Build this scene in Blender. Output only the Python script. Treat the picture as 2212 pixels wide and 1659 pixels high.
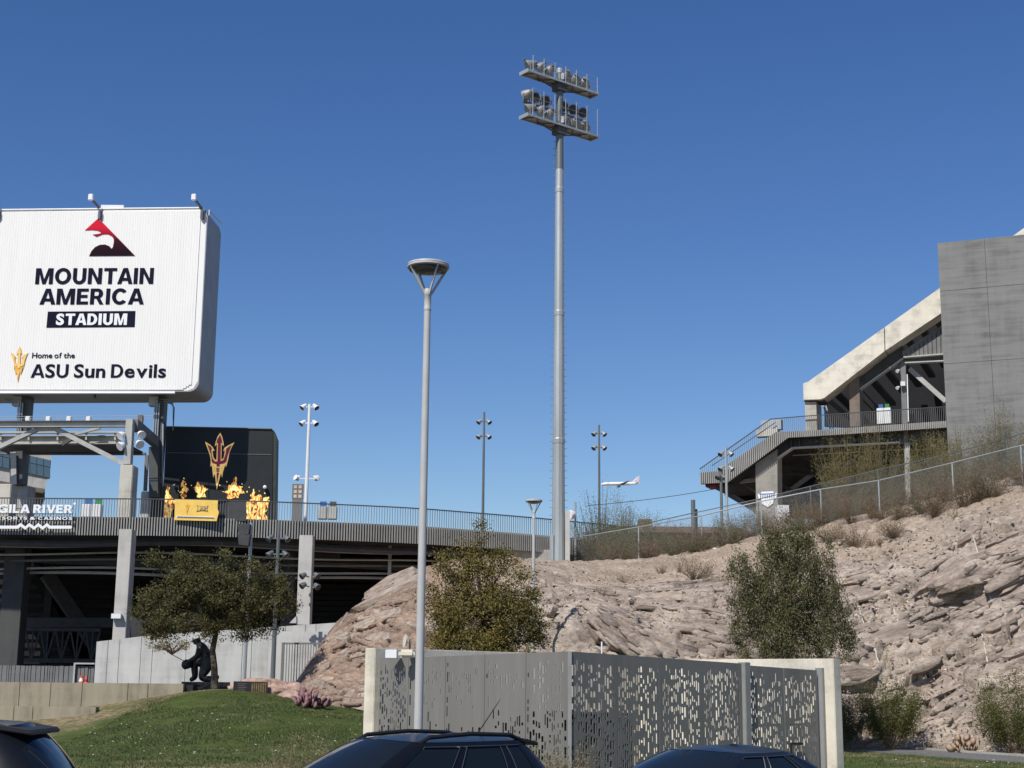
import bpy, bmesh, math, random
import numpy as np
from mathutils import Vector, Matrix
R = math.radians
rng = np.random.default_rng(7)
random.seed(7)
for o in list(bpy.data.objects):
    bpy.data.objects.remove(o, do_unlink=True)
S = bpy.context.scene
C = S.collection

# ------------------------------------------------------------------ camera
IW, IH = 2212.0, 1659.0          # picture units used for all bearings below
FOC = 3150.0
CAMZ = 2.2
PITCH = R(11.67)
ROLL = 0.0096
Fw = Vector((0, math.cos(PITCH), math.sin(PITCH)))
U0 = Vector((0, -math.sin(PITCH), math.cos(PITCH)))
R0 = Vector((1, 0, 0))
Rt = R0 * math.cos(ROLL) + U0 * math.sin(ROLL)
Up = U0 * math.cos(ROLL) - R0 * math.sin(ROLL)
cd = bpy.data.cameras.new('camera')
cd.sensor_fit = 'HORIZONTAL'
cd.sensor_width = 36.0
cd.lens = FOC / IW * 36.0
cd.clip_start = 0.1
cd.clip_end = 20000
cam = bpy.data.objects.new('camera', cd)
C.objects.link(cam)
M4 = Matrix(((Rt.x, Up.x, -Fw.x, 0), (Rt.y, Up.y, -Fw.y, 0), (Rt.z, Up.z, -Fw.z, CAMZ), (0, 0, 0, 1)))
cam.matrix_world = M4
S.camera = cam

# ------------------------------------------------------------------ light
SUN = Vector((-0.34, -0.58, 0.74)).normalized()
w = bpy.data.worlds.new('World')
S.world = w
w.use_nodes = True
nt = w.node_tree
sky = nt.nodes.new('ShaderNodeTexSky')
sky.sky_type = 'NISHITA'
sky.sun_disc = False
sky.sun_elevation = math.asin(SUN.z)
sky.sun_rotation = math.atan2(SUN.x, SUN.y)
sky.altitude = 300
sky.air_density = 1.0
sky.dust_density = 0.35
sky.ozone_density = 2.2
bg = nt.nodes['Background']
bg.inputs[1].default_value = 0.104
hsv = nt.nodes.new('ShaderNodeHueSaturation')
hsv.inputs['Saturation'].default_value = 1.28
hsv.inputs['Hue'].default_value = 0.512
nt.links.new(sky.outputs[0], hsv.inputs['Color'])
nt.links.new(hsv.outputs[0], bg.inputs[0])
sl = bpy.data.lights.new('sun', 'SUN')
sl.energy = 4.6
sl.angle = R(0.53)
sl.color = (1.0, 0.955, 0.89)
so = bpy.data.objects.new('sun', sl)
C.objects.link(so)
so.rotation_euler = (-SUN).to_track_quat('-Z', 'Y').to_euler()
so.location = (-40, -60, 90)
S.view_settings.view_transform = 'Standard'
S.view_settings.look = 'None'
S.view_settings.gamma = 1
S.view_settings.use_curve_mapping = False
S.view_settings.exposure = 0.0
S.render.engine = 'CYCLES'
S.cycles.max_bounces = 6

# ------------------------------------------------------------------ helpers
def ray(px, py):
    return Fw * FOC + Rt * (px - IW / 2) + Up * (IH / 2 - py)
def PY(px, py, Y):
    d = ray(px, py); t = Y / d.y
    return Vector((d.x * t, Y, CAMZ + d.z * t))
def PZ(px, py, z):
    d = ray(px, py); t = (z - CAMZ) / d.z
    return Vector((d.x * t, d.y * t, z))
class Plane:
    """vertical plane through a point, horizontal direction u, facing n (towards the viewer)"""
    def __init__(s, p, u):
        s.p = Vector(p); s.u = Vector((u[0], u[1], 0)).normalized(); s.v = Vector((0, 0, 1))
        s.n = s.u.cross(s.v)
    def at(s, px, py, off=0.0):
        d = ray(px, py); o = Vector((0, 0, CAMZ)); q = s.p + s.n * off
        t = (q - o).dot(s.n) / d.dot(s.n)
        return o + d * t
WL = {}
def thing(name, label, cat, loc=(0, 0, 0), group=None, rotz=0.0):
    o = bpy.data.objects.new(name, None)
    C.objects.link(o); o.location = loc; o.rotation_euler = (0, 0, rotz)
    o.empty_display_size = 0.2
    o['label'] = label; o['category'] = cat
    if group: o['group'] = group
    WL[o] = Vector(loc)
    return o
def tag(o, label, cat, group=None):
    o['label'] = label; o['category'] = cat
    if group: o['group'] = group
    return o
class MB:
    def __init__(s): s.v = []; s.f = []
    def add(s, vs, fs):
        b = len(s.v); s.v += [tuple(p) for p in vs]; s.f += [tuple(b + i for i in f) for f in fs]; return s
    def box(s, c, size, ax=None):
        c = Vector(c); hx, hy, hz = [a / 2 for a in size]
        X, Y, Z = ax if ax else (Vector((1, 0, 0)), Vector((0, 1, 0)), Vector((0, 0, 1)))
        vs = [c + X * (hx * i) + Y * (hy * j) + Z * (hz * k) for k in (-1, 1) for j in (-1, 1) for i in (-1, 1)]
        return s.add(vs, [(0, 2, 3, 1), (4, 5, 7, 6), (0, 1, 5, 4), (2, 6, 7, 3), (0, 4, 6, 2), (1, 3, 7, 5)])
    def bar(s, p, q, wd, ht, up=(0, 0, 1)):
        p = Vector(p); q = Vector(q); d = q - p; L = d.length; d.normalize()
        up = Vector(up)
        if abs(d.dot(up)) > 0.98: up = Vector((0, 1, 0))
        sx = d.cross(up).normalized(); uz = sx.cross(d).normalized()
        return s.box((p + q) / 2, (L, wd, ht), (d, sx, uz))
    def tube(s, pts, rad, n=8, cap=True):
        pts = [Vector(p) for p in pts]
        if not hasattr(rad, '__len__'): rad = [rad] * len(pts)
        b = len(s.v); m = len(pts)
        for i, p in enumerate(pts):
            d = (pts[min(i + 1, m - 1)] - pts[max(i - 1, 0)]).normalized()
            a = Vector((0, 0, 1)) if abs(d.z) < 0.95 else Vector((0, 1, 0))
            x = d.cross(a).normalized(); y = d.cross(x).normalized()
            for k in range(n):
                t = 2 * math.pi * k / n
                s.v.append(tuple(p + x * (math.cos(t) * rad[i]) + y * (math.sin(t) * rad[i])))
        for i in range(m - 1):
            for k in range(n):
                k2 = (k + 1) % n
                s.f.append((b + i * n + k, b + i * n + k2, b + (i + 1) * n + k2, b + (i + 1) * n + k))
        if cap:
            s.f.append(tuple(b + k for k in range(n))); s.f.append(tuple(b + (m - 1) * n + k for k in range(n - 1, -1, -1)))
        return s
    def lathe(s, prof, n=24, o=(0, 0, 0), axis=(0, 0, 1)):
        o = Vector(o); d = Vector(axis).normalized()
        a = Vector((0, 0, 1)) if abs(d.z) < 0.95 else Vector((0, 1, 0))
        x = d.cross(a).normalized(); y = d.cross(x).normalized()
        b = len(s.v); m = len(prof)
        for r, h in prof:
            for k in range(n):
                t = 2 * math.pi * k / n
                s.v.append(tuple(o + d * h + x * (math.cos(t) * r) + y * (math.sin(t) * r)))
        for i in range(m - 1):
            for k in range(n):
                k2 = (k + 1) % n
                s.f.append((b + i * n + k, b + i * n + k2, b + (i + 1) * n + k2, b + (i + 1) * n + k))
        s.f.append(tuple(b + k for k in range(n - 1, -1, -1))); s.f.append(tuple(b + (m - 1) * n + k for k in range(n)))
        return s
    def prism(s, poly, dvec):
        """planar polygon (list of points) pushed along dvec"""
        poly = [Vector(p) for p in poly]; d = Vector(dvec); n = len(poly)
        vs = poly + [p + d for p in poly]
        fs = [tuple(range(n)), tuple(range(2 * n - 1, n - 1, -1))]
        fs += [(i, i + n, (i + 1) % n + n, (i + 1) % n) for i in range(n)]
        return s.add(vs, fs)
    def build(s, name, mat, parent=None, smooth=False, local=False, origin=None, fixn=True, bevel=0.0):
        if parent is not None:
            og = Vector((0, 0, 0)) if local else WL[parent]
        elif origin is not None:
            og = Vector(origin)
        else:
            xs = [p[0] for p in s.v]; ys = [p[1] for p in s.v]; zs = [p[2] for p in s.v]
            og = Vector(((min(xs) + max(xs)) / 2, (min(ys) + max(ys)) / 2, min(zs)))
        me = bpy.data.meshes.new(name)
        me.from_pydata([(p[0] - og.x, p[1] - og.y, p[2] - og.z) for p in s.v], [], s.f)
        if fixn:
            bm = bmesh.new(); bm.from_mesh(me)
            bmesh.ops.recalc_face_normals(bm, faces=bm.faces)
            if bevel > 0:
                bmesh.ops.bevel(bm, geom=[e for e in bm.edges if len(e.link_faces) == 2 and e.calc_face_angle(0) > 0.6], offset=bevel, segments=2, affect='EDGES', clamp_overlap=True)
            bm.to_mesh(me); bm.free()
        me.materials.append(mat)
        if smooth:
            me.polygons.foreach_set('use_smooth', [True] * len(me.polygons))
            if smooth != 'all':
                try: me.set_sharp_from_angle(angle=R(40))
                except Exception: pass
        o = bpy.data.objects.new(name, me); C.objects.link(o)
        if parent is not None:
            o.parent = parent; WL[o] = Vector(WL.get(parent, (0, 0, 0)))
        else:
            o.location = og; WL[o] = og
        return o
def npmesh(name, v, f, mat, parent=None, origin=None, smooth=False, attrs=None):
    """big mesh from numpy arrays: v (n,3), f (m,k)"""
    v = np.asarray(v, dtype=np.float64); f = np.asarray(f, dtype=np.int32)
    og = np.array(WL[parent]) if parent is not None else (np.array(origin) if origin is not None else np.array([(v[:, 0].min() + v[:, 0].max()) / 2, (v[:, 1].min() + v[:, 1].max()) / 2, v[:, 2].min()]))
    v = v - og
    me = bpy.data.meshes.new(name)
    me.vertices.add(len(v)); me.vertices.foreach_set('co', v.astype(np.float32).ravel())
    k = f.shape[1]
    me.loops.add(f.size); me.loops.foreach_set('vertex_index', f.ravel())
    me.polygons.add(len(f)); me.polygons.foreach_set('loop_start', np.arange(len(f), dtype=np.int32) * k)
    try: me.polygons.foreach_set('loop_total', np.full(len(f), k, dtype=np.int32))
    except Exception: pass
    if smooth: me.polygons.foreach_set('use_smooth', np.ones(len(f), dtype=bool))
    if attrs:
        for an, av in attrs.items():
            a = me.attributes.new(an, 'FLOAT', 'POINT'); a.data.foreach_set('value', np.asarray(av, dtype=np.float32))
    me.update(); me.validate()
    me.materials.append(mat)
    o = bpy.data.objects.new(name, me); C.objects.link(o)
    if parent is not None: o.parent = parent; WL[o] = Vector(og)
    else: o.location = og; WL[o] = Vector(og)
    return o
def copy_tree(o, parent=None):
    c = o.copy(); C.objects.link(c)
    if parent is not None: c.parent = parent
    WL[c] = WL.get(o, Vector())
    for ch in [x for x in o.children]:
        copy_tree(ch, c)
    return c

# ------------------------------------------------------------------ materials
def srgb(r, g, b):
    return tuple(((c / 255) / 12.92 if c / 255 <= 0.04045 else ((c / 255 + 0.055) / 1.055) ** 2.4) for c in (r, g, b)) + (1,)
def mat(name, col, rough=0.7, var=0.15, scale=3.0, col2=None, bump=0.0, bscale=30.0, metal=0.0, stretch=(1, 1, 1), spec=0.4, island=0.0, coat=0.0, detail=6.0, trans=0.0):
    m = bpy.data.materials.new(name); m.use_nodes = True
    n = m.node_tree; N = n.nodes; L = n.links
    p = N['Principled BSDF']
    p.inputs['Roughness'].default_value = rough
    p.inputs['Metallic'].default_value = metal
    p.inputs['Specular IOR Level'].default_value = spec
    if coat: p.inputs['Coat Weight'].default_value = coat; p.inputs['Coat Roughness'].default_value = 0.04
    tc = N.new('ShaderNodeTexCoord'); mp = N.new('ShaderNodeMapping')
    mp.inputs['Scale'].default_value = stretch
    L.new(tc.outputs['Object'], mp.inputs[0])
    c = tuple(col[:3])
    c2 = tuple(col2[:3]) if col2 else tuple(x * (1 - var * 1.6) for x in c)
    c1 = c if col2 else tuple(min(1, x * (1 + var)) for x in c)
    nz = N.new('ShaderNodeTexNoise'); nz.inputs['Scale'].default_value = scale; nz.inputs['Detail'].default_value = detail
    nz.inputs['Roughness'].default_value = 0.65
    L.new(mp.outputs[0], nz.inputs['Vector'])
    cr = N.new('ShaderNodeValToRGB')
    cr.color_ramp.elements[0].position = 0.32; cr.color_ramp.elements[0].color = c2 + (1,)
    cr.color_ramp.elements[1].position = 0.68; cr.color_ramp.elements[1].color = c1 + (1,)
    L.new(nz.outputs['Fac'], cr.inputs[0])
    out = cr.outputs[0]
    if island:
        g = N.new('ShaderNodeNewGeometry'); hs = N.new('ShaderNodeHueSaturation')
        mr = N.new('ShaderNodeMapRange'); mr.inputs['To Min'].default_value = 1 - island; mr.inputs['To Max'].default_value = 1 + island
        L.new(g.outputs['Random Per Island'], mr.inputs[0]); L.new(mr.outputs[0], hs.inputs['Value'])
        m2 = N.new('ShaderNodeMapRange'); m2.inputs['To Min'].default_value = 0.5 + island * 0.06; m2.inputs['To Max'].default_value = 0.5 - island * 0.06
        L.new(g.outputs['Random Per Island'], m2.inputs[0]); L.new(m2.outputs[0], hs.inputs['Hue'])
        L.new(out, hs.inputs['Color']); out = hs.outputs[0]
    L.new(out, p.inputs['Base Color'])
    if trans:
        p.inputs['Transmission Weight'].default_value = trans
    if bump > 0:
        bz = N.new('ShaderNodeTexNoise'); bz.inputs['Scale'].default_value = bscale; bz.inputs['Detail'].default_value = 5
        L.new(mp.outputs[0], bz.inputs['Vector'])
        bp = N.new('ShaderNodeBump'); bp.inputs['Strength'].default_value = bump; bp.inputs['Distance'].default_value = 0.05
        L.new(bz.outputs['Fac'], bp.inputs['Height']); L.new(bp.outputs[0], p.inputs['Normal'])
    m['p'] = 1
    return m
def leafmat(name, col, col2, island=0.35):
    m = mat(name, col, rough=0.6, scale=0.9, col2=col2, island=island, spec=0.25)
    n = m.node_tree; p = n.nodes['Principled BSDF']; out = n.nodes['Material Output']
    tr = n.nodes.new('ShaderNodeBsdfTranslucent'); mx = n.nodes.new('ShaderNodeMixShader'); mx.inputs[0].default_value = 0.22
    src = p.inputs['Base Color'].links[0].from_socket
    n.links.new(src, tr.inputs[0]); n.links.new(p.outputs[0], mx.inputs[1]); n.links.new(tr.outputs[0], mx.inputs[2]); n.links.new(mx.outputs[0], out.inputs[0])
    return m
def concrete(name, col, streak=0.35, scale=0.6, bump=0.25, hs=0.2):
    """concrete: broad blotches, vertical run-off streaks, fine grain"""
    m = bpy.data.materials.new(name); m.use_nodes = True
    n = m.node_tree; N = n.nodes; L = n.links; p = N['Principled BSDF']
    p.inputs['Roughness'].default_value = 0.85; p.inputs['Specular IOR Level'].default_value = 0.25
    tc = N.new('ShaderNodeTexCoord')
    def noise(sc, stretch, det=6):
        mp = N.new('ShaderNodeMapping'); mp.inputs['Scale'].default_value = stretch
        L.new(tc.outputs['Object'], mp.inputs[0])
        z = N.new('ShaderNodeTexNoise'); z.inputs['Scale'].default_value = sc; z.inputs['Detail'].default_value = det; z.inputs['Roughness'].default_value = 0.6
        L.new(mp.outputs[0], z.inputs['Vector']); return z.outputs['Fac']
    a = noise(scale, (1, 1, 1)); b = noise(2.2, (1, 1, 0.12)); c = noise(14, (1, 1, 1), 4); d = noise(1.1, (0.25, 0.25, 3.0))
    def math2(op, x, y):
        q = N.new('ShaderNodeMath'); q.operation = op
        for i, s_ in enumerate((x, y)):
            if isinstance(s_, (int, float)): q.inputs[i].default_value = s_
            else: L.new(s_, q.inputs[i])
        return q.outputs[0]
    t = math2('ADD', math2('MULTIPLY', a, 0.45), math2('MULTIPLY', b, streak))
    t = math2('ADD', t, math2('MULTIPLY', c, 0.12)); t = math2('ADD', t, math2('MULTIPLY', d, hs))
    t = math2('DIVIDE', t, 0.57 + hs + streak)
    cr = N.new('ShaderNodeValToRGB'); e = cr.color_ramp.elements
    c_ = tuple(col[:3])
    e[0].position = 0.36; e[0].color = tuple(x * 0.62 for x in c_) + (1,)
    e[1].position = 0.62; e[1].color = tuple(min(1, x * 1.14) for x in c_) + (1,)
    md = e.new(0.5); md.color = c_ + (1,)
    L.new(t, cr.inputs[0]); L.new(cr.outputs[0], p.inputs['Base Color'])
    bp = N.new('ShaderNodeBump'); bp.inputs['Strength'].default_value = bump; bp.inputs['Distance'].default_value = 0.02
    L.new(c, bp.inputs['Height']); L.new(bp.outputs[0], p.inputs['Normal'])
    return m
def glassmat(name, col, rough=0.03):
    m = bpy.data.materials.new(name); m.use_nodes = True
    p = m.node_tree.nodes['Principled BSDF']
    N = m.node_tree.nodes
    nz = N.new('ShaderNodeTexNoise'); nz.inputs['Scale'].default_value = 1.5
    cr = N.new('ShaderNodeValToRGB'); cr.color_ramp.elements[0].color = tuple(x * 0.8 for x in col[:3]) + (1,); cr.color_ramp.elements[1].color = tuple(col[:3]) + (1,)
    m.node_tree.links.new(nz.outputs['Fac'], cr.inputs[0]); m.node_tree.links.new(cr.outputs[0], p.inputs['Base Color'])
    p.inputs['Roughness'].default_value = rough; p.inputs['Specular IOR Level'].default_value = 0.32
    return m

M = {}
M['concrete'] = concrete('concrete', (0.47, 0.455, 0.42))
M['concrete_pale'] = concrete('concrete_pale', (0.52, 0.49, 0.42), streak=0.2)
M['concrete_wall'] = concrete('concrete_wall', (0.50, 0.495, 0.46), streak=0.4)
M['concrete_tower'] = concrete('concrete_tower', (0.20, 0.20, 0.193), streak=0.3, scale=0.5, hs=0.7)
M['concrete_dark'] = concrete('concrete_dark', (0.075, 0.075, 0.072))  # dark copy of concrete; under the deck its colour carries the shade
M['concrete_weathered'] = concrete('concrete_weathered', (0.30, 0.265, 0.195), streak=0.9, scale=1.2)
M['concrete_raker'] = concrete('concrete_raker', (0.66, 0.62, 0.52), streak=0.15, scale=1.3)
M['concrete_col'] = concrete('concrete_col', (0.30, 0.285, 0.25), streak=.2)
M['joint'] = mat('joint', (0.05, 0.05, 0.05), 0.9)
M['stucco'] = concrete('stucco', (0.66, 0.61, 0.5), streak=0.25, scale=1.0)
M['steel_grey'] = mat('steel_grey', (0.42, 0.42, 0.39), 0.6, 0.1, 1.5)
M['steel_dark'] = mat('steel_dark', (0.075, 0.078, 0.08), 0.6, 0.15, 1.5)
M['steel_mid'] = mat('steel_mid', (0.17, 0.17, 0.165), 0.6, 0.12, 1.5)
M['slat'] = mat('slat', (0.30, 0.295, 0.27), 0.55, 0.12, 0.8)
M['slat_dark'] = mat('slat_dark', (0.05, 0.052, 0.055), 0.7)
M['rail'] = mat('rail', (0.06, 0.062, 0.065), 0.5)
M['interior'] = mat('interior', (0.012, 0.012, 0.013), 0.9, 0.2, 0.5)  # near-black colour stands in for the shade under the decks
M['interior2'] = mat('interior2', (0.03, 0.03, 0.03), 0.85, 0.2, 0.5)  # lighter step of the same painted under-deck shade
M['galv'] = mat('galv', (0.40, 0.43, 0.43), 0.45, 0.12, 1.2, metal=0.35, stretch=(1, 1, 0.15))
M['galv_dark'] = mat('galv_dark', (0.16, 0.18, 0.18), 0.5, 0.15, 1.2, metal=0.35, stretch=(1, 1, 0.2))
M['lamp_grey'] = mat('lamp_grey', (0.46, 0.46, 0.44), 0.5, 0.06, 2.0)
M['lamp_lens'] = mat('lamp_lens', (0.05, 0.055, 0.06), 0.3, 0.3, 12)
M['white_metal'] = mat('white_metal', (0.78, 0.79, 0.79), 0.45, 0.05, 1.0)
M['sign_white'] = mat('sign_white', (0.82, 0.81, 0.775), 0.7, 0.02, 0.7, stretch=(3, 3, 0.3))
M['sign_grey'] = mat('sign_grey', (0.33, 0.345, 0.355), 0.6, 0.08, 0.8)
M['navy'] = mat('navy', (0.012, 0.013, 0.03), 0.8, 0.2, 2, spec=0.06)
M['print_white'] = mat('print_white', (0.82, 0.82, 0.82), 0.5, 0.02)
M['gold'] = mat('gold', (0.75, 0.42, 0.07), 0.5, 0.1, 2)
M['gold_pale'] = mat('gold_pale', (0.85, 0.58, 0.2), 0.5, 0.06, 2)
M['maroon'] = mat('maroon', (0.16, 0.018, 0.05), 0.5, 0.1, 2)
M['black_panel'] = mat('black_panel', (0.012, 0.016, 0.018), 0.55, 0.2, 0.4)
M['dark_side'] = mat('dark_side', (0.035, 0.045, 0.03), 0.6)
M['banner'] = mat('banner', (0.85, 0.56, 0.12), 0.7, 0.08, 2)
M['perf'] = mat('perf', (0.19, 0.182, 0.165), 0.55, 0.1, 1.5, bump=0.15, bscale=40, stretch=(1, 1, 0.1))
M['gatepost'] = mat('gatepost', (0.26, 0.26, 0.25), 0.5, 0.08)
M['bark'] = mat('bark', (0.11, 0.085, 0.06), 0.9, 0.3, 6, bump=0.5, bscale=25)
M['twig'] = mat('twig', (0.20, 0.15, 0.09), 0.9, 0.3, 3)
M['leaf_oak'] = leafmat('leaf_oak', (0.14, 0.125, 0.05), (0.07, 0.07, 0.024))
M['leaf_olive'] = leafmat('leaf_olive', (0.24, 0.18, 0.05), (0.10, 0.10, 0.03))
M['leaf_dark'] = leafmat('leaf_dark', (0.17, 0.155, 0.075), (0.085, 0.09, 0.036))
M['leaf_creosote'] = leafmat('leaf_creosote', (0.15, 0.15, 0.04), (0.075, 0.085, 0.02))
M['leaf_paloverde'] = leafmat('leaf_paloverde', (0.24, 0.21, 0.08), (0.13, 0.125, 0.045))
M['leaf_grey'] = leafmat('leaf_grey', (0.19, 0.19, 0.11), (0.11, 0.12, 0.06))
M['brush'] = leafmat('brush', (0.27, 0.20, 0.13), (0.14, 0.10, 0.062))
M['dry'] = leafmat('dry', (0.34, 0.28, 0.17), (0.18, 0.15, 0.08))
M['asphalt'] = mat('asphalt', (0.05, 0.05, 0.052), 0.9, 0.2, 8, bump=0.3, bscale=80)
M['path'] = mat('path', (0.16, 0.155, 0.15), 0.9, 0.15, 2, bump=0.2, bscale=60)
M['kerb'] = concrete('kerb', (0.38, 0.36, 0.32))
M['bronze'] = mat('bronze', (0.045, 0.047, 0.05), 0.45, 0.35, 4, metal=0.45, bump=0.25, bscale=14)
M['granite'] = mat('granite', (0.018, 0.018, 0.02), 0.45, 0.2, 5)
M['plaque'] = mat('plaque', (0.05, 0.035, 0.03), 0.4, 0.2, 5, metal=0.3)
M['plaque_gold'] = mat('plaque_gold', (0.22, 0.16, 0.07), 0.5, 0.5, 9, metal=0.3)
M['boulder'] = mat('boulder', (0.40, 0.27, 0.215), 0.9, 0.3, 3, bump=0.6, bscale=9)
M['cactus_purple'] = mat('cactus_purple', (0.30, 0.13, 0.15), 0.7, 0.3, 5, col2=(0.15, 0.10, 0.10), island=0.25)
M['cactus_pink'] = mat('cactus_pink', (0.42, 0.26, 0.21), 0.8, 0.3, 5, col2=(0.30, 0.25, 0.13), island=0.3)
M['paint_black'] = mat('paint_black', (0.006, 0.007, 0.009), 0.35, 0.1, 1.0, coat=0.2, spec=0.25)
M['paint_navy'] = mat('paint_navy', (0.010, 0.014, 0.022), 0.35, 0.1, 1.0, coat=0.2, spec=0.25)
M['trim'] = mat('trim', (0.012, 0.012, 0.013), 0.55, 0.1)
M['chrome'] = mat('chrome', (0.22, 0.22, 0.22), 0.35, 0.05, metal=0.9)
M['car_glass'] = glassmat('car_glass', (0.010, 0.014, 0.018))
M['tyre'] = mat('tyre', (0.02, 0.02, 0.02), 0.85)
M['rim'] = mat('rim', (0.4, 0.4, 0.41), 0.35, 0.05, metal=0.8)
M['lightglass'] = glassmat('lightglass', (0.5, 0.5, 0.5), 0.1)
M['redlens'] = glassmat('redlens', (0.25, 0.01, 0.01), 0.15)
M['window_glass'] = glassmat('window_glass', (0.10, 0.17, 0.22), 0.05)
M['bin_white'] = mat('bin_white', (0.72, 0.72, 0.7), 0.5, 0.05)
M['bin_blue'] = mat('bin_blue', (0.03, 0.12, 0.35), 0.5)
M['bin_green'] = mat('bin_green', (0.03, 0.2, 0.07), 0.5)
M['orange'] = mat('orange', (0.75, 0.10, 0.02), 0.6)
M['brick_brown'] = concrete('brick_brown', (0.20, 0.16, 0.13))
M['roof_brown'] = mat('roof_brown', (0.15, 0.095, 0.065), 0.9, 0.2, 3)
M["wire0"] = M["galv"]
M['litter'] = mat('litter', (0.8, 0.8, 0.78), 0.6, 0.05)
def led(name, col, strength):
    m = mat(name, col, 0.5, 0.05, 2); p = m.node_tree.nodes['Principled BSDF']
    p.inputs['Emission Color'].default_value = tuple(col[:3]) + (1,); p.inputs['Emission Strength'].default_value = strength
    return m
M['led_gold'] = led('led_gold', (0.9, 0.62, 0.2), .45)
M['led_maroon'] = led('led_maroon', (0.22, 0.02, 0.06), .4)
# ------------------------------------------------------------------ terrain
def tps_fit(P, Z, lam=1e-3):
    P = np.asarray(P, float); Z = np.asarray(Z, float); n = len(P)
    d = np.sqrt(((P[:, None] - P[None]) ** 2).sum(-1)) + 1e-9
    K = d ** 2 * np.log(d) + lam * np.eye(n) * n
    A = np.zeros((n + 3, n + 3)); A[:n, :n] = K; A[:n, n] = 1; A[:n, n + 1:] = P; A[n, :n] = 1; A[n + 1:, :n] = P.T
    wgt = np.linalg.solve(A, np.concatenate([Z, [0, 0, 0]]))
    def ev(X, Y):
        X = np.asarray(X, float); Y = np.asarray(Y, float); sh = X.shape
        x = X.ravel(); y = Y.ravel(); out = wgt[n] + wgt[n + 1] * x + wgt[n + 2] * y
        for i in range(n):
            r2 = (x - P[i, 0]) ** 2 + (y - P[i, 1]) ** 2 + 1e-12
            out = out + wgt[i] * 0.5 * r2 * np.log(r2)
        return out.reshape(sh)
    return ev
def vnoise(p, seed=0):
    """smooth value noise, p (n,3) -> (n,)"""
    q = np.floor(p).astype(np.int64); fr = p - q; fr = fr * fr * (3 - 2 * fr)
    def h(i):
        n = (i[:, 0] * 374761393 + i[:, 1] * 668265263 + i[:, 2] * 2147483647 + seed * 144269) & 0xffffffff
        n = ((n ^ (n >> 13)) * 1274126177) & 0xffffffff
        return ((n ^ (n >> 16)) & 0xffff) / 65535.0
    out = 0
    for a in (0, 1):
        for b in (0, 1):
            for c in (0, 1):
                wgt = (fr[:, 0] if a else 1 - fr[:, 0]) * (fr[:, 1] if b else 1 - fr[:, 1]) * (fr[:, 2] if c else 1 - fr[:, 2])
                out = out + wgt * h(q + np.array([a, b, c]))
    return out * 2 - 1
def fbm(p, octv=4, seed=0):
    out = 0; a = 1.0; s_ = 1.0
    for i in range(octv):
        out = out + a * vnoise(p * s_, seed + i); a *= 0.5; s_ *= 2.03
    return out
def facets(p, seed=0, jit=0.9):
    """3-D cell noise: returns F1, F2 and a per-cell tilted-plane value"""
    q = np.floor(p).astype(np.int64)
    F1 = np.full(len(p), 9.0); F2 = np.full(len(p), 9.0); val = np.zeros(len(p))
    def hh(i, k):
        n = (i[:, 0] * 73856093 ^ i[:, 1] * 19349663 ^ i[:, 2] * 83492791) + k * 2654435761 + seed * 97531
        n = n & 0xffffffff; n = ((n ^ (n >> 15)) * 2246822519) & 0xffffffff; n = ((n ^ (n >> 13)) * 3266489917) & 0xffffffff
        return ((n ^ (n >> 16)) & 0xffff) / 65535.0
    for a in (-1, 0, 1):
        for b in (-1, 0, 1):
            for c in (-1, 0, 1):
                i = q + np.array([a, b, c])
                ctr = i + 0.5 + jit * (np.stack([hh(i, 1), hh(i, 2), hh(i, 3)], 1) - 0.5)
                dv = p - ctr; d = np.sqrt((dv ** 2).sum(1))
                tilt = np.stack([hh(i, 4), hh(i, 5), hh(i, 6)], 1) - 0.5
                v = (dv * tilt).sum(1) * 1.6 + (hh(i, 7) - 0.5)
                nw = d < F1
                F2 = np.where(nw, F1, np.minimum(F2, d)); val = np.where(nw, v, val); F1 = np.where(nw, d, F1)
    return F1, F2, val
def pts_from(lst):
    P, Z = [], []
    for a in lst:
        if len(a) == 4: P.append((a[0], a[1])); Z.append(a[2])
        else:
            v = PY(*a); P.append((v.x, v.y)); Z.append(v.z)
    return P, Z
def grid_mesh(xs, ys):
    X, Y = np.meshgrid(xs, ys); nx, ny = len(xs), len(ys)
    i = np.arange(nx * ny).reshape(ny, nx)
    F = np.stack([i[:-1, :-1], i[:-1, 1:], i[1:, 1:], i[1:, :-1]], -1).reshape(-1, 4)
    return X, Y, F
def structure(o): o['kind'] = 'structure'; return o
def stuff(o, label=None, cat=None):
    o['kind'] = 'stuff'
    if label: o['label'] = label; o['category'] = cat
    return o

# ground to the horizon, road
g = MB(); g.add([(-6000, -6000, -0.06), (6000, -6000, -0.06), (6000, 6000, -0.06), (-6000, 6000, -0.06)], [(0, 1, 2, 3)])
M['earth'] = mat('earth', (0.30, 0.25, 0.19), 0.95, 0.2, 0.3)
structure(g.build('ground', M['earth']))
g = MB(); g.box((0, 4, -0.05), (300, 38, 0.09)); structure(g.build('road', M['asphalt']))
g = MB(); g.box((0, 23.2, 0.02), (300, 0.32, 0.2)); structure(g.build('kerb', M['kerb'], bevel=0.03))

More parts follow.
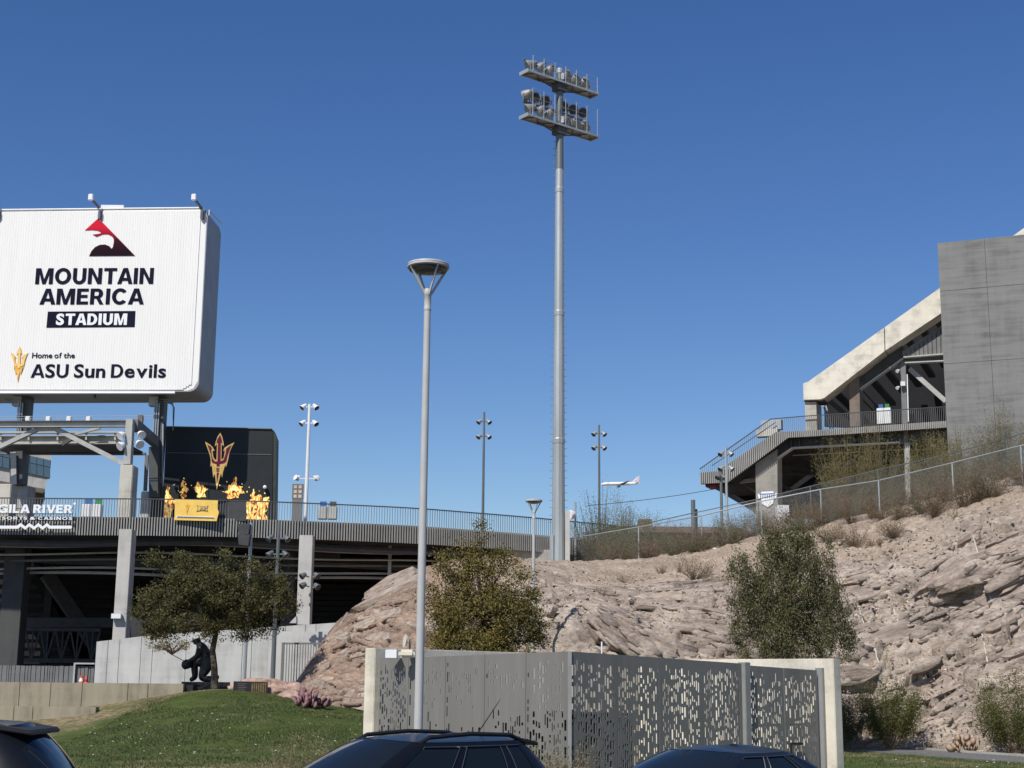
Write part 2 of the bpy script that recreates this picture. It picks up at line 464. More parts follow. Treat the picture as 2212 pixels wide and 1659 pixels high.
# lawn
LP = [(450, 1494, 58), (395, 1502, 57.5), (560, 1501, 58), (640, 1514, 57.5), (700, 1530, 56.5), (790, 1549, 55), (300, 1531, 57),
      (210, 1562, 55), (150, 1580, 54), (60, 1598, 53), (500, 1570, 48), (300, 1598, 47), (650, 1592, 47), (500, 1640, 38), (200, 1650, 38), (800, 1640, 40),
      (-24, 24, .06, 0), (-10, 24, .06, 0), (0, 24, .06, 0), (14, 24, .06, 0), (28, 24, .06, 0), (6, 36, .04, 0), (6, 50, .05, 0), (16, 40, .0, 0), (28, 40, 0, 0), (16, 58, .0, 0), (28, 58, 0, 0), (4, 58, .1, 0),
      (-22, 50, .3, 0), (-24, 60, .7, 0), (-15, 33, .05, 0), (-4, 33, .05, 0)]
lawn_z = tps_fit(*pts_from(LP), lam=3e-3)
xs = np.arange(-26, 30.1, 0.3); ys = np.arange(23.4, 61.1, 0.3)
X, Y, F = grid_mesh(xs, ys)
Z = lawn_z(X, Y) + 0.03 * fbm(np.stack([X.ravel() * .5, Y.ravel() * .5, X.ravel() * 0], 1), 3, 5).reshape(X.shape)
Z = np.maximum(Z, 0.02)
def lawn_h(x, y): return max(0.02, float(lawn_z(np.array([x]), np.array([y]))[0]))
def dryness(x, y):
    p = np.stack([x * .5, y * .35, x * 0], 1)
    d = np.clip((38.2 - y) / 3.0, 0, 1) * 0.6 * (x < -1)
    wa = PY(140, 1585, 54); wb = PY(400, 1503, 57.5); ld = np.array([wb.x - wa.x, wb.y - wa.y]); ld = ld / np.linalg.norm(ld)
    dist = (x - wa.x) * -ld[1] + (y - wa.y) * ld[0]
    wall = np.clip((dist + .35 + .8 * fbm(p * 2.2, 3, 15)) / 1.3, 0, .8) * np.clip((-10.6 - x) / 1.2, 0, 1)
    d = np.maximum(d, wall)
    d = np.maximum(d, 0.06 * ((x > 4)))
    return np.clip(d + 0.5 * fbm(p * 1.5, 4, 3) * (d > 0.05) + 0.12 * fbm(p * 3, 3, 9), 0, 1)
m = bpy.data.materials.new('turf'); m.use_nodes = True; n_ = m.node_tree; p_ = n_.nodes['Principled BSDF']
p_.inputs['Roughness'].default_value = 0.95; p_.inputs['Specular IOR Level'].default_value = 0.1
def turf_nodes(m, g1, g2, d1):
    n_ = m.node_tree; p_ = n_.nodes['Principled BSDF']
    at_ = n_.nodes.new('ShaderNodeAttribute'); at_.attribute_name = 'dry'
    tc = n_.nodes.new('ShaderNodeTexCoord')
    nz = n_.nodes.new('ShaderNodeTexNoise'); nz.inputs['Scale'].default_value = 1.3; nz.inputs['Detail'].default_value = 8
    n_.links.new(tc.outputs['Object'], nz.inputs['Vector'])
    cr = n_.nodes.new('ShaderNodeValToRGB'); cr.color_ramp.elements[0].position = .35; cr.color_ramp.elements[1].position = .68
    cr.color_ramp.elements[0].color = g1 + (1,); cr.color_ramp.elements[1].color = g2 + (1,)
    n_.links.new(nz.outputs['Fac'], cr.inputs[0])
    mx = n_.nodes.new('ShaderNodeMixRGB'); nz2 = n_.nodes.new('ShaderNodeTexNoise'); nz2.inputs['Scale'].default_value = 5; nz2.inputs['Detail'].default_value = 8; n_.links.new(tc.outputs['Object'], nz2.inputs['Vector'])
    cr2 = n_.nodes.new('ShaderNodeValToRGB'); cr2.color_ramp.elements[0].position = .38; cr2.color_ramp.elements[1].position = .64; cr2.color_ramp.elements[0].color = tuple(x * .42 for x in d1) + (1,); cr2.color_ramp.elements[1].color = tuple(x * 1.15 for x in d1) + (1,); n_.links.new(nz2.outputs['Fac'], cr2.inputs[0]); n_.links.new(cr2.outputs[0], mx.inputs[2])
    n_.links.new(at_.outputs['Fac'], mx.inputs[0]); n_.links.new(cr.outputs[0], mx.inputs[1]); n_.links.new(mx.outputs[0], p_.inputs['Base Color'])
turf_nodes(m, (.045, .066, .015), (.082, .105, .028), (.27, .215, .125))
M['turf'] = m
vv = np.stack([X.ravel(), Y.ravel(), Z.ravel()], 1)
lawn = structure(npmesh('lawn', vv, F, M['turf'], smooth=True, attrs={'dry': dryness(vv[:, 0], vv[:, 1])}))
# grass blades
def blades(n, x0, x1, y0, y1, seed):
    r = np.random.default_rng(seed)
    x = r.uniform(x0, x1, n); y = r.uniform(y0, y1, n)
    return x, y
bx1, by1 = blades(150000, -14.5, -2.0, 33, 59, 1); bx2, by2 = blades(30000, 9.5, 18, 38, 53, 2)
keep = 1106 + 3150 * bx1 / by1 > 60
bx = np.concatenate([bx1[keep], bx2]); by = np.concatenate([by1[keep], by2])
bz = np.maximum(lawn_z(bx, by) - 0.01, 0.01)
nb = len(bx); r = np.random.default_rng(3)
hgt = r.uniform(.03, .07, nb) * (1 + .4 * vnoise(np.stack([bx * .8, by * .8, bx * 0], 1), 4)); ang = r.uniform(0, 6.283, nb); wd = r.uniform(.008, .018, nb)
lean = r.normal(0, .035, (nb, 2))
a = np.stack([bx - np.cos(ang) * wd, by - np.sin(ang) * wd, bz], 1); b = np.stack([bx + np.cos(ang) * wd, by + np.sin(ang) * wd, bz], 1)
t = np.stack([bx + lean[:, 0], by + lean[:, 1], bz + hgt], 1)
gv = np.stack([a, b, t], 1).reshape(-1, 3); gf = np.arange(nb * 3).reshape(-1, 3)
m = mat('grass_blade', (.1, .1, .1), .7)
m = bpy.data.materials.new('grass_blade'); m.use_nodes = True; m.node_tree.nodes['Principled BSDF'].inputs['Roughness'].default_value = .7
turf_nodes(m, (.052, .076, .016), (.105, .13, .034), (.38, .30, .17))
M['grass_blade'] = m
dr = dryness(bx, by); dr = np.clip(dr + r.normal(0, .18, nb) * (dr > .1), 0, 1)
stuff(npmesh('grass', gv, gf, M['grass_blade'], attrs={'dry': np.repeat(dr, 3)}), 'short mown green turf covering the mound and verge', 'grass')
# pale flecks on the lawn
fb = MB(); rr = random.Random(4)
for i in range(46):
    px = rr.uniform(170, 780); py = rr.uniform(1525, 1640)
    Yg = 40 + (1640 - py) / 115 * 14
    c = PY(px, py, Yg); z = lawn_h(c.x, c.y)
    s_ = rr.uniform(.025, .06)
    fb.box((c.x, c.y, z + .06), (s_, s_ * .7, .012), None)
for i in range(8):
    x = rr.uniform(11, 15.5); y = rr.uniform(42, 47); fb.box((x, y, .07), (.05, .04, .012))
stuff(fb.build('fallen_petals', M['litter']), 'scattered pale flecks lying on the green lawn', 'petals')

# path on the right
A = PZ(1700, 1606, .03); B = PZ(2330, 1651, .03)
dirp = (B - A).normalized(); nrm = Vector((-dirp.y, dirp.x, 0))
pm = MB()
pm.box((A + B) / 2 + Vector((0, 0, .0)), ((B - A).length + 14, 2.7, .06), (dirp, nrm, Vector((0, 0, 1))))
structure(pm.build('path', M['path']))
pk = MB(); pk.box((A + B) / 2 + nrm * 1.45 + Vector((0, 0, .02)), ((B - A).length + 14, .16, .16), (dirp, nrm, Vector((0, 0, 1))))
structure(pk.build('path_edging', M['kerb']))

# hill
HP = [(1830, 1602, 55.5), (2000, 1606, 55), (2212, 1628, 53.2), (2450, 1640, 52.5), (1235, 1540, 54), (1000, 1520, 55), (1450, 1590, 55), (1640, 1600, 55.5), (840, 1530, 56.5),
      (690, 1532, 58), (700, 1440, 60.5), (745, 1342, 64), (820, 1296, 69), (890, 1287, 74), (1000, 1270, 77), (1100, 1252, 80), (1205, 1233, 82),
      (1240, 1303, 57.3), (1240, 1400, 55), (1140, 1330, 57.5), (1000, 1380, 57), (900, 1400, 57.5), (1300, 1270, 64), (1400, 1250, 67), (1400, 1340, 58.5), (1400, 1450, 56),
      (1550, 1230, 67), (1550, 1300, 60), (1550, 1420, 57), (1700, 1440, 57.3), (1700, 1300, 60.5), (1700, 1200, 66),
      (1850, 1450, 57), (1850, 1300, 60), (1850, 1190, 64.5), (2000, 1450, 56.5), (2000, 1300, 58.7), (2000, 1170, 62), (2150, 1450, 55.3), (2150, 1300, 57.2), (2150, 1150, 59.5), (2330, 1350, 55.5), (2400, 1150, 58),
      (1250, 1230, 84), (1400, 1208, 78.5), (1516, 1190, 74.5), (1646, 1160, 73), (1775, 1136, 71.5), (1901, 1120, 68.5), (2061, 1086, 65), (2210, 1052, 62.5), (2400, 1010, 60),
      (2, 92, 8.7, 0), (6, 95, 9.2, 0), (12, 95, 9.8, 0), (18, 92, 10.6, 0), (24, 85, 12.2, 0), (28, 72, 12.4, 0), (30, 100, 12.5, 0), (2, 106, 8.5, 0), (14, 106, 9.5, 0),
      (-9.8, 57, .5, 0), (-10.2, 62, .5, 0), (-10.4, 67, .8, 0), (-10, 72, 1.2, 0), (-9.5, 78, 2, 0), (-6, 86, 5.5, 0), (-3, 95, 7.5, 0), (-9, 90, 3, 0)]
hill_tps = tps_fit(*pts_from(HP), lam=1.5e-3)
def hill_h(x, y): return float(hill_tps(np.array([x]), np.array([y]))[0])
ys = np.concatenate([np.arange(52.2, 66, 0.07), np.arange(66, 84, 0.14), np.arange(84, 106, 0.5)])
DX = 0.08
xs = np.arange(-10.6, 27.5, DX)
X, Y, F = grid_mesh(xs, ys)
Z = hill_tps(X, Y)
gy = np.gradient(Z, axis=0) / np.gradient(Y, axis=0); gx = np.gradient(Z, axis=1) / DX
slope = np.sqrt(gx ** 2 + gy ** 2)
nn = np.stack([-gx, -gy, np.ones_like(gx)], -1); nn /= np.linalg.norm(nn, axis=-1, keepdims=True)
base = np.stack([X, Y, Z], -1).reshape(-1, 3); nn = nn.reshape(-1, 3); sl_ = slope.ravel()
# bedding runs down to the left; slabs longer along it
phi = R(-27) + R(48) * np.clip((base[:, 0] - 8) / 7, 0, 1); ca, sa = np.cos(phi), np.sin(phi)
wob = np.stack([fbm(base * .35, 3, 20), fbm(base * .35, 3, 30), fbm(base * .35, 3, 40)], 1) * .45
q = base + wob
qx = q[:, 0] - 11; along = qx * ca + q[:, 2] * sa; across = q[:, 2] * ca - qx * sa
crest_x = np.array([-9.0, -4.0, 2.7, 9.5, 13, 15.5, 17.5, 19.8, 22, 26]); crest_z = np.array([7.2, 7.8, 8.6, 9.2, 9.9, 10.5, 10.6, 11, 11.2, 11.6])
below = np.interp(base[:, 0], crest_x, crest_z) - base[:, 2]
rock = np.clip(np.maximum((sl_ - .5) / .35, (below - 1.5 - .5 * (base[:, 0] > 2)) / 1.2) + .5 * fbm(base * .55, 3, 11), 0, 1)
rock = np.where(base[:, 1] > 80, 0, rock)
pA = np.stack([along * .33, across * 1.0, q[:, 1] * .45], 1)
pB = np.stack([along * .8 + 7, across * 3.1, q[:, 1] * 1.0], 1)
pC = np.stack([along * 1.9 + 3, across * 6.5, q[:, 1] * 2.4], 1)
f1, f2, va = facets(pA, 1); crA = np.exp(-((f2 - f1) / .05) ** 2)
g1, g2, vb = facets(pB, 2); crB = np.exp(-((g2 - g1) / .07) ** 2)
h1, h2, vc = facets(pC, 3); crC = np.exp(-((h2 - h1) / .1) ** 2)
gate = np.clip(fbm(base * .5, 3, 77) + .55, 0, 1)
gate2 = np.clip(fbm(base * .8 + 5, 3, 78) + .6, .15, 1)
st = across * 1.55 + .9 * fbm(np.stack([along * .35, across * .3, q[:, 1] * .3], 1), 3, 90); saw = 1 - (st - np.floor(st))
st2 = across * 4.6 + 1.1 * fbm(np.stack([along * .5, across * .5, q[:, 1] * .5], 1), 3, 95); saw2 = 1 - (st2 - np.floor(st2))
sg = np.clip(fbm(base * .6 + 9, 3, 99) + .45, 0, 1); sg2 = np.clip(fbm(base * .9 + 3, 3, 98) + .35, 0, 1)
disp = np.interp(base[:, 0], [-8, -2], [.38, 1]) * rock * (va * .50 + vb * .30 * gate2 + vc * .09 - .22 * (saw - .5) * sg - .05 * (saw2 - .5) * sg2 - .62 * crA * gate - .34 * crB * gate2) + fbm(base * .4, 3, 50) * .22 * rock
disp += (1 - rock) * (fbm(base * 1.1, 4, 60) * .10 + .05 * fbm(base * 4, 2, 61))
# undercut below the big slab on the right
cv = PY(2100, 1288, 57.4)
dv = base - np.array(cv); cu = dv[:, 0] * .97 + dv[:, 2] * .22; cw = -dv[:, 0] * .22 + dv[:, 2] * .97
ell = np.clip(1 - (cu / 1.45) ** 2 - (cw / .42) ** 2, 0, 1) ** .5
disp -= ell * .8
ell2 = np.clip(1 - (cu / 1.5) ** 2 - ((cw - .55) / .30) ** 2, 0, 1) ** .5
disp += ell2 * .1
calm = np.exp(-((base[:, 0] - 2.35) / 1.1) ** 2 - ((base[:, 2] - 4.6) / 1.3) ** 2)
disp *= 1 - .85 * calm
edge = np.clip((Y.ravel() - 52.4) / 1.0, 0, 1)
V = base + nn * (disp * edge)[:, None]
V[:, 2] -= (1 - edge) * 1.0
crack = rock * np.maximum(crA * gate, .6 * crB * gate)
m = bpy.data.materials.new('hill_rock'); m.use_nodes = True; n_ = m.node_tree; N = n_.nodes; L = n_.links; p_ = N['Principled BSDF']
p_.inputs['Roughness'].default_value = 0.95; p_.inputs['Specular IOR Level'].default_value = 0.15
tc = N.new('ShaderNodeTexCoord')
def nzn(sc, det=8, rot=None, stretch=(1, 1, 1), rough=.65):
    mp = N.new('ShaderNodeMapping'); mp.inputs['Scale'].default_value = stretch
    if rot: mp.inputs['Rotation'].default_value = rot
    L.new(tc.outputs['Object'], mp.inputs[0]); z = N.new('ShaderNodeTexNoise'); z.inputs['Scale'].default_value = sc; z.inputs['Detail'].default_value = det; z.inputs['Roughness'].default_value = rough
    L.new(mp.outputs[0], z.inputs['Vector']); return z.outputs['Fac']
def ramp(src, els):
    cr = N.new('ShaderNodeValToRGB'); e = cr.color_ramp.elements
    e[0].position, e[0].color = els[0][0], els[0][1] + (1,); e[1].position, e[1].color = els[-1][0], els[-1][1] + (1,)
    for pos, c in els[1:-1]:
        q_ = e.new(pos); q_.color = c + (1,)
    L.new(src, cr.inputs[0]); return cr.outputs[0]
c_rock = ramp(nzn(.55, 10, (0, R(20), 0), (1, 1, 2.6)), [(.30, (.20, .17, .152)), (.40, (.375, .32, .275)), (.54, (.485, .42, .36)), (.64, (.58, .505, .425)), (.78, (.41, .36, .322))])
c_rock2 = ramp(nzn(7, 8, (0, R(-24), 0), (1, 1, 3)), [(.3, (.62, .6, .58)), (.7, (1.2, 1.18, 1.15))])
c_rock3 = ramp(nzn(2.4, 9, (0, R(-22), 0), (1, 1, 4.5), .72), [(.34, (.60, .56, .54)), (.47, (.95, .93, .92)), (.58, (1.06, 1.05, 1.04)), (.70, (1.32, 1.28, 1.2))])
mx3 = N.new('ShaderNodeMixRGB'); mx3.blend_type = 'MULTIPLY'; mx3.inputs[0].default_value = 1; L.new(c_rock, mx3.inputs[1]); L.new(c_rock3, mx3.inputs[2])
mxr = N.new('ShaderNodeMixRGB'); mxr.blend_type = 'MULTIPLY'; mxr.inputs[0].default_value = 1; L.new(mx3.outputs[0], mxr.inputs[1]); L.new(c_rock2, mxr.inputs[2])
c_soil = ramp(nzn(9, 8), [(.32, (.20, .155, .11)), (.5, (.42, .345, .265)), (.62, (.49, .41, .325)), (.72, (.62, .54, .44))])
c_soil2 = ramp(nzn(.5, 5), [(.35, (.72, .68, .66)), (.65, (1.05, 1.02, 1.0))])
mxs = N.new('ShaderNodeMixRGB'); mxs.blend_type = 'MULTIPLY'; mxs.inputs[0].default_value = 1; L.new(c_soil, mxs.inputs[1]); L.new(c_soil2, mxs.inputs[2])
ar = N.new('ShaderNodeAttribute'); ar.attribute_name = 'rock'
mx = N.new('ShaderNodeMixRGB'); L.new(ar.outputs['Fac'], mx.inputs[0]); L.new(mxs.outputs[0], mx.inputs[1]); L.new(mxr.outputs[0], mx.inputs[2])
gi = N.new('ShaderNodeNewGeometry'); hs_ = N.new('ShaderNodeHueSaturation'); mr_ = N.new('ShaderNodeMapRange'); mr_.inputs['To Min'].default_value = .8; mr_.inputs['To Max'].default_value = 1.18
L.new(gi.outputs['Random Per Island'], mr_.inputs[0]); L.new(mr_.outputs[0], hs_.inputs['Value']); L.new(mx.outputs[0], hs_.inputs['Color'])
pk_ = N.new('ShaderNodeMixRGB'); pk_.blend_type = 'MULTIPLY'; pk_.inputs[2].default_value = (.84, .74, .69, 1)
sxz = N.new('ShaderNodeSeparateXYZ'); L.new(tc.outputs['Object'], sxz.inputs[0]); mrx = N.new('ShaderNodeMapRange'); mrx.inputs['From Min'].default_value = 1.0; mrx.inputs['From Max'].default_value = -4.0
L.new(sxz.outputs['X'], mrx.inputs[0]); L.new(mrx.outputs[0], pk_.inputs[0]); L.new(hs_.outputs[0], pk_.inputs[1])
L.new(pk_.outputs[0], p_.inputs['Base Color'])
bpn = N.new('ShaderNodeBump'); bpn.inputs['Strength'].default_value = 1.0; bpn.inputs['Distance'].default_value = .06
L.new(nzn(14, 10, (0, R(-22), 0), (1, 1, 3.2), .75), bpn.inputs['Height']); L.new(bpn.outputs[0], p_.inputs['Normal'])
M['hill_rock'] = m
hill = structure(npmesh('hill', V, F, M['hill_rock'], origin=(0, 0, 0), attrs={'rock': rock}))
HV = V.reshape(X.shape + (3,))
def hill_surf(x, y):
    i = int(np.clip((x - xs[0]) / DX, 0, len(xs) - 1)); j = int(np.clip(np.searchsorted(ys, y), 0, len(ys) - 1))
    return Vector(HV[j, i])
# projected lookup: surface point seen at a bearing
_vp = V - np.array([0, 0, CAMZ])
_zc = _vp @ np.array(Fw); _pxs = IW / 2 + FOC * (_vp @ np.array(Rt)) / _zc; _pys = IH / 2 - FOC * (_vp @ np.array(Up)) / _zc
def hill_at(px, py):
    d = (_pxs - px) ** 2 + (_pys - py) ** 2 + np.where(_zc > 0, _zc * .5, 1e9)
    return Vector(V[int(np.argmin(d))])
def slab_mesh(r, sx, sy, sz):
    """angular slab: a wedge-shaped block with broken corners"""
    bm = bmesh.new(); tx_, ty_ = r.uniform(-.5, .5), r.uniform(-.5, .5)
    n = r.choice([5, 6, 7]); ph = r.uniform(0, 6)
    for lv_ in (0, 1):
        for i in range(n):
            a_ = ph + 2 * math.pi * (i + r.uniform(-.28, .28)) / n; q = r.uniform(.72, 1.0) * (1 if lv_ == 0 else r.uniform(.72, .95))
            x, y = math.cos(a_) * q, math.sin(a_) * q
            z = (-1 if lv_ == 0 else .55 + tx_ * x + ty_ * y)
            bm.verts.new((x * sx, y * sy, z * sz))
    ret = bmesh.ops.convex_hull(bm, input=bm.verts)
    bmesh.ops.delete(bm, geom=[g_ for g_ in ret['geom_interior'] if isinstance(g_, bmesh.types.BMVert)], context='VERTS')
    me = bpy.data.meshes.new('rock'); bm.to_mesh(me); bm.free(); me.materials.append(M['loose_rock']); return me
M['loose_rock'] = mat('loose_rock', (.42, .345, .285), .95, .3, 1.4, col2=(.26, .20, .17), bump=.7, bscale=7, spec=.15)
# rock slabs lying along the bedding: the 300 largest are single pieces, the rest one part
r_ = random.Random(12); slabs = []
for _ in range(16):
    me = slab_mesh(r_, 1, r_.uniform(.42, .8), r_.uniform(.25, .42))
    me.materials.clear(); me.materials.append(M['hill_rock'])
    me.attributes.new('rock', 'FLOAT', 'POINT').data.foreach_set('value', np.ones(len(me.vertices), dtype=np.float32)); slabs.append(me)
tmpl = []
for me in slabs:
    bm = bmesh.new(); bm.from_mesh(me); bmesh.ops.triangulate(bm, faces=bm.faces)
    tmpl.append((np.array([list(v.co) for v in bm.verts]), np.array([[v.index for v in f.verts] for f in bm.faces]))); bm.free()
rk = np.random.default_rng(44)
wgt = rock * (_pys > 1150) * (_pys < 1660) * (_pxs > 640) * (_pxs < 2300) * (V[:, 1] < 82) * (V[:, 1] > 53)
wgt = wgt * np.clip(.35 + fbm(base * .5 + 2, 3, 66), .05, 1) * np.where(base[:, 0] < -2, .35, 1)
wgt = wgt * (calm < .25); wgt = wgt / wgt.sum()
pick = rk.choice(len(V), 3400, p=wgt, replace=False)
sizes = np.exp(rk.normal(-1.2, .55, len(pick))); sizes = np.clip(sizes, .1, 1.05); order = np.argsort(-sizes)
sv, sf, nv_ = [], [], 0
for rank, oi in enumerate(order):
    vi = pick[oi]; s_ = sizes[oi]; n0 = Vector(nn[vi]); f_ = float(phi[vi]) + rk.normal(0, .13)
    ld = Vector((math.cos(f_), 0, math.sin(f_))); ld = (ld - n0 * ld.dot(n0)).normalized(); wd_ = n0.cross(ld).normalized()
    tl = R(rk.normal(15, 11)); zz_ = (n0 * math.cos(tl) + wd_ * math.sin(tl) * (1 if wd_.z < 0 else -1)).normalized(); yy_ = zz_.cross(ld).normalized()
    c_ = Vector(V[vi]) - zz_ * s_ * .05
    sc = Vector((s_ * rk.uniform(1.2, 2.5), s_ * rk.uniform(.6, .95), s_ * rk.uniform(.32, .6)))
    if rank < 300:
        o = bpy.data.objects.new('rock', slabs[rank % 16]); C.objects.link(o); o.parent = hill
        o.matrix_local = Matrix(((ld.x * sc.x, yy_.x * sc.y, zz_.x * sc.z, c_.x), (ld.y * sc.x, yy_.y * sc.y, zz_.y * sc.z, c_.y), (ld.z * sc.x, yy_.z * sc.y, zz_.z * sc.z, c_.z), (0, 0, 0, 1)))
    else:
        tv, tf = tmpl[rank % 16]
        w_ = np.array(c_) + tv[:, :1] * sc.x * np.array(ld) + tv[:, 1:2] * sc.y * np.array(yy_) + tv[:, 2:] * sc.z * np.array(zz_)
        sv.append(w_); sf.append(tf + nv_); nv_ += len(tv)
sv = np.concatenate(sv); sf = np.concatenate(sf)
o = npmesh('rock_shards', sv, sf, M['hill_rock'], parent=hill, attrs={'rock': np.ones(len(sv))}); o['kind'] = 'stuff'
# overhanging slab above the undercut
bm = bmesh.new(); rs = random.Random(31)
for i in range(26):
    a_ = 2 * math.pi * i / 13 + rs.uniform(-.1, .1); rad_ = rs.uniform(.86, 1.0)
    bm.verts.new((math.cos(a_) * 1.42 * rad_, math.sin(a_) * .98 * rad_ * (1 if math.sin(a_) < 0 else .9), (.22 if i < 13 else -.12) + rs.uniform(-.06, .06) + .1 * math.cos(a_)))
ret = bmesh.ops.convex_hull(bm, input=bm.verts)
bmesh.ops.delete(bm, geom=[g_ for g_ in ret['geom_interior'] if isinstance(g_, bmesh.types.BMVert)], context='VERTS')
bmesh.ops.subdivide_edges(bm, edges=bm.edges, cuts=3, use_grid_fill=True)
for v in bm.verts:
    c_ = np.array([list(v.co)]); v.co *= 1 + .07 * float(fbm(c_ * 2.5, 3, 8)[0])
me = bpy.data.meshes.new('rock'); bm.to_mesh(me); bm.free(); me.materials.append(M['hill_rock'])
me.attributes.new('rock', 'FLOAT', 'POINT').data.foreach_set('value', np.ones(len(me.vertices), dtype=np.float32))
o = bpy.data.objects.new('rock', me); C.objects.link(o); o.parent = hill
pc = hill_at(2098, 1262); o.location = pc + Vector((0, .25, .0)); o.rotation_euler = (R(-6), R(-8), R(4))
# gravel bed at the foot of the hill
gb = MB(); r_ = random.Random(5)
for i in range(2600):
    t = r_.uniform(-.1, 1.05); c = A.lerp(B, t) + nrm * r_.uniform(1.7, 5.0)
    z = max(.0, hill_h(c.x, c.y)); s_ = r_.uniform(.03, .10)
    c = Vector((c.x, c.y, z + s_ * .3))
    vs = [c + Vector((r_.uniform(-1, 1) * s_, r_.uniform(-1, 1) * s_, r_.uniform(-.6, .8) * s_)) for _ in range(4)]
    gb.add(vs, [(0, 1, 2), (0, 2, 3), (0, 3, 1), (1, 3, 2)])
M['gravel'] = mat('gravel', (.42, .36, .29), .95, .3, 4, island=.35)
stuff(gb.build('gravel', M['gravel'], fixn=False), 'loose tan gravel and stones along the foot of the rock face', 'gravel')
# stones on the soil slope
gb = MB()
for i in range(5200):
    px = r_.uniform(1215, 2210); top = 1240 if px < 1520 else 1240 - (px - 1520) * .2
    p = hill_at(px, r_.uniform(top, top + 110)) if i % 6 == 0 else p + Vector((r_.gauss(0, .8), r_.gauss(0, .8), 0))
    q_ = hill_surf(p.x, p.y); s_ = r_.choice([.03, .04, .05, .08, .12])
    vs = [q_ + Vector((r_.uniform(-1, 1) * s_, r_.uniform(-1, 1) * s_, r_.uniform(-.4, .9) * s_)) for _ in range(4)]
    gb.add(vs, [(0, 1, 2), (0, 2, 3), (0, 3, 1), (1, 3, 2)])
stuff(gb.build('rubble', M['gravel'], fixn=False), 'loose rubble and stones scattered over the upper soil slope', 'rubble')
# pale vertical drill marks down the rock face
for (x0, y0, x1, y1) in ((1876, 1310, 1872, 1430), (1951, 1315, 1946, 1440), (2122, 1165, 2122, 1300), (2122, 1340, 2121, 1430)):
    pts = []
    for k in range(14):
        p = hill_at(x0 + (x1 - x0) * k / 13, y0 + (y1 - y0) * k / 13); pts.append(p)
    sx = sum(p.x for p in pts) / len(pts); zz_ = np.array([p.z for p in pts]); yy_ = np.array([p.y for p in pts]); cf = np.polyfit(zz_, yy_, 1)
    zz_ = np.linspace(zz_.min(), zz_.max(), 12); pts = [Vector((sx, min(np.polyval(cf, z_), float(np.interp(z_, sorted([p.z for p in pts]), [p.y for p in sorted(pts, key=lambda q_: q_.z)])) + .02) - .02, z_)) for z_ in zz_]
    db = MB(); db.tube(pts, .03, 6); db.build('drill_mark', M['concrete_pale'], hill, smooth=True)
# ------------------------------------------------------------------ text / flat shapes on a plane
def text_mesh(body, offset=0.0, space=1.0, ext=0.5):
    cu = bpy.data.curves.new('lettering', 'FONT'); cu.body = body; cu.size = 1.0; cu.offset = offset; cu.space_character = space
    cu.extrude = 0.0; cu.resolution_u = 4
    ob = bpy.data.objects.new('lettering', cu); C.objects.link(ob)
    dg = bpy.context.evaluated_depsgraph_get(); dg.update()
    me = bpy.data.meshes.new_from_object(ob.evaluated_get(dg))
    bpy.data.objects.remove(ob, do_unlink=True); bpy.data.curves.remove(cu)
    vs = [v.co.copy() for v in me.vertices]; fs = [tuple(p.vertices) for p in me.polygons]
    bpy.data.meshes.remove(me)
    return vs, fs
def arc(cx, cy, rx, ry, a0, a1, n=14):
    return [(cx + rx * math.cos(R(a0 + (a1 - a0) * i / n)), cy + ry * math.sin(R(a0 + (a1 - a0) * i / n))) for i in range(n + 1)]
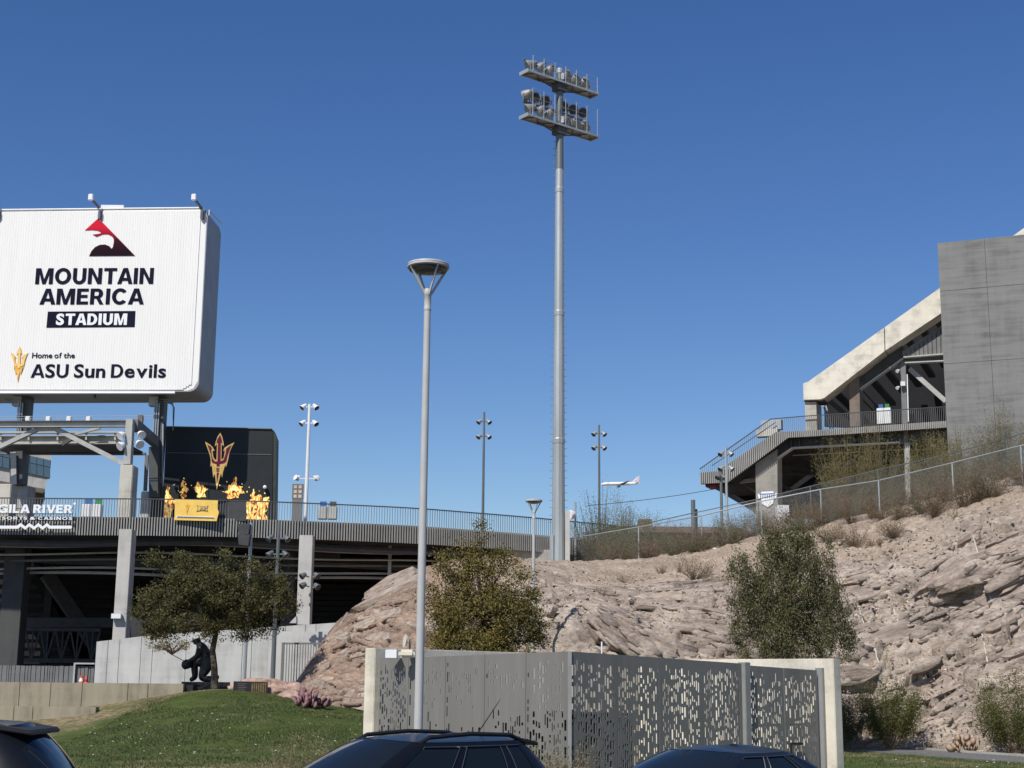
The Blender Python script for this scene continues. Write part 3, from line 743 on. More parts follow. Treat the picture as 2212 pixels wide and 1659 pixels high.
def glyph_loops(ch, w):
    """bold grotesque capitals, cap height 1, stroke w; closed loops, inner ones are holes"""
    h = w * .86
    if ch == 'I': return [[(0, 0), (w, 0), (w, 1), (0, 1)]]
    if ch == 'T': W = .72; return [[(W / 2 - w / 2, 0), (W / 2 + w / 2, 0), (W / 2 + w / 2, 1 - h), (W, 1 - h), (W, 1), (0, 1), (0, 1 - h), (W / 2 - w / 2, 1 - h)]]
    if ch == 'E': W = .62; m0, m1 = .5 - h / 2 + .01, .5 + h / 2 + .01; return [[(0, 0), (W, 0), (W, h), (w, h), (w, m0), (W * .93, m0), (W * .93, m1), (w, m1), (w, 1 - h), (W, 1 - h), (W, 1), (0, 1)]]
    if ch == 'L': W = .58; return [[(0, 0), (W, 0), (W, h), (w, h), (w, 1), (0, 1)]]
    if ch == 'N': W = .78; k = w * 1.12; return [[(0, 0), (w, 0), (w, 1 - k * 1.45), (W - k, 0), (W, 0), (W, 1), (W - w, 1), (W - w, k * 1.45), (k, 1), (0, 1)]]
    if ch == 'M': W = .98; k = w * 1.15; c = W / 2; return [[(0, 0), (w, 0), (w, .66), (c - w * .42, 0), (c + w * .42, 0), (W - w, .66), (W - w, 0), (W, 0), (W, 1), (W - k * 1.15, 1), (c, .30), (k * 1.15, 1), (0, 1)]]
    if ch == 'V': W = .84; c = W / 2; return [[(c - w * .58, 0), (c + w * .58, 0), (W, 1), (W - w * 1.08, 1), (c, .24), (w * 1.08, 1), (0, 1)]]
    if ch == 'A':
        W = .86; c = W / 2; s = w * 1.06; y0, y1 = .2, .2 + h * .95
        def xl(y): return s + (c - s) * (y / .8) * 1.0
        apex = .78
        xi = lambda y: s + (c - s) * y / apex
        return [[(0, 0), (s, 0), (xi(y0), y0), (W - xi(y0), y0), (W - s, 0), (W, 0), (c + w * .6, 1), (c - w * .6, 1)], [(xi(y1), y1), (W - xi(y1), y1), (c, apex)]]
    if ch == 'O': return [arc(.45, .5, .45, .515, 0, 360, 36)[:-1], arc(.45, .5, .45 - w, .515 - w * .93, 0, 360, 36)[:-1]]
    if ch == 'C': return [arc(.43, .5, .43, .515, 38, 322, 30) + arc(.43, .5, .43 - w, .515 - w * .93, 318, 42, 30)]
    if ch == 'U': W = .74; return [[(0, 1)] + arc(W / 2, .37, W / 2, .385, 180, 360, 18) + [(W, 1), (W - w, 1)] + arc(W / 2, .37, W / 2 - w, .385 - w * .93, 360, 180, 18) + [(w, 1)]]
    if ch == 'D': return [[(0, 0)] + arc(.32, .5, .43, .5, -90, 90, 20) + [(0, 1)], [(w, h)] + arc(.32, .5, .43 - w, .5 - h, -90, 90, 20) + [(w, 1 - h)]]
    if ch == 'R': return [[(0, 0), (w, 0), (w, .37), (.33, .37), (.52, 0), (.74, 0), (.53, .41)] + arc(.40, .69, .28, .31, -62, 90, 14) + [(0, 1)], [(w, .37 + h * .92)] + arc(.39, .5 * (.37 + h * .92 + 1 - h), .28 - w, .5 * (1 - h - .37 - h * .92), -90, 90, 12) + [(w, 1 - h)]]
    return None
_gc = {}
def glyph(ch, w):
    key = (ch, round(w, 3))
    if key in _gc: return _gc[key]
    lp = glyph_loops(ch, w)
    if lp:
        cu = bpy.data.curves.new('letter', 'CURVE'); cu.dimensions = '2D'; cu.fill_mode = 'FRONT'
        for l in lp:
            s_ = cu.splines.new('POLY'); s_.points.add(len(l) - 1)
            for i, (x, y) in enumerate(l): s_.points[i].co = (x, y, 0, 1)
            s_.use_cyclic_u = True
        ob = bpy.data.objects.new('letter', cu); C.objects.link(ob); dg = bpy.context.evaluated_depsgraph_get(); dg.update()
        me = bpy.data.meshes.new_from_object(ob.evaluated_get(dg)); bpy.data.objects.remove(ob, do_unlink=True); bpy.data.curves.remove(cu)
        bm_ = bmesh.new(); bm_.from_mesh(me); bmesh.ops.remove_doubles(bm_, verts=bm_.verts, dist=1e-5)
        vs = [v.co.copy() for v in bm_.verts]; fs = [[v.index for v in f.verts] for f in bm_.faces]
        nz_ = sum(f.normal.z for f in bm_.faces)
        if nz_ < 0: fs = [f[::-1] for f in fs]
        bm_.free(); bpy.data.meshes.remove(me)
    else:
        off = (w - .12) * .36
        ref, _ = text_mesh('I', off); H0 = max(v.y for v in ref) - min(v.y for v in ref)
        vs, fs = text_mesh(ch, off); y0 = min(v.y for v in ref)
        vs = [Vector((v.x / H0, (v.y - y0) / H0, 0)) for v in vs]
    xa = min(v.x for v in vs); wdt = max(v.x for v in vs) - xa
    _gc[key] = ([Vector((v.x - xa, v.y, 0)) for v in vs], fs, wdt)
    return _gc[key]
def text_on(pl, body, x0, y0, x1, y1, matl, parent, off, name='letter', bold=.2, space=.11, thick=.03):
    """one object per letter, filling the box (x0,y0)-(x1,y1) on plane pl, standing 'off' proud"""
    lay = []; cx = 0.0
    for ch in body:
        if ch == ' ': cx += .26; continue
        g_ = glyph(ch, bold); lay.append((ch, g_, cx)); cx += g_[2] + space * (.45 if ch in 'ATV' else 1)
    allv = [(v.x + c_, v.y) for _, g_, c_ in lay for v in g_[0]]
    xa, xb = min(p[0] for p in allv), max(p[0] for p in allv); ya, yb = min(p[1] for p in allv), max(p[1] for p in allv)
    a = pl.at(x0, y1, off); b = pl.at(x1, y1, off); c = pl.at(x0, y0, off)
    wdt = (b - a).dot(pl.u); hgt = (c - a).z
    for ch, (vs, fs, _), ox in lay:
        out = [a + pl.u * ((v.x + ox - xa) / (xb - xa) * wdt) + Vector((0, 0, (v.y - ya) / (yb - ya) * hgt)) for v in vs]
        n = len(vs); bm = MB(); bm.add(out, fs); bm.add([p - pl.n * thick for p in out], [tuple(reversed(f)) for f in fs])
        ed = set((f[i], f[(i + 1) % len(f)]) for f in fs for i in range(len(f)))
        for (i, j) in ed:
            if (j, i) not in ed: bm.f.append((i, n + i, n + j, j))
        bm.build('letter', matl, parent, fixn=False)
def shape_on(pl, pts, matl, parent, off, name, thick=0.03, conv=None):
    poly = [pl.at(*(conv(*p) if conv else p), off) for p in pts]
    bm = MB(); bm.prism(poly, pl.n * -thick)
    o = bm.build(name, matl, parent)
    return o

M['interior3'] = mat('interior3', (.07, .07, .07), .8)  # truss and beams darkened; under-deck shade put into the colour
# ------------------------------------------------------------------ plaza, retaining walls
pz = MB(); pz.box((-29.2, 88.5, 1.0), (40, 55, 2.06)); structure(pz.build('plaza', M['concrete_dark']))
def wall_run(name, label, pts, z0, z1, th, matl, joints=(), parent=None, cat='wall'):
    """straight wall from a to b with recessed vertical joints"""
    a, b = Vector(pts[0]), Vector(pts[1]); d = (b - a).normalized(); nv = Vector((d.y, -d.x, 0))
    t = thing(name, label, cat, ((a.x + b.x) / 2, (a.y + b.y) / 2, z0))
    L = (b - a).length; cuts = [0] + sorted(joints) + [L]
    for i in range(len(cuts) - 1):
        p = a + d * (cuts[i] + (.012 if i else 0)); q = a + d * (cuts[i + 1] - (.012 if i < len(cuts) - 2 else 0))
        zz1a = z1(cuts[i] / L) if callable(z1) else z1; zz1b = z1(cuts[i + 1] / L) if callable(z1) else z1
        bm = MB(); po = [Vector((p.x, p.y, z0)), Vector((q.x, q.y, z0)), Vector((q.x, q.y, zz1b)), Vector((p.x, p.y, zz1a))]
        bm.prism(po, -nv * th); bm.build('wall_panel', matl, t)
    bm = MB(); p = a - nv * .03; q = b - nv * .03
    bm.prism([Vector((p.x, p.y, z0)) + d * .05, Vector((q.x, q.y, z0)) - d * .05, Vector((q.x, q.y, (z1(1) if callable(z1) else z1) - .03)) - d * .05, Vector((p.x, p.y, (z1(0) if callable(z1) else z1) - .03)) + d * .05], -nv * (th - .06))
    bm.build('joint_core', M['joint'], t)
    return t
a = PY(-60, 1477, 60); b = PY(396, 1477, 60)
def jx(a, b, Y, pxs): return [(PY(p, 1480, Y).x - a.x) for p in pxs]
wall_run('retaining_wall', 'long stained tan concrete retaining wall with dark joints, below the dark fence, at upper level', (Vector((a.x, 60, 0)), Vector((b.x, 60, 0))), .3, b.z, .4, M['concrete_weathered'], jx(a, b, 60, (43, 110, 178, 277, 320)))
a = PY(-60, 1525, 58); b = PY(207, 1525, 58)
wall_run('retaining_wall', 'lower step of grey concrete retaining wall at far left, ending at the worn turf', (Vector((a.x, 58, 0)), Vector((b.x, 58, 0))), -.3, a.z, .5, M['concrete_weathered'], jx(a, b, 58, (34, 75)))
# tall concrete wall behind the statue
WY = 74.0
a = PY(203, 1475, WY); b = PY(738, 1475, WY)
za, zm, zb = PY(203, 1386, WY).z, PY(330, 1371, WY).z, PY(738, 1344, WY).z
def ztop(t):
    return za + (zm - za) * t / .24 if t < .24 else zm + (zb - zm) * (t - .24) / .76
wall_run('ramp_wall', 'tall pale grey concrete wall with vertical joints behind the kneeling statue', (Vector((a.x, WY, 0)), Vector((b.x, WY, 0))), 1.6, ztop, .5, M['concrete_wall'], jx(a, b, WY, (228, 253, 300, 325, 398, 455, 520, 540, 588, 612, 655, 678)))
# dark board fence on the plaza
FY = 79.0
fa = PY(-40, 1437, FY); fb_ = PY(203, 1437, FY)
t = thing('board_fence', 'dark fence of upright boards on the plaza under the deck', 'fence', ((fa.x + fb_.x) / 2, FY, 2.0))
x = fa.x; r_ = random.Random(3)
while x < fb_.x:
    wb = r_.choice([.12, .16, .2, .26])
    bm = MB(); bm.box((x + wb / 2, FY + r_.uniform(-.02, .02), (2.0 + fa.z) / 2), (wb - .035, .05, fa.z - 2.0 + r_.uniform(-.02, .02))); bm.build('board', M['steel_mid'], t)
    x += wb
bm = MB(); bm.bar((fa.x, FY + .08, 2.5), (fb_.x, FY + .08, 2.5), .05, .08); bm.bar((fa.x, FY + .08, fa.z - .15), (fb_.x, FY + .08, fa.z - .15), .05, .08); bm.build('rail', M['steel_dark'], t)
g0 = PY(160, 1433, FY - .3); g1 = PY(203, 1433, FY - .3)
bm = MB(); bm.bar((g0.x, FY - .15, g0.z), (g1.x, FY - .15, g0.z), .08, .08); bm.bar((g0.x, FY - .15, 2.05), (g0.x, FY - .15, g0.z + .03), .09, .09, (0, 1, 0)); bm.build('gate_frame', M['steel_grey'], t)
for px, h, lab in ((175, .48, 'orange and white traffic cone before the dark board fence'), (186, .42, 'small dark red cone beside the orange and white cone')):
    c = PY(px, 1476, 76); c.z = 2.04
    t = thing('traffic_cone', lab, 'cone', c)
    bm = MB(); bm.box(c + Vector((0, 0, .02)), (.36, .36, .04)); bm.build('base', M['orange'], t)
    bm = MB(); bm.lathe([(.14, .04), (.03, h)], 14, c); cn = bm.build('cone', M['orange'], t, smooth=True)
    bm = MB(); bm.lathe([(.118, h * .3), (.072, h * .65)], 14, c); bm.build('band', M['white_metal'] if h > .45 else M['maroon'], t, smooth=True)
# gate with upright bars at the end of the wall
GY = 71.5
t = thing('bar_gate', 'grey metal gate of upright bars between concrete wall and rock', 'gate', (PY(650, 1480, GY).x, GY, 1.9))
p0, p1 = PY(612, 1390, GY), PY(702, 1390, GY)
bm = MB(); bm.bar(p0, p1, .07, .09); bm.build('top_rail', M['steel_mid'], t)
bm = MB(); bm.bar((p0.x, GY, 1.6), (p0.x, GY, p0.z + .05), .13, .13, (0, 1, 0)); bm.build('post', M['steel_mid'], t)
for i in range(15):
    x = p0.x + .18 + (p1.x - p0.x - .2) * i / 14
    bm = MB(); bm.bar((x, GY, 1.55), (x, GY, p0.z - .04), .04, .04, (0, 1, 0)); bm.build('bar', M['steel_mid'], t)
# return wall that shades the recess
bm = MB(); q0 = PY(600, 1390, GY + .3)
bm.box((PY(660, 1400, 73.2).x, 73.2, 3.0), (3.6, .3, 3.4)); tag(bm.build('recess_wall', M['concrete_wall']), 'pale concrete wall in the recess behind the bar gate', 'wall')

# ------------------------------------------------------------------ stadium concourse (left)
ZR, ZF, ZB = 12.2, 11.18, 10.15
rp = [(-160, 1075), (-60, 1075.5), (40, 1076), (100, 1077), (240, 1077.5), (370, 1078.5), (500, 1081), (640, 1086), (780, 1092), (900, 1098), (1000, 1106), (1100, 1114), (1190, 1122), (1280, 1131), (1330, 1136)]
path = [PZ(px, py, ZR) for px, py in rp]
def dens(pts, step):
    out = []; acc = 0
    for i in range(len(pts) - 1):
        a, b = pts[i], pts[i + 1]; L = (b - a).length; k = acc
        while k < L: out.append((a.lerp(b, k / L), (b - a).normalized())); k += step
        acc = k - L
    return out
cs = path[:]
for _ in range(2):                                          # smooth the curve of the parapet
    cs = [cs[0]] + [p for i in range(len(cs) - 1) for p in (cs[i].lerp(cs[i + 1], .25), cs[i].lerp(cs[i + 1], .75))] + [cs[-1]]
path = cs
st = thing('stadium_concourse', 'stadium concourse deck with slatted grey fascia over dark open understructure', 'stadium', (-14, 84, 2.0))
sl = MB(); pk = MB()
for p, d in dens(path, .155):
    n = Vector((d.y, -d.x, 0))
    sl.box(Vector((p.x, p.y, (ZF + ZB) / 2)) + n * .06, (.07, .09, ZF - ZB), (d, n, Vector((0, 0, 1))))
    pk.box(Vector((p.x, p.y, (ZF + ZR) / 2)) + n * .03, (.022, .04, ZR - ZF), (d, n, Vector((0, 0, 1))))
o = sl.build('fascia_slat', M['slat'], st, fixn=False); o['kind'] = 'stuff'
o = pk.build('baluster', M['steel_mid'], st, fixn=False); o['kind'] = 'stuff'
fs_ = MB(); tr = MB(); ce = MB(); ex = MB()
for i in range(len(path) - 1):
    a, b = path[i], path[i + 1]; d = (b - a).normalized(); n = Vector((d.y, -d.x, 0))
    fs_.prism([Vector((a.x, a.y, ZB)), Vector((b.x, b.y, ZB)), Vector((b.x, b.y, ZF)), Vector((a.x, a.y, ZF))], -n * .12)
    tr.bar(Vector((a.x, a.y, ZR)) + n * .03, Vector((b.x, b.y, ZR)) + n * .03, .08, .06)
fs_.build('fascia_back', M['slat_dark'], st); tr.build('top_rail', M['rail'], st)
pl_ = [Vector((p.x, p.y + .25, ZB + .1)) for p in path]
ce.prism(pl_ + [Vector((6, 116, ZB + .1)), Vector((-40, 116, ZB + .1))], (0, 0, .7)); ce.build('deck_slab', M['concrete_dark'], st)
# edge girder and service pipes under the deck
for off, z, rr_, mm in ((1.0, 9.85, .2, 'steel_dark'), (1.6, 9.72, .05, 'steel_grey'), (2.6, 9.35, .06, 'steel_grey'), (3.2, 9.0, .07, 'steel_mid'), (3.6, 8.55, .07, 'steel_grey'), (4.2, 8.3, .09, 'steel_grey'), (5.5, 9.2, .3, 'steel_dark')):
    bm = MB(); bm.tube([Vector((p.x, p.y + off, z + .1 * math.sin(p.x * .35 + off))) for p in path[::2] if p.x < 1.5], rr_, 6); bm.build('service_pipe', M[mm], st)
# back of the understructure: sloping seating tiers, rakers, truss
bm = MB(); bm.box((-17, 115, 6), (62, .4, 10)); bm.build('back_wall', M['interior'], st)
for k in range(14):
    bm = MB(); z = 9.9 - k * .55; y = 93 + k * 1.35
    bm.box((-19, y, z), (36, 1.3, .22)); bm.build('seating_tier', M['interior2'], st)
for xk in (-30, -22.5, -15, -7.5):
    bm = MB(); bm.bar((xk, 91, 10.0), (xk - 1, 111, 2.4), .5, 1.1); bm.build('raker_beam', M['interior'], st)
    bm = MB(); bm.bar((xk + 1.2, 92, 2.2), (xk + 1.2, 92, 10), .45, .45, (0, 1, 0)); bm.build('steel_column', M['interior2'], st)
bm = MB(); y = 90; za_, zb__ = PY(100, 1427, y).z, PY(100, 1360, y).z
xa, xb = PY(20, 1400, y).x, PY(215, 1400, y).x
bm.bar((xa, y, za_), (xb, y, za_), .2, .25); bm.bar((xa, y, zb__), (xb, y, zb__), .2, .2)
nseg = 6
for i in range(nseg):
    x0 = xa + (xb - xa) * i / nseg; x1 = xa + (xb - xa) * (i + 1) / nseg; xm = (x0 + x1) / 2
    bm.bar((x0, y, zb__), (xm, y, za_), .1, .1); bm.bar((xm, y, za_), (x1, y, zb__), .1, .1)
    bm.bar((xm, y, za_), (xm, y, zb__), .08, .08, (0, 1, 0))
bm.build('lattice_truss', M['interior3'], st)
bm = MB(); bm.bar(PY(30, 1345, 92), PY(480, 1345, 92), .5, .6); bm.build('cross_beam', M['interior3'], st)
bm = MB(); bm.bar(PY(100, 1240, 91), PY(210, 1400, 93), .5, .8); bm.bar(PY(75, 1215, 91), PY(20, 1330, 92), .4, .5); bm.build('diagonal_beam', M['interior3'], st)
# columns
def column(px, pyb, pyt, Y, wpx, matl, dep=.8, name='column'):
    a = PY(px[0], pyb, Y); b = PY(px[1], pyt, Y); w_ = wpx / 3150 * Y
    bm = MB(); x = (a.x + b.x) / 2
    bm.box((x, Y + dep / 2, (a.z + ZB) / 2 + .05), (w_, dep, ZB - a.z + .1))
    return bm.build(name, matl, st, bevel=.02)
c1 = column((256, 270), 1390, 1160, 78.6, 28, M['concrete'], 1.0)
c2 = column((655, 660), 1350, 1166, 81.0, 29, M['concrete'], .9)
column((839, 842), 1320, 1180, 86.5, 7, M['steel_grey'], .3, 'steel_column')
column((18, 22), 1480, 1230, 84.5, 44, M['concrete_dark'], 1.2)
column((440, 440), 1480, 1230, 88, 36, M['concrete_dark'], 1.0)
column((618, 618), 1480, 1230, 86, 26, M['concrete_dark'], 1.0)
bm = MB(); p = PY(252, 1331, 78.4); bm.box(p, (.5, .3, .25)); bm.build('wall_light', M['white_metal'], st)
# haunch at the foot of the second column
bm = MB(); bm.prism([PY(625, 1346, 80.9), PY(640, 1330, 80.9), PY(640, 1346, 80.9)], (0, .5, 0)); bm.build('haunch', M['concrete'], st)
# inner ramp wall seen between the columns
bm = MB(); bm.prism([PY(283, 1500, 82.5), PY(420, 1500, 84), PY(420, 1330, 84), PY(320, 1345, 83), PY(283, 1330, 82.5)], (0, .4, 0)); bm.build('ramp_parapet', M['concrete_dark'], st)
bm = MB(); bm.box(PY(700, 1190, 85), (1.9, .1, .8)); bm.build('hanging_sign', M['interior2'], st)
# abutment near the light tower
bm = MB(); a = PY(1062, 1180, 87.5); b = PY(1200, 1180, 87.8)
bm.prism([Vector((a.x, 88.2, 6.5)), Vector((b.x, 89.2, 6.5)), Vector((b.x, 89.2, 10.3)), Vector((a.x, 88.2, 10.3))], (0, 5, 0)); bm.build('abutment', M['concrete'], st)
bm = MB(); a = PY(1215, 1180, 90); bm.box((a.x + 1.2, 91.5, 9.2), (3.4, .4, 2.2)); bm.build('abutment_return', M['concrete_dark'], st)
# rolling shutter bays in the dark
bm = MB()
for k in range(16): bm.box((PY(770, 1300, 96).x, 96, 3.0 + k * .36), (9, .12, .3))
o = bm.build('shutter_slat', M['interior2'], st); o['kind'] = 'stuff'

# lettering on the parapet
PB = Plane(path[4] + Vector((0, -.3, 0)), (path[12] - path[3]).normalized())
gs = thing('parapet_sign', 'white raised GILA RIVER sign letters on the slatted parapet at left', 'sign', PB.at(80, 1140))
def c2d(x, y): return (x * .19182, 833.9 + y * .19182)
x0, y0 = c2d(-30, 1330); x1, y1 = c2d(812, 1428); text_on(PB, 'GILA RIVER', x0, y0, x1, y1, M['print_white'], gs, .12, bold=.23, thick=.08)
x0, y0 = c2d(-95, 1468); x1, y1 = c2d(812, 1502); text_on(PB, 'RESORTS & CASINOS', x0, y0, x1, y1, M['print_white'], gs, .10, bold=.2, space=.2, thick=.06)
zz = [(-100, 1572), (190, 1572), (232, 1542), (283, 1582), (330, 1542), (383, 1582), (430, 1542), (480, 1582), (528, 1542), (565, 1572), (800, 1572), (812, 1588), (800, 1606), (548, 1606), (528, 1580), (480, 1618), (430, 1580), (383, 1618), (330, 1580), (283, 1618), (232, 1580), (205, 1606), (-100, 1606)]
shape_on(PB, zz, M['print_white'], gs, .11, 'zigzag_line', .06, c2d)
bm = MB(); p = PB.at(*c2d(843, 1325), .1); bm.lathe([(.07, 0), (.07, .04)], 16, p, PB.n); bm.build('trademark_dot', M['print_white'], gs)
# backing behind letters
bm = MB(); a = PB.at(*c2d(-110, 1440), .03); b = PB.at(*c2d(820, 1440), .03); bm.bar(a, b, .03, .04); a = PB.at(*c2d(-110, 1380), .03); b = PB.at(*c2d(820, 1380), .03); bm.bar(a, b, .03, .04); bm.build('mounting_rail', M['rail'], gs)

# ------------------------------------------------------------------ main billboard
BBY = 92.0
yaw = .045
BP = Plane(PY(225, 650, BBY), (1, -yaw, 0))
bb = thing('stadium_billboard', 'huge white billboard reading MOUNTAIN AMERICA STADIUM on dark posts', 'billboard', BP.at(200, 1080))
def k2d(x, y): return (x * .27770, 416.9 + y * .27775)
# body outline in the plane, rounded lower right corner
out = [(-60, 456), (430, 450), (444, 454), (448.5, 468)]
cx, cy, rr_ = 407, 823, 23
out += [(431, 800)] + [(cx + rr_ * math.cos(t_), cy + rr_ * math.sin(t_)) for t_ in [i * math.pi / 12 for i in range(0, 7)]] + [(-60, 848)]
dep = 3.7
face = [BP.at(x, y) for x, y in out]
bm = MB(); bm.prism(face, BP.n * -dep); bm.build('sign_box', M['sign_grey'], bb, smooth=True)
# face: narrow upright ribs
a = BP.at(-50, 649); b = BP.at(424, 649); zt0 = BP.at(200, 457).z; zb0 = BP.at(200, 842).z
L = (b - a).dot(BP.u); nr = 84
def edge_limits(s):
    px = -50 + (424 + 50) * s
    return zb0 + (0 if px < 405 else (px - 405) * .02), zt0
bm = MB()
tw = L / nr
for i in range(nr):
    s0 = i * tw; c0 = a + BP.u * s0; zb_, zt_ = edge_limits((s0 + tw / 2) / L)
    p = c0 + BP.u * (tw / 2) + BP.n * .03
    bm.box(Vector((p.x, p.y, (zb_ + zt_) / 2)), (tw - .006, .07, zt_ - zb_), (BP.u, BP.n, Vector((0, 0, 1))))
o = bm.build('face_rib', M['sign_white'], bb); o['kind'] = 'stuff'
shape_on(BP, [(-58, 458), (429, 452), (442, 456), (446, 470), (429.5, 800), (428, 822), (418, 839), (405, 844), (-58, 846)], M['sign_white'], bb, .012, 'face_sheet', .01)
o_ = .072
def tx(body, x0, y0, x1, y1, mm='navy', **k):
    p0 = k2d(x0, y0); p1 = k2d(x1, y1); return text_on(BP, body, p0[0], p0[1], p1[0], p1[1], M[mm], bb, k.pop('off', o_ + .03), thick=.025, **k)
tx('MOUNTAIN', 272, 583, 1190, 710, bold=.215)
tx('AMERICA', 305, 742, 1117, 868, bold=.215)
shape_on(BP, [(372, 922), (1053, 917), (1047, 1042), (360, 1047)], M['navy'], bb, o_ + .02, 'stadium_bar', .018, k2d)
tx('STADIUM', 433, 937, 985, 1028, 'print_white', bold=.235, off=o_ + .05)
tx('Home of the', 248, 1241, 580, 1284, bold=.15, space=.1)
tx('ASU Sun Devils', 237, 1330, 1288, 1437, bold=.18, space=.1)
lg = [(765, 195), (1050, 488), (693, 490), (712, 450), (740, 420), (775, 403), (815, 400), (848, 412), (868, 433), (878, 420), (885, 385), (886, 360), (870, 335), (840, 320), (800, 320), (775, 330), (750, 340), (738, 333), (720, 323), (760, 318), (785, 312), (783, 303), (760, 292), (715, 287), (660, 290)]
m = bpy.data.materials.new('logo_gradient'); m.use_nodes = True; n_ = m.node_tree
tc = n_.nodes.new('ShaderNodeTexCoord'); sx = n_.nodes.new('ShaderNodeSeparateXYZ'); cr = n_.nodes.new('ShaderNodeValToRGB')
n_.links.new(tc.outputs['Generated'], sx.inputs[0]); n_.links.new(sx.outputs['Z'], cr.inputs[0]); n_.links.new(cr.outputs[0], n_.nodes['Principled BSDF'].inputs['Base Color'])
e = cr.color_ramp.elements; e[0].position = .15; e[0].color = (.018, .008, .014, 1); e[1].position = .75; e[1].color = (.62, .018, .045, 1); q_ = e.new(.42); q_.color = (.05, .008, .018, 1); q_ = e.new(.55); q_.color = (.3, .012, .03, 1)
n_.nodes['Principled BSDF'].inputs['Roughness'].default_value = .8; n_.nodes['Principled BSDF'].inputs['Specular IOR Level'].default_value = .06
shape_on(BP, lg, m, bb, o_ + .03, 'mountain_emblem', .025, k2d)
# pitchfork emblem
TO = [(1015, 425), (1035, 465), (1050, 530), (1055, 572), (1030, 550), (1028, 700), (1030, 722), (1052, 700), (1062, 650), (1065, 612), (1048, 628), (1060, 590), (1100, 565), (1168, 530), (1140, 580), (1115, 640), (1100, 720), (1078, 800), (1068, 770), (1060, 800), (1045, 850), (1035, 915), (1025, 860), (1012, 905), (977, 1045), (960, 900), (950, 870), (940, 915), (932, 850), (928, 800), (918, 780), (908, 797), (912, 730), (905, 680), (885, 620), (862, 560), (850, 522), (905, 555), (935, 585), (955, 625), (935, 618), (932, 640), (940, 690), (955, 715), (972, 722), (975, 700), (980, 550), (957, 572), (965, 530), (985, 470)]
TI = [(1015, 447), (1032, 500), (1040, 545), (1022, 535), (1020, 735), (1050, 722), (1072, 660), (1080, 600), (1105, 580), (1142, 556), (1120, 610), (1095, 680), (1085, 735), (1060, 760), (1010, 770), (1010, 795), (975, 795), (975, 770), (930, 755), (922, 735), (915, 670), (890, 600), (873, 548), (910, 575), (932, 604), (918, 605), (922, 660), (935, 712), (960, 740), (985, 737), (990, 535), (972, 545), (982, 500)]
TS = [(976, 860), (1003, 860), (978, 990)]
def d3(x, y): return (274.3 + x * .19841, 850.3 + y * .19841)
def fork(pl, parent, off, conv, m1, m2, inner=True):
    o = shape_on(pl, TO, m1, parent, off, 'pitchfork_emblem', .02, conv)
    WL[o] = WL[parent]
    if inner:
        for k, q in enumerate((TI, TS)):
            i_ = shape_on(pl, q, m2, o, off + .03, 'emblem_fill', .02, conv)
def small(x, y): return k2d(82 + (x - 850) / 318 * 140, 1195 + (y - 425) / 620 * 280)
fork(BP, bb, o_ + .03, small, M['gold'], M['gold_pale'])
shape_on(BP, [(915, 800), (930, 770), (1060, 770), (1075, 800), (1035, 900), (1010, 840), (1000, 920), (977, 1000), (960, 880), (940, 900)], M['maroon'], bb, o_ + .028, 'emblem_maroon', .02, small)  # maroon lower part of the printed pitchfork
# trim tube along the bottom
bm = MB(); bm.tube([BP.at(-60, 848.5, .14), BP.at(378, 848.5, .14)], .085, 8); bm.build('bottom_trim', M['white_metal'], bb, smooth=True)
bm = MB(); bm.tube([BP.at(-60, 454, .02), BP.at(430, 449, .02)], .06, 8); bm.build('top_trim', M['white_metal'], bb, smooth=True)
# lamp brackets along the top
for x, y in ((-6, 118), (780, 118), (1575, 118)):
    d = k2d(x, y); b0 = BP.at(d[0], d[1] + 2, 0)
    hd = b0 + Vector((-.2, -.9, .38)) + BP.u * -.15
    bm = MB(); bm.bar(b0 + Vector((0, .6, .0)), hd, .10, .16); br = bm.build('lamp_bracket', M['steel_mid'], bb)
    bm = MB(); bm.box(hd + Vector((-.05, 0, .12)), (.3, .26, .42)); bm.build('sign_lamp', M['white_metal'], bb, bevel=.03)
    bm = MB(); bm.box(b0 + BP.n * .1 + Vector((.12, 0, -.45)), (.12, .08, .9)); bm.build('bracket_foot', M['steel_mid'], bb)
bm = MB(); p = BP.at(240, 448.5); bm.box(p + Vector((0, .5, .12)), (1.5, .5, .3)); bm.build('roof_unit', M['white_metal'], bb)
bm = MB(); p = BP.at(447, 460); bm.bar(p + Vector((.1, .2, .25)), p + Vector((.4, 3.2, .25)), .06, .06); bm.bar(p + Vector((.1, .2, -.1)), p + Vector((.1, .2, .28)), .05, .05, (0, 1, 0)); bm.build('edge_rail', M['white_metal'], bb)
# belly frame and posts
zbot = BP.at(200, 848).z
for (xa_, xb_, nm) in ((33, 64, 0), (329, 357, 1)):
    q0 = BP.at(xa_, 900, -1.0); q1 = BP.at(xb_, 900, -1.0)
    wd_ = (q1 - q0).length; cx_ = (q0.x + q1.x) / 2; cy_ = q0.y + .6
    bm = MB(); bm.box((cx_, cy_, (10.5 + zbot) / 2), (wd_ * .62, 1.0, zbot - 10.5 - .02)); bm.build('post', M['steel_dark'], bb)
    for k in range(3):
        bm = MB(); xx = cx_ - wd_ * .34 + k * .14
        bm.tube([(xx, cy_ - .62, 12), (xx, cy_ - .62, zbot - .25 - .12 * k), (xx + (.9 if nm else -.9), cy_ - .62, zbot - .25 - .12 * k)], .05, 8); bm.build('conduit', M['galv'], bb, smooth=True)
    bm = MB(); bm.box((cx_ - wd_ * .5, cy_ - .3, zbot - .35), (.6, .6, .6)); bm.build('junction_box', M['steel_grey'], bb)
bm = MB(); bm.tube([BP.at(205, 852, -.5), BP.at(205, 860, -.5)], .09, 8); bm.build('drain', M['steel_dark'], bb)
bm = MB(); p = BP.at(364, 871, -1); q = BP.at(374, 874, -1); bm.tube([p, q, BP.at(374, 930, -1)], .03, 6); bm.build('cable', M['rail'], bb)

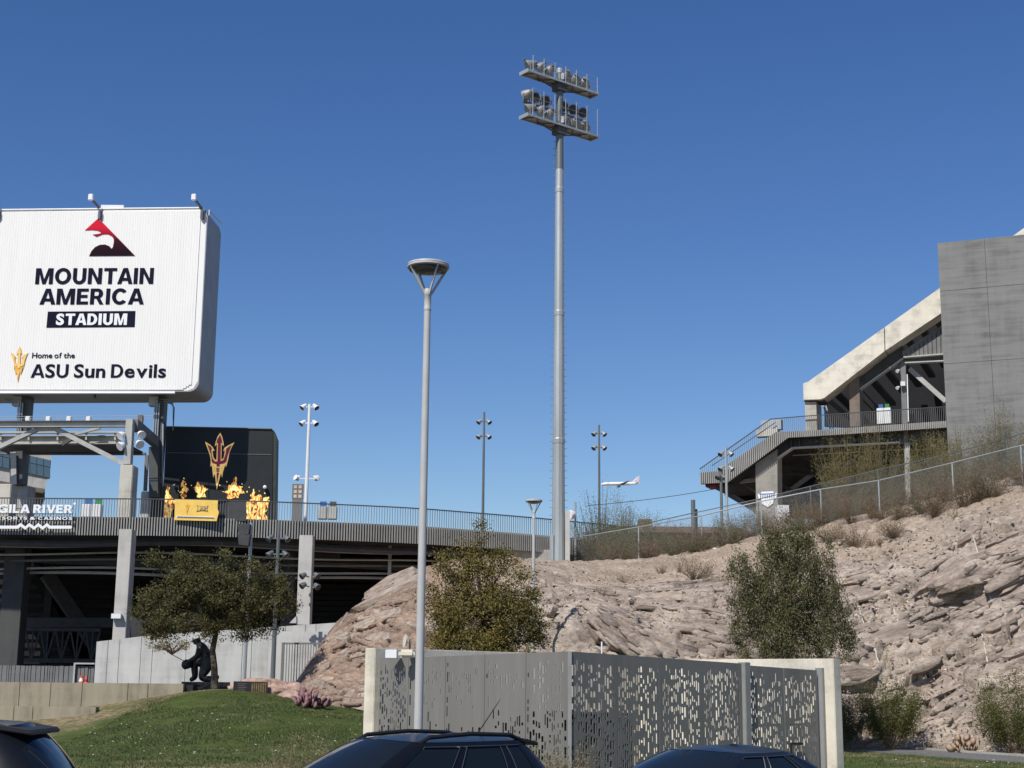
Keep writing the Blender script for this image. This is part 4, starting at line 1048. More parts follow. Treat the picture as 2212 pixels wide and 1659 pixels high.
# ------------------------------------------------------------------ steel portal frame in front of the billboard
FRY = 87.0
fr = thing('steel_portal_frame', 'grey steel portal frame and catwalk on concrete piers under the billboard', 'steel frame', (PY(150, 1120, FRY).x, FRY, 11.0))
def fpt(x, y, Y=FRY): return PY(*c2d(x, y), Y)
def fbar(x0, y0, x1, y1, wpx, mm, Y=FRY, Y2=None, dep=.4, name='beam'):
    bm = MB(); a = fpt(x0, y0, Y); b = fpt(x1, y1, Y2 or Y); bm.bar(a, b, dep, wpx * .19182 / 3120 * Y, (0, 0, 1) if abs(x1 - x0) > abs(y1 - y0) else (1, 0, 0)); return bm.build(name, M[mm], fr)
# main front beam with flanges
fbar(-160, 435, 1440, 428, 52, 'steel_grey', name='front_beam', dep=.12)
fbar(-160, 405, 1440, 399, 10, 'steel_dark', name='flange', dep=.5); fbar(-160, 466, 1440, 458, 7, 'steel_grey', name='flange', dep=.45)
fbar(-160, 618, 1360, 612, 80, 'steel_grey', FRY + 2.2, name='rear_beam', dep=.12)
fbar(-160, 570, 1360, 566, 8, 'steel_grey', FRY + 2.2, name='flange', dep=.6); fbar(-160, 660, 1360, 655, 8, 'steel_grey', FRY + 2.2, name='flange', dep=.6)
fbar(-160, 525, 1400, 520, 22, 'steel_grey', FRY + 2.0, name='catwalk_edge', dep=.3)
for x in (10, 325, 650, 972, 1298): fbar(x, 525, x, 610, 20, 'steel_grey', FRY + 2.0, dep=.12, name='stiffener')
# catwalk deck (seen from below)
bm = MB(); a = fpt(-160, 665, FRY + 2.2); b = fpt(1420, 660, FRY + 2.2); bm.prism([a, b, b + Vector((0, 4.2, .1)), a + Vector((0, 4.2, .1))], (0, 0, .12)); bm.build('catwalk_deck', M['steel_dark'], fr)
fbar(-160, 760, 1640, 765, 24, 'steel_mid', FRY + 6.2, name='far_beam', dep=.3)
# column, braces
fbar(1470, 380, 1442, 885, 76, 'steel_grey', dep=.6, name='frame_column')
fbar(-100, 735, 420, 488, 46, 'steel_grey', FRY + .2, dep=.3, name='brace'); fbar(600, 470, 1400, 878, 50, 'steel_grey', FRY + .2, dep=.3, name='brace')
fbar(420, 485, 620, 480, 50, 'steel_grey', FRY + .1, dep=.15, name='gusset')
fbar(700, 660, 860, 560, 40, 'steel_dark', FRY + 1.4, dep=.25, name='rear_brace'); fbar(640, 490, 1010, 665, 46, 'steel_dark', FRY + 1.0, FRY + 2.4, dep=.3, name='rear_brace')
fbar(850, 545, 1130, 470, 26, 'steel_grey', FRY + 1.5, dep=.2, name='rear_brace')
fbar(1515, 430, 1760, 640, 120, 'steel_mid', FRY + .3, FRY + 6, dep=.4, name='return_beam')
fbar(1735, 690, 1738, 1260, 100, 'steel_dark', FRY + 5, dep=.5, name='rear_column')
fbar(1655, 780, 1635, 1180, 36, 'steel_mid', FRY + 5.5, dep=.2, name='cable_ladder')
# guard rail
for k, yy in enumerate((340, 368)): fbar(-160, yy + 4, 1725, yy - 6, 5, 'galv', FRY + 2, dep=.04, name='guard_rail')
for x in (60, 320, 655, 975, 1298, 1615): fbar(x, 336, x, 405, 5, 'galv', FRY + 2, dep=.04, name='guard_post')
for x in (318, 548, 780, 1000):
    bm = MB(); bm.box(fpt(x, 372, FRY + 1.6), (.27, .35, .3)); bm.build('catwalk_lamp', M['white_metal'], fr, bevel=.03)
bm = MB(); bm.box(fpt(1582, 378, FRY + 2), (.3, .25, .55)); bm.build('junction_box', M['brick_brown'], fr)
# piers
def pier(x0, x1, y0, Y, nm='concrete_pier', mm='concrete_pale', dep=1.3):
    a = fpt(x0, y0, Y); b = fpt(x1, y0, Y); bm = MB(); bm.box(((a.x + b.x) / 2, Y + dep / 2, (a.z + 11.0) / 2), (b.x - a.x, dep, a.z - 11.0)); bm.build(nm, M[mm], fr, bevel=.04)
pier(1356, 1500, 885, FRY - .6); pier(-60, 128, 1100, FRY - .6)
pier(135, 330, 1120, FRY + 2.4, mm='concrete'); pier(1590, 1690, 1185, FRY + 5, mm='concrete'); pier(1720, 1815, 1095, FRY + 5.6, mm='concrete_dark')
fbar(205, 745, 205, 1120, 140, 'steel_dark', FRY + 2.2, dep=.8, name='rear_column'); fbar(150, 745, 158, 1108, 60, 'steel_grey', FRY + 1.6, dep=.1, name='column_flange')
for x, y in ((1375, 550), (1372, 668), (1585, 540), (1565, 645)):
    p = fpt(x, y, FRY - .4)
    bm = MB(); dr_ = Vector((-.5 if x < 1500 else .5, -.6, -.5)).normalized(); bm.lathe([(.06, -.25), (.16, -.12), (.26, .12), (.27, .2)], 14, p, dr_); bm.build('floodlight', M['white_metal'], fr, smooth=True)
    bm = MB(); bm.bar(p + dr_ * -.2, fpt(1470, y, FRY), .05, .05); bm.build('lamp_arm', M['galv'], fr)
fbar(1835, 430, 1832, 1130, 14, 'galv', FRY + 6, dep=.12, name='conduit')

# ------------------------------------------------------------------ video board with pitchfork
VY = 96.0
VP = Plane(PY(470, 1000, VY), (1, .05, 0))
vb = thing('video_board', 'black board with maroon and gold pitchfork and glowing flames', 'sign board', VP.at(475, 1130))
quad = [(428, 362), (1575, 385), (1590, 400), (1580, 1480), (375, 1480)]
bm = MB(); bm.prism([VP.at(*d3(*p)) for p in quad], VP.n * -1.6); bm.build('board_box', M['black_panel'], vb)
bm = MB(); bm.prism([VP.at(*d3(1592, 392), -.05), VP.at(*d3(1626, 478), -.05), VP.at(*d3(1612, 1480), -.05), VP.at(*d3(1584, 1480), -.05)], VP.n * -1.5); bm.build('side_panel', M['dark_side'], vb)
bm = MB(); bm.bar(VP.at(*d3(440, 643), .02), VP.at(*d3(1570, 664), .02), .03, .035); bm.build('panel_joint', M['steel_mid'], vb)
bm = MB(); bm.bar(VP.at(*d3(428, 360), .0), VP.at(*d3(1580, 384), .0), .2, .06); bm.build('top_edge', M['steel_mid'], vb)
fork(VP, vb, .04, d3, M['led_gold'], M['led_maroon'])
shape_on(VP, [(931, 780), (945, 775), (975, 800), (975, 850), (962, 880), (950, 850), (940, 895)], M['led_gold'], vb, .09, 'emblem_drip', .02, d3)
shape_on(VP, [(1060, 772), (1045, 770), (1012, 800), (1012, 850), (1018, 880), (1025, 850), (1036, 900)], M['led_gold'], vb, .09, 'emblem_drip', .02, d3)
shape_on(VP, [(972, 805), (1008, 805), (1006, 855), (974, 855)], M['banner'], vb, .10, 'emblem_band', .02, d3)
m = bpy.data.materials.new('flame_led'); m.use_nodes = True; n_ = m.node_tree
tc = n_.nodes.new('ShaderNodeTexCoord'); mp = n_.nodes.new('ShaderNodeMapping'); mp.inputs['Scale'].default_value = (2.2, 1, 1.1); nz = n_.nodes.new('ShaderNodeTexNoise'); nz.inputs['Scale'].default_value = 2.2; nz.inputs['Detail'].default_value = 7; nz.inputs['Distortion'].default_value = 1.6
cr = n_.nodes.new('ShaderNodeValToRGB'); e = cr.color_ramp.elements; e[0].position = .37; e[0].color = (.03, .008, .006, 1); e[1].position = .64; e[1].color = (.98, .84, .36, 1)
for ps, cc in ((.42, (.45, .08, .015, 1)), (.46, (.85, .36, .05, 1)), (.53, (.92, .64, .16, 1))):
    q_ = e.new(ps); q_.color = cc
n_.links.new(tc.outputs['Object'], mp.inputs[0]); n_.links.new(mp.outputs[0], nz.inputs['Vector']); n_.links.new(nz.outputs['Fac'], cr.inputs[0]); n_.links.new(cr.outputs[0], n_.nodes['Principled BSDF'].inputs['Base Color'])
M['flame'] = m
n_.links.new(cr.outputs[0], n_.nodes['Principled BSDF'].inputs['Emission Color']); n_.nodes['Principled BSDF'].inputs['Emission Strength'].default_value = .5  # emission added so the flames glow as part of the LED screen
def ragged(poly, seed, amp=.16, it=3):
    rr = random.Random(seed); p = [Vector((a_, b_, 0)) for a_, b_ in poly]
    for k in range(it):
        q = []
        for i in range(len(p)):
            a_, b_ = p[i], p[(i + 1) % len(p)]; d_ = b_ - a_
            q.append(a_)
            if d_.length > 9: q.append((a_ + b_) / 2 + Vector((d_.y, -d_.x, 0)) * rr.uniform(-amp, amp))
        p = q
    return [(v.x, v.y) for v in p]
fl = [[(605, 938), (650, 985), (630, 1000), (672, 1045), (640, 1090), (650, 1115), (610, 1150), (580, 1105), (598, 1080), (568, 1080), (600, 1030), (585, 1005)],
      [(775, 950), (785, 985), (840, 1005), (872, 1045), (845, 1070), (860, 1125), (760, 1128), (770, 1085), (730, 1045), (720, 1025), (750, 1000)],
      [(1185, 905), (1200, 945), (1190, 960), (1215, 1000), (1260, 1010), (1240, 1040), (1285, 1085), (1230, 1085), (1215, 1135), (1085, 1135), (1100, 1085), (1020, 1055), (1100, 1060), (1105, 990), (1135, 1000), (1160, 950)],
      [(1378, 1035), (1400, 1080), (1385, 1120), (1450, 1095), (1480, 1140), (1545, 1120), (1552, 1480), (1300, 1480), (1305, 1180), (1360, 1140), (1340, 1110), (1368, 1080)],
      [(440, 985), (470, 1030), (455, 1080), (480, 1120), (520, 1150), (530, 1480), (385, 1480), (390, 1120), (425, 1100), (430, 1040)]]
for i_, q in enumerate(fl): shape_on(VP, ragged(q, i_), M['flame'], vb, .035, 'flame_graphic', .02, d3)
for i_, (fx, fy, fs) in enumerate(((620, 925, 7), (700, 1000, 6), (880, 1040, 7), (1010, 1000, 6), (1090, 960, 8), (1250, 985, 7), (1310, 1070, 9), (1330, 1020, 6), (1440, 1060, 7), (1500, 1085, 8), (560, 1060, 6))): shape_on(VP, ragged([(fx - fs, fy), (fx, fy - fs * 1.6), (fx + fs, fy), (fx, fy + fs)], i_ + 20, .3, 2), M['flame'], vb, .035, 'flame_graphic', .02, d3)
bm = MB(); bm.lathe([(.05, 0), (.12, .02), (.12, .25), (.05, .3)], 14, VP.at(*d3(1505, 1022), .1), VP.n); bm.build('camera_dome', M['white_metal'], vb, smooth=True)
bm = MB(); bm.lathe([(.05, 0), (.1, .02), (.1, .2), (.05, .25)], 14, VP.at(*d3(520, 1003), .1), VP.n); bm.build('camera_dome', M['steel_mid'], vb, smooth=True)
bm = MB(); bm.tube([VP.at(*d3(507, 355)), VP.at(*d3(515, 150)), VP.at(*d3(485, 120))], .03, 6); bm.build('cable', M['rail'], vb)

# yellow banner on the parapet, with printed marks
PBr = Plane(PZ(425, 1079, ZR) + Vector((0, -.25, 0)), (path[20] - path[16]).normalized())
bn = thing('banner', 'yellow banner with two printed marks tied to the parapet rail', 'banner', PBr.at(425, 1120))
bq = [(524, 1150), (990, 1163), (985, 1250), (1000, 1290), (975, 1388), (515, 1376), (520, 1260)]
shape_on(PBr, bq, M['banner'], bn, .02, 'cloth', .02, d3)
shape_on(PBr, [(762, 1215), (800, 1225), (850, 1225), (886, 1218), (872, 1250), (882, 1283), (840, 1276), (800, 1276), (755, 1284), (772, 1250)], M['brick_brown'], bn, .045, 'printed_mark', .015, d3)
shape_on(PBr, [(772, 1223), (800, 1232), (850, 1232), (877, 1226), (864, 1250), (873, 1275), (840, 1269), (800, 1269), (766, 1276), (781, 1250)], M['banner'], bn, .06, 'printed_mark_fill', .01, d3)
p0 = d3(790, 1236); p1 = d3(858, 1266); text_on(PBr, 'XII', p0[0], p0[1], p1[0], p1[1], M['brick_brown'], bn, .075, bold=.2, thick=.01)
def sm2(x, y): return d3(632 + (x - 850) / 318 * 50, 1190 + (y - 425) / 620 * 120)
shape_on(PBr, TO, M['gold'], bn, .045, 'pitchfork_emblem', .015, sm2)
shape_on(PBr, [(540, 1330), (955, 1342), (953, 1362), (538, 1350)], M['print_white'], bn, .04, 'hem_strip', .012, d3)
shape_on(PBr, [(548, 1336), (948, 1348), (947, 1357), (546, 1345)], M['steel_dark'], bn, .055, 'hem_lettering', .01, d3)
PBd = Plane(PZ(510, 1081, ZR) + Vector((0, -.2, 0)), (path[20] - path[16]).normalized())
bm = MB()
# dark scrim behind rail between banner and flames
bm = MB(); bm.prism([PBd.at(*d3(p, q), -.22) for p, q in ((990, 1170), (1300, 1178), (1300, 1385), (990, 1380))], PBd.n * -.03); tag(bm.build('rail_scrim', M['slat_dark']), 'dark scrim behind the parapet rail right of the yellow banner', 'scrim')

# recycling bins, posts, signs on the deck
def bins(px, pyb, Y, lab, s=1.0, cols=('bin_blue', 'bin_green')):
    c = PY(px, pyb, Y); t = thing('recycling_station', lab, 'bin', c, group='recycling stations')
    for k, cc in enumerate(cols):
        xx = c.x + (k - .5) * .62 * s
        bm = MB(); bm.box((xx, Y, c.z + .4 * s), (.58 * s, .55 * s, .8 * s)); bm.build('bin', M['bin_white' if cols[1] == 'bin_green' else 'steel_grey'], t, bevel=.03)
        bm = MB(); bm.box((xx, Y + .2, c.z + .98 * s), (.42 * s, .05, .36 * s)); bm.build('bin_sign', M[cc], t)
    return t
bins(198, 1118, 85, 'white recycling station with blue and green signs beside the concrete pier', .95)
bins(707, 1122, 92, 'recycling station with dark signs between the white pole and lamp post', 1.0, ('bin_blue', 'steel_dark'))
t = thing('kiosk_sign', 'narrow upright sign post with pale symbols left of the white light pole', 'sign', PY(640, 1125, 92))
bm = MB(); a = PY(641, 1125, 92); bm.box(a + Vector((0, 0, .7)), (.66, .12, 1.4)); bm.build('post_panel', M['steel_mid'], t)
bm = MB(); bm.box(a + Vector((0, 0, 1.85)), (.7, .14, .95)); hd = bm.build('sign_head', M['brick_brown'], t)
for i in range(2):
    for j in range(3):
        bm = MB(); bm.box(a + Vector((-.15 + .3 * i, -.08, 1.55 + .3 * j)), (.2, .02, .2)); bm.build('symbol', M['concrete_pale'], hd)

# ------------------------------------------------------------------ glazed press box far left
PBX = Plane(PY(40, 1010, 150), (1, .38, 0))
pb = thing('press_box', 'glazed stadium press box wing seen far left beyond the portal frame', 'building', PBX.at(60, 1080))
def pbq(pts, mm, off, nm, th):
    bm = MB(); bm.prism([PBX.at(*c2d(*p), off) for p in pts], PBX.n * -th); return bm.build(nm, M[mm], pb)
pbq([(-300, 560), (585, 790), (510, 1160), (-300, 1010)], 'concrete', 0, 'shell', 12)
pbq([(-300, 640), (575, 838), (558, 1050), (-300, 890)], 'steel_dark', .05, 'window_recess', .04)
for i in range(9):
    for j in range(2):
        xa_ = -120 + i * 77; xb_ = xa_ + 70
        def yy(x, f): return (682 + (x + 120) * .228) + f * (198 + 0 * x)
        f0, f1 = (0, .38) if j == 0 else (.42, 1)
        pbq([(xa_, yy(xa_, f0)), (xb_, yy(xb_, f0)), (xb_, yy(xb_, f1)), (xa_, yy(xa_, f1))], 'window_glass', .09, 'window', .03)
pbq([(-300, 1010), (505, 1160), (505, 1280), (-300, 1280)], 'concrete_dark', -4, 'lower_core', 6)
# ------------------------------------------------------------------ right-hand stand
SP = Plane((13.5, 104, 0), (.92, -.39, 0))
def s2d(x, y): return (1481.2 + x * .33066, 603.5 + y * .33066)
def sq(parent, pts, mm, off, nm, th, bev=0):
    bm = MB(); bm.prism([SP.at(*s2d(*p), off) for p in pts], SP.n * -th); return bm.build(nm, M[mm], parent, bevel=bev)
ss = thing('stadium_stand', 'upper stadium stand with sloping white concrete beam, slatted deck and dark steel', 'stadium', SP.at(1850, 1120))
sq(ss, [(767, 682), (776, 676), (800, 668), (1295, 316), (1299, 468), (905, 774), (880, 783), (770, 786)], 'concrete_raker', 0, 'sloping_beam', 1.6)
sq(ss, [(1301, 312), (2300, -400), (2300, -200), (1305, 464)], 'concrete_raker', .0, 'sloping_beam', 1.6)
# shade inside painted near-black: soffit of the stand, back plane
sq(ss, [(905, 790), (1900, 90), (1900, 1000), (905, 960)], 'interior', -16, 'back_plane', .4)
for k in range(9):
    x = 980 + k * 95
    bm = MB(); a = SP.at(*s2d(x, 1000 - (x - 905) * .98 + 0), -1.7); 
    a = SP.at(*s2d(x, 735 - (x - 955) * .72 + 22), -1.7); bm.bar(a, a - SP.n * 13, .5, .25); bm.build('tier_step', M['interior2'], ss)
sq(ss, [(1415, 470), (1690, 290), (1690, 492), (1420, 505)], 'steel_mid', -1.0, 'infill_panel', .2)
bm = MB()
for k in range(9):
    x = 1440 + k * 28; bm.bar(SP.at(*s2d(x, 470 - (x - 1440) * .68 + 10), -.97), SP.at(*s2d(x + 3, 498), -.97), .04, .04, (0, 1, 0))
o = bm.build('panel_rib', M['steel_dark'], ss); o['kind'] = 'stuff'
def sbar(x0, y0, x1, y1, wpx, mm, off=-1.2, dep=.4, nm='steel_beam', off2=None):
    bm = MB(); a = SP.at(*s2d(x0, y0), off); b = SP.at(*s2d(x1, y1), off2 if off2 is not None else off); w_ = wpx * .33066 / 3120 * 100
    d = (b - a); L_ = d.length; d.normalize(); side = SP.n; u_ = d.cross(side).normalized()
    bm.box((a + b) / 2, (L_, w_, dep), (d, u_, side)); return bm.build(nm, M[mm], ss)
sbar(1130, 640, 1420, 440, 120, 'steel_dark', -1.6, .15); sbar(1140, 722, 1422, 520, 10, 'steel_grey', -1.3, .5, 'flange')
sbar(1425, 525, 1700, 512, 30, 'steel_dark', -1.4, .2); sbar(1425, 512, 1700, 490, 8, 'steel_grey', -1.1, .5, 'flange'); sbar(1435, 548, 1700, 535, 8, 'steel_grey', -1.1, .5, 'flange')
sbar(1420, 520, 1435, 945, 34, 'steel_mid', -1.5, .4, 'steel_column'); sbar(1447, 620, 1455, 930, 6, 'white_metal', -1.2, .06, 'conduit')
sbar(1462, 585, 1700, 798, 30, 'steel_grey', -1.8, .3, 'brace')
bm = MB(); bm.box(SP.at(*s2d(1418, 682), -1.0), (.28, .2, .3)); bm.build('junction_box', M['white_metal'], ss)
for yy_ in (595, 705): 
    bm = MB(); bm.lathe([(.05, -.1), (.12, .1), (.13, .18)], 10, SP.at(*s2d(1390, yy_), -1.0), (-.6, -.5, -.4)); bm.build('floodlight', M['white_metal'], ss)
# columns on the deck
sq(ss, [(778, 802), (852, 800), (858, 985), (784, 988)], 'concrete_pale', -.3, 'concrete_column', 1.9)
sq(ss, [(770, 784), (905, 778), (905, 800), (776, 803)], 'concrete_dark', -.5, 'column_cap', 1.4)
sq(ss, [(1066, 640), (1132, 620), (1142, 960), (1074, 962)], 'brick_brown', -1.0, 'block_column', 1.6)
sbar(915, 775, 1075, 908, 34, 'steel_mid', -3.5, .5, 'raker', -6); sbar(1140, 740, 1260, 870, 30, 'steel_mid', -4.5, .4, 'raker', -6)
sbar(890, 790, 945, 975, 9, 'galv', -3, .1, 'stair_stringer'); sbar(905, 790, 962, 975, 9, 'galv', -3.3, .1, 'stair_stringer')
# deck slab, fascia
FT = [(92, 1262), (205, 1253), (590, 997), (850, 985), (1710, 924)]; FBm = [(96, 1336), (272, 1326), (668, 1034), (850, 1024), (1710, 967)]
RT = [(92, 1238), (555, 912), (780, 893), (1710, 831)]
sq(ss, FT + FBm[::-1], 'slat_dark', -.1, 'deck_edge', .4)
def ylin(pts, x):
    for i in range(len(pts) - 1):
        if pts[i][0] <= x <= pts[i + 1][0]: 
            t_ = (x - pts[i][0]) / (pts[i + 1][0] - pts[i][0]); return pts[i][1] + t_ * (pts[i + 1][1] - pts[i][1])
    return pts[0][1] if x < pts[0][0] else pts[-1][1]
sl = MB(); pk = MB(); x = 98
while x < 1705:
    a = SP.at(*s2d(x, ylin(FT, x)), .0); b = SP.at(*s2d(x + 2.5, ylin(FBm, x)), .0); c = SP.at(*s2d(x, ylin(RT, x)), .0)
    sl.box(Vector((a.x, a.y, (a.z + b.z) / 2)) - SP.n * .03, (.085, .1, a.z - b.z), (SP.u, SP.n, Vector((0, 0, 1))))
    pk.box(Vector((a.x, a.y, (a.z + c.z) / 2)) - SP.n * .05, (.022, .04, max(.05, c.z - a.z)), (SP.u, SP.n, Vector((0, 0, 1))))
    x += 12.5
o = sl.build('fascia_slat', M['slat'], ss, fixn=False); o['kind'] = 'stuff'
o = pk.build('baluster', M['steel_mid'], ss, fixn=False); o['kind'] = 'stuff'
for i in range(len(RT) - 1): sbar(*RT[i], *RT[i + 1], 5, 'rail', -.05, .08, 'top_rail')
sbar(170, 1218, 590, 932, 4, 'rail', -1.6, .06, 'hand_rail')
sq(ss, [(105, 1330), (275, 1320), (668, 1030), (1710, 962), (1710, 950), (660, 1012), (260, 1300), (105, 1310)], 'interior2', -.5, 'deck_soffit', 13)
# girder below the deck
sq(ss, [(668, 1042), (1715, 972), (1715, 1036), (1430, 1060), (700, 1100), (600, 1168), (596, 1096)], 'steel_dark', -1.2, 'girder_web', .15)
sbar(696, 1103, 1405, 1066, 7, 'steel_grey', -1.0, .6, 'flange'); sbar(600, 1172, 700, 1103, 7, 'steel_grey', -1.0, .6, 'flange')
for x in (690, 745, 850, 1105, 1130, 1285): sbar(x, ylin(FBm, x) + 12, x + 3, 1100 - (x - 700) * .05, 7, 'steel_dark', -1.0, .3, 'stiffener')
sbar(700, 1150, 1420, 1112, 6, 'steel_grey', -4, .1, 'service_pipe'); sbar(1460, 1115, 1715, 1102, 6, 'steel_grey', -3, .1, 'service_pipe'); sbar(1460, 1062, 1715, 1045, 6, 'steel_mid', -3, .1, 'service_pipe')
bm = MB(); bm.box(SP.at(*s2d(1617, 1085), -2), (.3, .2, .25)); bm.build('junction_box', M['white_metal'], ss)
# lower columns
sq(ss, [(455, 1205), (598, 1108), (602, 1700), (464, 1700)], 'concrete_col', -.8, 'concrete_column', 1.5)
sq(ss, [(1422, 985), (1452, 985), (1468, 1500), (1436, 1500)], 'steel_mid', -1.0, 'steel_column', .5)
sq(ss, [(1430, 1070), (1462, 1066), (1470, 1500), (1440, 1500)], 'steel_grey', -.97, 'column_casing', .35)
# shade beyond, painted as near-black sheets
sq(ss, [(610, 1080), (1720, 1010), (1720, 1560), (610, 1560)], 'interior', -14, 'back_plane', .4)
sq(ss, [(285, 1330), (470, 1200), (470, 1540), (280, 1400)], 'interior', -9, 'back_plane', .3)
for (x0, y0, x1, y1, w_) in ((620, 1220, 870, 1260, 24), (615, 1190, 760, 1290, 20), (640, 1270, 860, 1275, 10), (620, 1340, 760, 1420, 24), (700, 1130, 860, 1210, 14)): sbar(x0, y0, x1, y1, w_, 'interior2', -5, .4, 'raker', -8)
sbar(265, 1395, 470, 1515, 34, 'steel_mid', -2.4, .4, 'raker'); sbar(290, 1330, 455, 1310, 22, 'steel_grey', -3, .4, 'steel_beam'); sbar(350, 1320, 450, 1385, 14, 'steel_mid', -4, .3, 'raker'); sbar(280, 1405, 470, 1530, 10, 'steel_dark', -2.2, .5, 'flange')
sq(ss, [(128, 1338), (240, 1336), (235, 1352), (130, 1356)], 'maroon', -.6, 'end_plate', 1.5)
sq(ss, [(190, 1352), (245, 1350), (285, 1335), (285, 1385), (235, 1378), (205, 1370)], 'concrete_dark', -.8, 'corbel', 1.5)
# bins and things on that deck
c = SP.at(*s2d(1300, 945), -1.2)
t = thing('recycling_station', 'white recycling station with blue and green signs behind the upper stand railing', 'bin', c, group='recycling stations')
for k, cc in enumerate(('bin_blue', 'bin_green')):
    bm = MB(); bm.box(c + SP.u * ((k - .5) * .48) + Vector((0, 0, .55)), (.46, .5, 1.1), (SP.u, SP.n, Vector((0, 0, 1)))); bm.build('bin', M['bin_white'], t)
    bm = MB(); bm.box(c + SP.u * ((k - .5) * .44) + Vector((0, 0, 1.25)), (.3, .06, .32), (SP.u, SP.n, Vector((0, 0, 1)))); bm.build('bin_sign', M[cc], t)
c = SP.at(*s2d(538, 1020), -2.0)
t = thing('vent_unit', 'pale louvred unit behind the ramp railing of the stand', 'vent unit', c)
bm = MB(); bm.box(c + Vector((0, 0, .15)), (1.6, .8, .5), (SP.u, SP.n, Vector((0, 0, 1)))); bm.build('base', M['concrete_pale'], t)
bm = MB(); bm.box(c + Vector((.3, 0, .75)), (1.5, .6, .7), (SP.u, SP.n, Vector((0, 0, 1)))); bm.build('louvre_box', M['galv'], t)
# concrete tower
TP = Plane(SP.at(*s2d(1660, 600), 2.2), (.93, -.37, 0))
tw = thing('concrete_tower', 'tall dark grey concrete tower at the right edge with thin joints', 'tower', TP.at(2100, 1000))
zt = TP.at(2027, 525).z; zbm = 9.0
# panels divided by thin joints
yj = [525, 629, 786, 905, 1010]
pxl = lambda y: 2027 + (y - 525) * .048
a0 = TP.at(2027, 525); uu0 = 0.0
uj = (TP.at(2133, 700) - TP.at(2030, 700)).dot(TP.u)
zj = [TP.at(2027, 525).z, TP.at(2032, 629).z, TP.at(2038, 786).z, 9.0]
us = [0, uj, uj * 2.6, uj * 4.2]
org = TP.p + TP.u * ((TP.at(2034, 700) - TP.p).dot(TP.u))
for i in range(3):
    for k in range(3):
        bm = MB(); p = org + TP.u * (us[i] + (.012 if i else 0)); q = org + TP.u * (us[i + 1] - .012)
        z1_, z0_ = zj[k] - (.012 if k else 0), zj[k + 1] + .012
        bm.prism([Vector((p.x, p.y, z0_)), Vector((q.x, q.y, z0_)), Vector((q.x, q.y, z1_)), Vector((p.x, p.y, z1_))], TP.n * -.4); bm.build('wall_panel', M['concrete_tower'], tw)
bm = MB(); p = org + TP.u * .02 - TP.n * .06; q = org + TP.u * us[3] - TP.n * .06
bm.prism([Vector((p.x, p.y, 8.6)), Vector((q.x, q.y, 8.6)), Vector((q.x, q.y, zj[0] - .05)), Vector((p.x, p.y, zj[0] - .05))], TP.n * -3.0); bm.build('core', M['concrete_dark'], tw)

# ------------------------------------------------------------------ chain-link fences on the crest
def chain_fence(label, posts, Hh, railm, r_=.035, rails=True):
    """posts: foot points"""
    t = thing('chain_link_fence', label, 'fence', posts[len(posts) // 2])
    for p in posts:
        bm = MB(); bm.tube([p + Vector((0, 0, -.4)), p + Vector((0, 0, Hh))], r_, 7); bm.build('post', M[railm], t, smooth=True)
    for i in range(len(posts) - 1):
        bm = MB(); bm.tube([posts[i] + Vector((0, 0, Hh)), posts[i + 1] + Vector((0, 0, Hh))], r_ * .9, 7); bm.build('top_rail', M[railm], t, smooth=True)
    wm = MB(); P = .11; hw = .0021
    for i in range(len(posts) - 1):
        a, b = posts[i], posts[i + 1]; L_ = (b - a).length; d = (b - a) / L_
        nn_ = Vector((d.y, -d.x, 0)).normalized()
        def pt(u, v): return a + d * u + Vector((0, 0, v))
        k = -Hh
        while k < L_:
            for sgn in (0, 1):
                u0, u1 = (k, k + Hh) if sgn == 0 else (k + Hh, k)
                v0, v1 = 0.0, Hh
                # clip to [0, L]
                uu = [u0, u1]; vv_ = [v0, v1]
                for e in (0, 1):
                    if uu[e] < 0 or uu[e] > L_:
                        tgt = 0 if uu[e] < 0 else L_; t_ = (tgt - u0) / (u1 - u0); uu[e] = tgt; vv_[e] = v0 + (v1 - v0) * t_
                if abs(vv_[1] - vv_[0]) < .02: continue
                p, q = pt(uu[0], vv_[0]), pt(uu[1], vv_[1]); w_ = (q - p).cross(nn_).normalized() * hw
                wm.add([p - w_, p + w_, q + w_, q - w_], [(0, 1, 2, 3)])
            k += P
    o = wm.build('wire_mesh', M['wire'], t, fixn=False); o['kind'] = 'stuff'
    return t
M['wire'] = mat('wire', (.30, .30, .29), .5, .1, metal=.3)
f1 = [(1225, 1240, 83.5), (1380, 1214, 79), (1516, 1192, 74.5), (1646, 1160, 73), (1775, 1134, 71.5), (1901, 1120, 68.5), (2061, 1086, 65), (2210, 1052, 62.5), (2400, 1010, 60)]
f1 = [PY(*p) for p in f1]
for p in f1: p.z = hill_h(p.x, p.y) - .05
chain_fence('front chain-link fence with bright top rail climbing the crest of the rock slope', f1, 1.85, 'galv')
f2 = [(1270, 1235, 90), (1378, 1222, 88), (1500, 1196, 84), (1640, 1160, 82), (1753, 1130, 80), (1900, 1110, 77), (2040, 1085, 74), (2180, 1050, 71), (2330, 1020, 68)]
f2 = [PY(*p) for p in f2]
for p in f2: p.z = hill_h(p.x, p.y) - .05
chain_fence('rear chain-link fence with dull rail behind the first fence on the crest', f2, 2.4, 'galv_dark', .03)
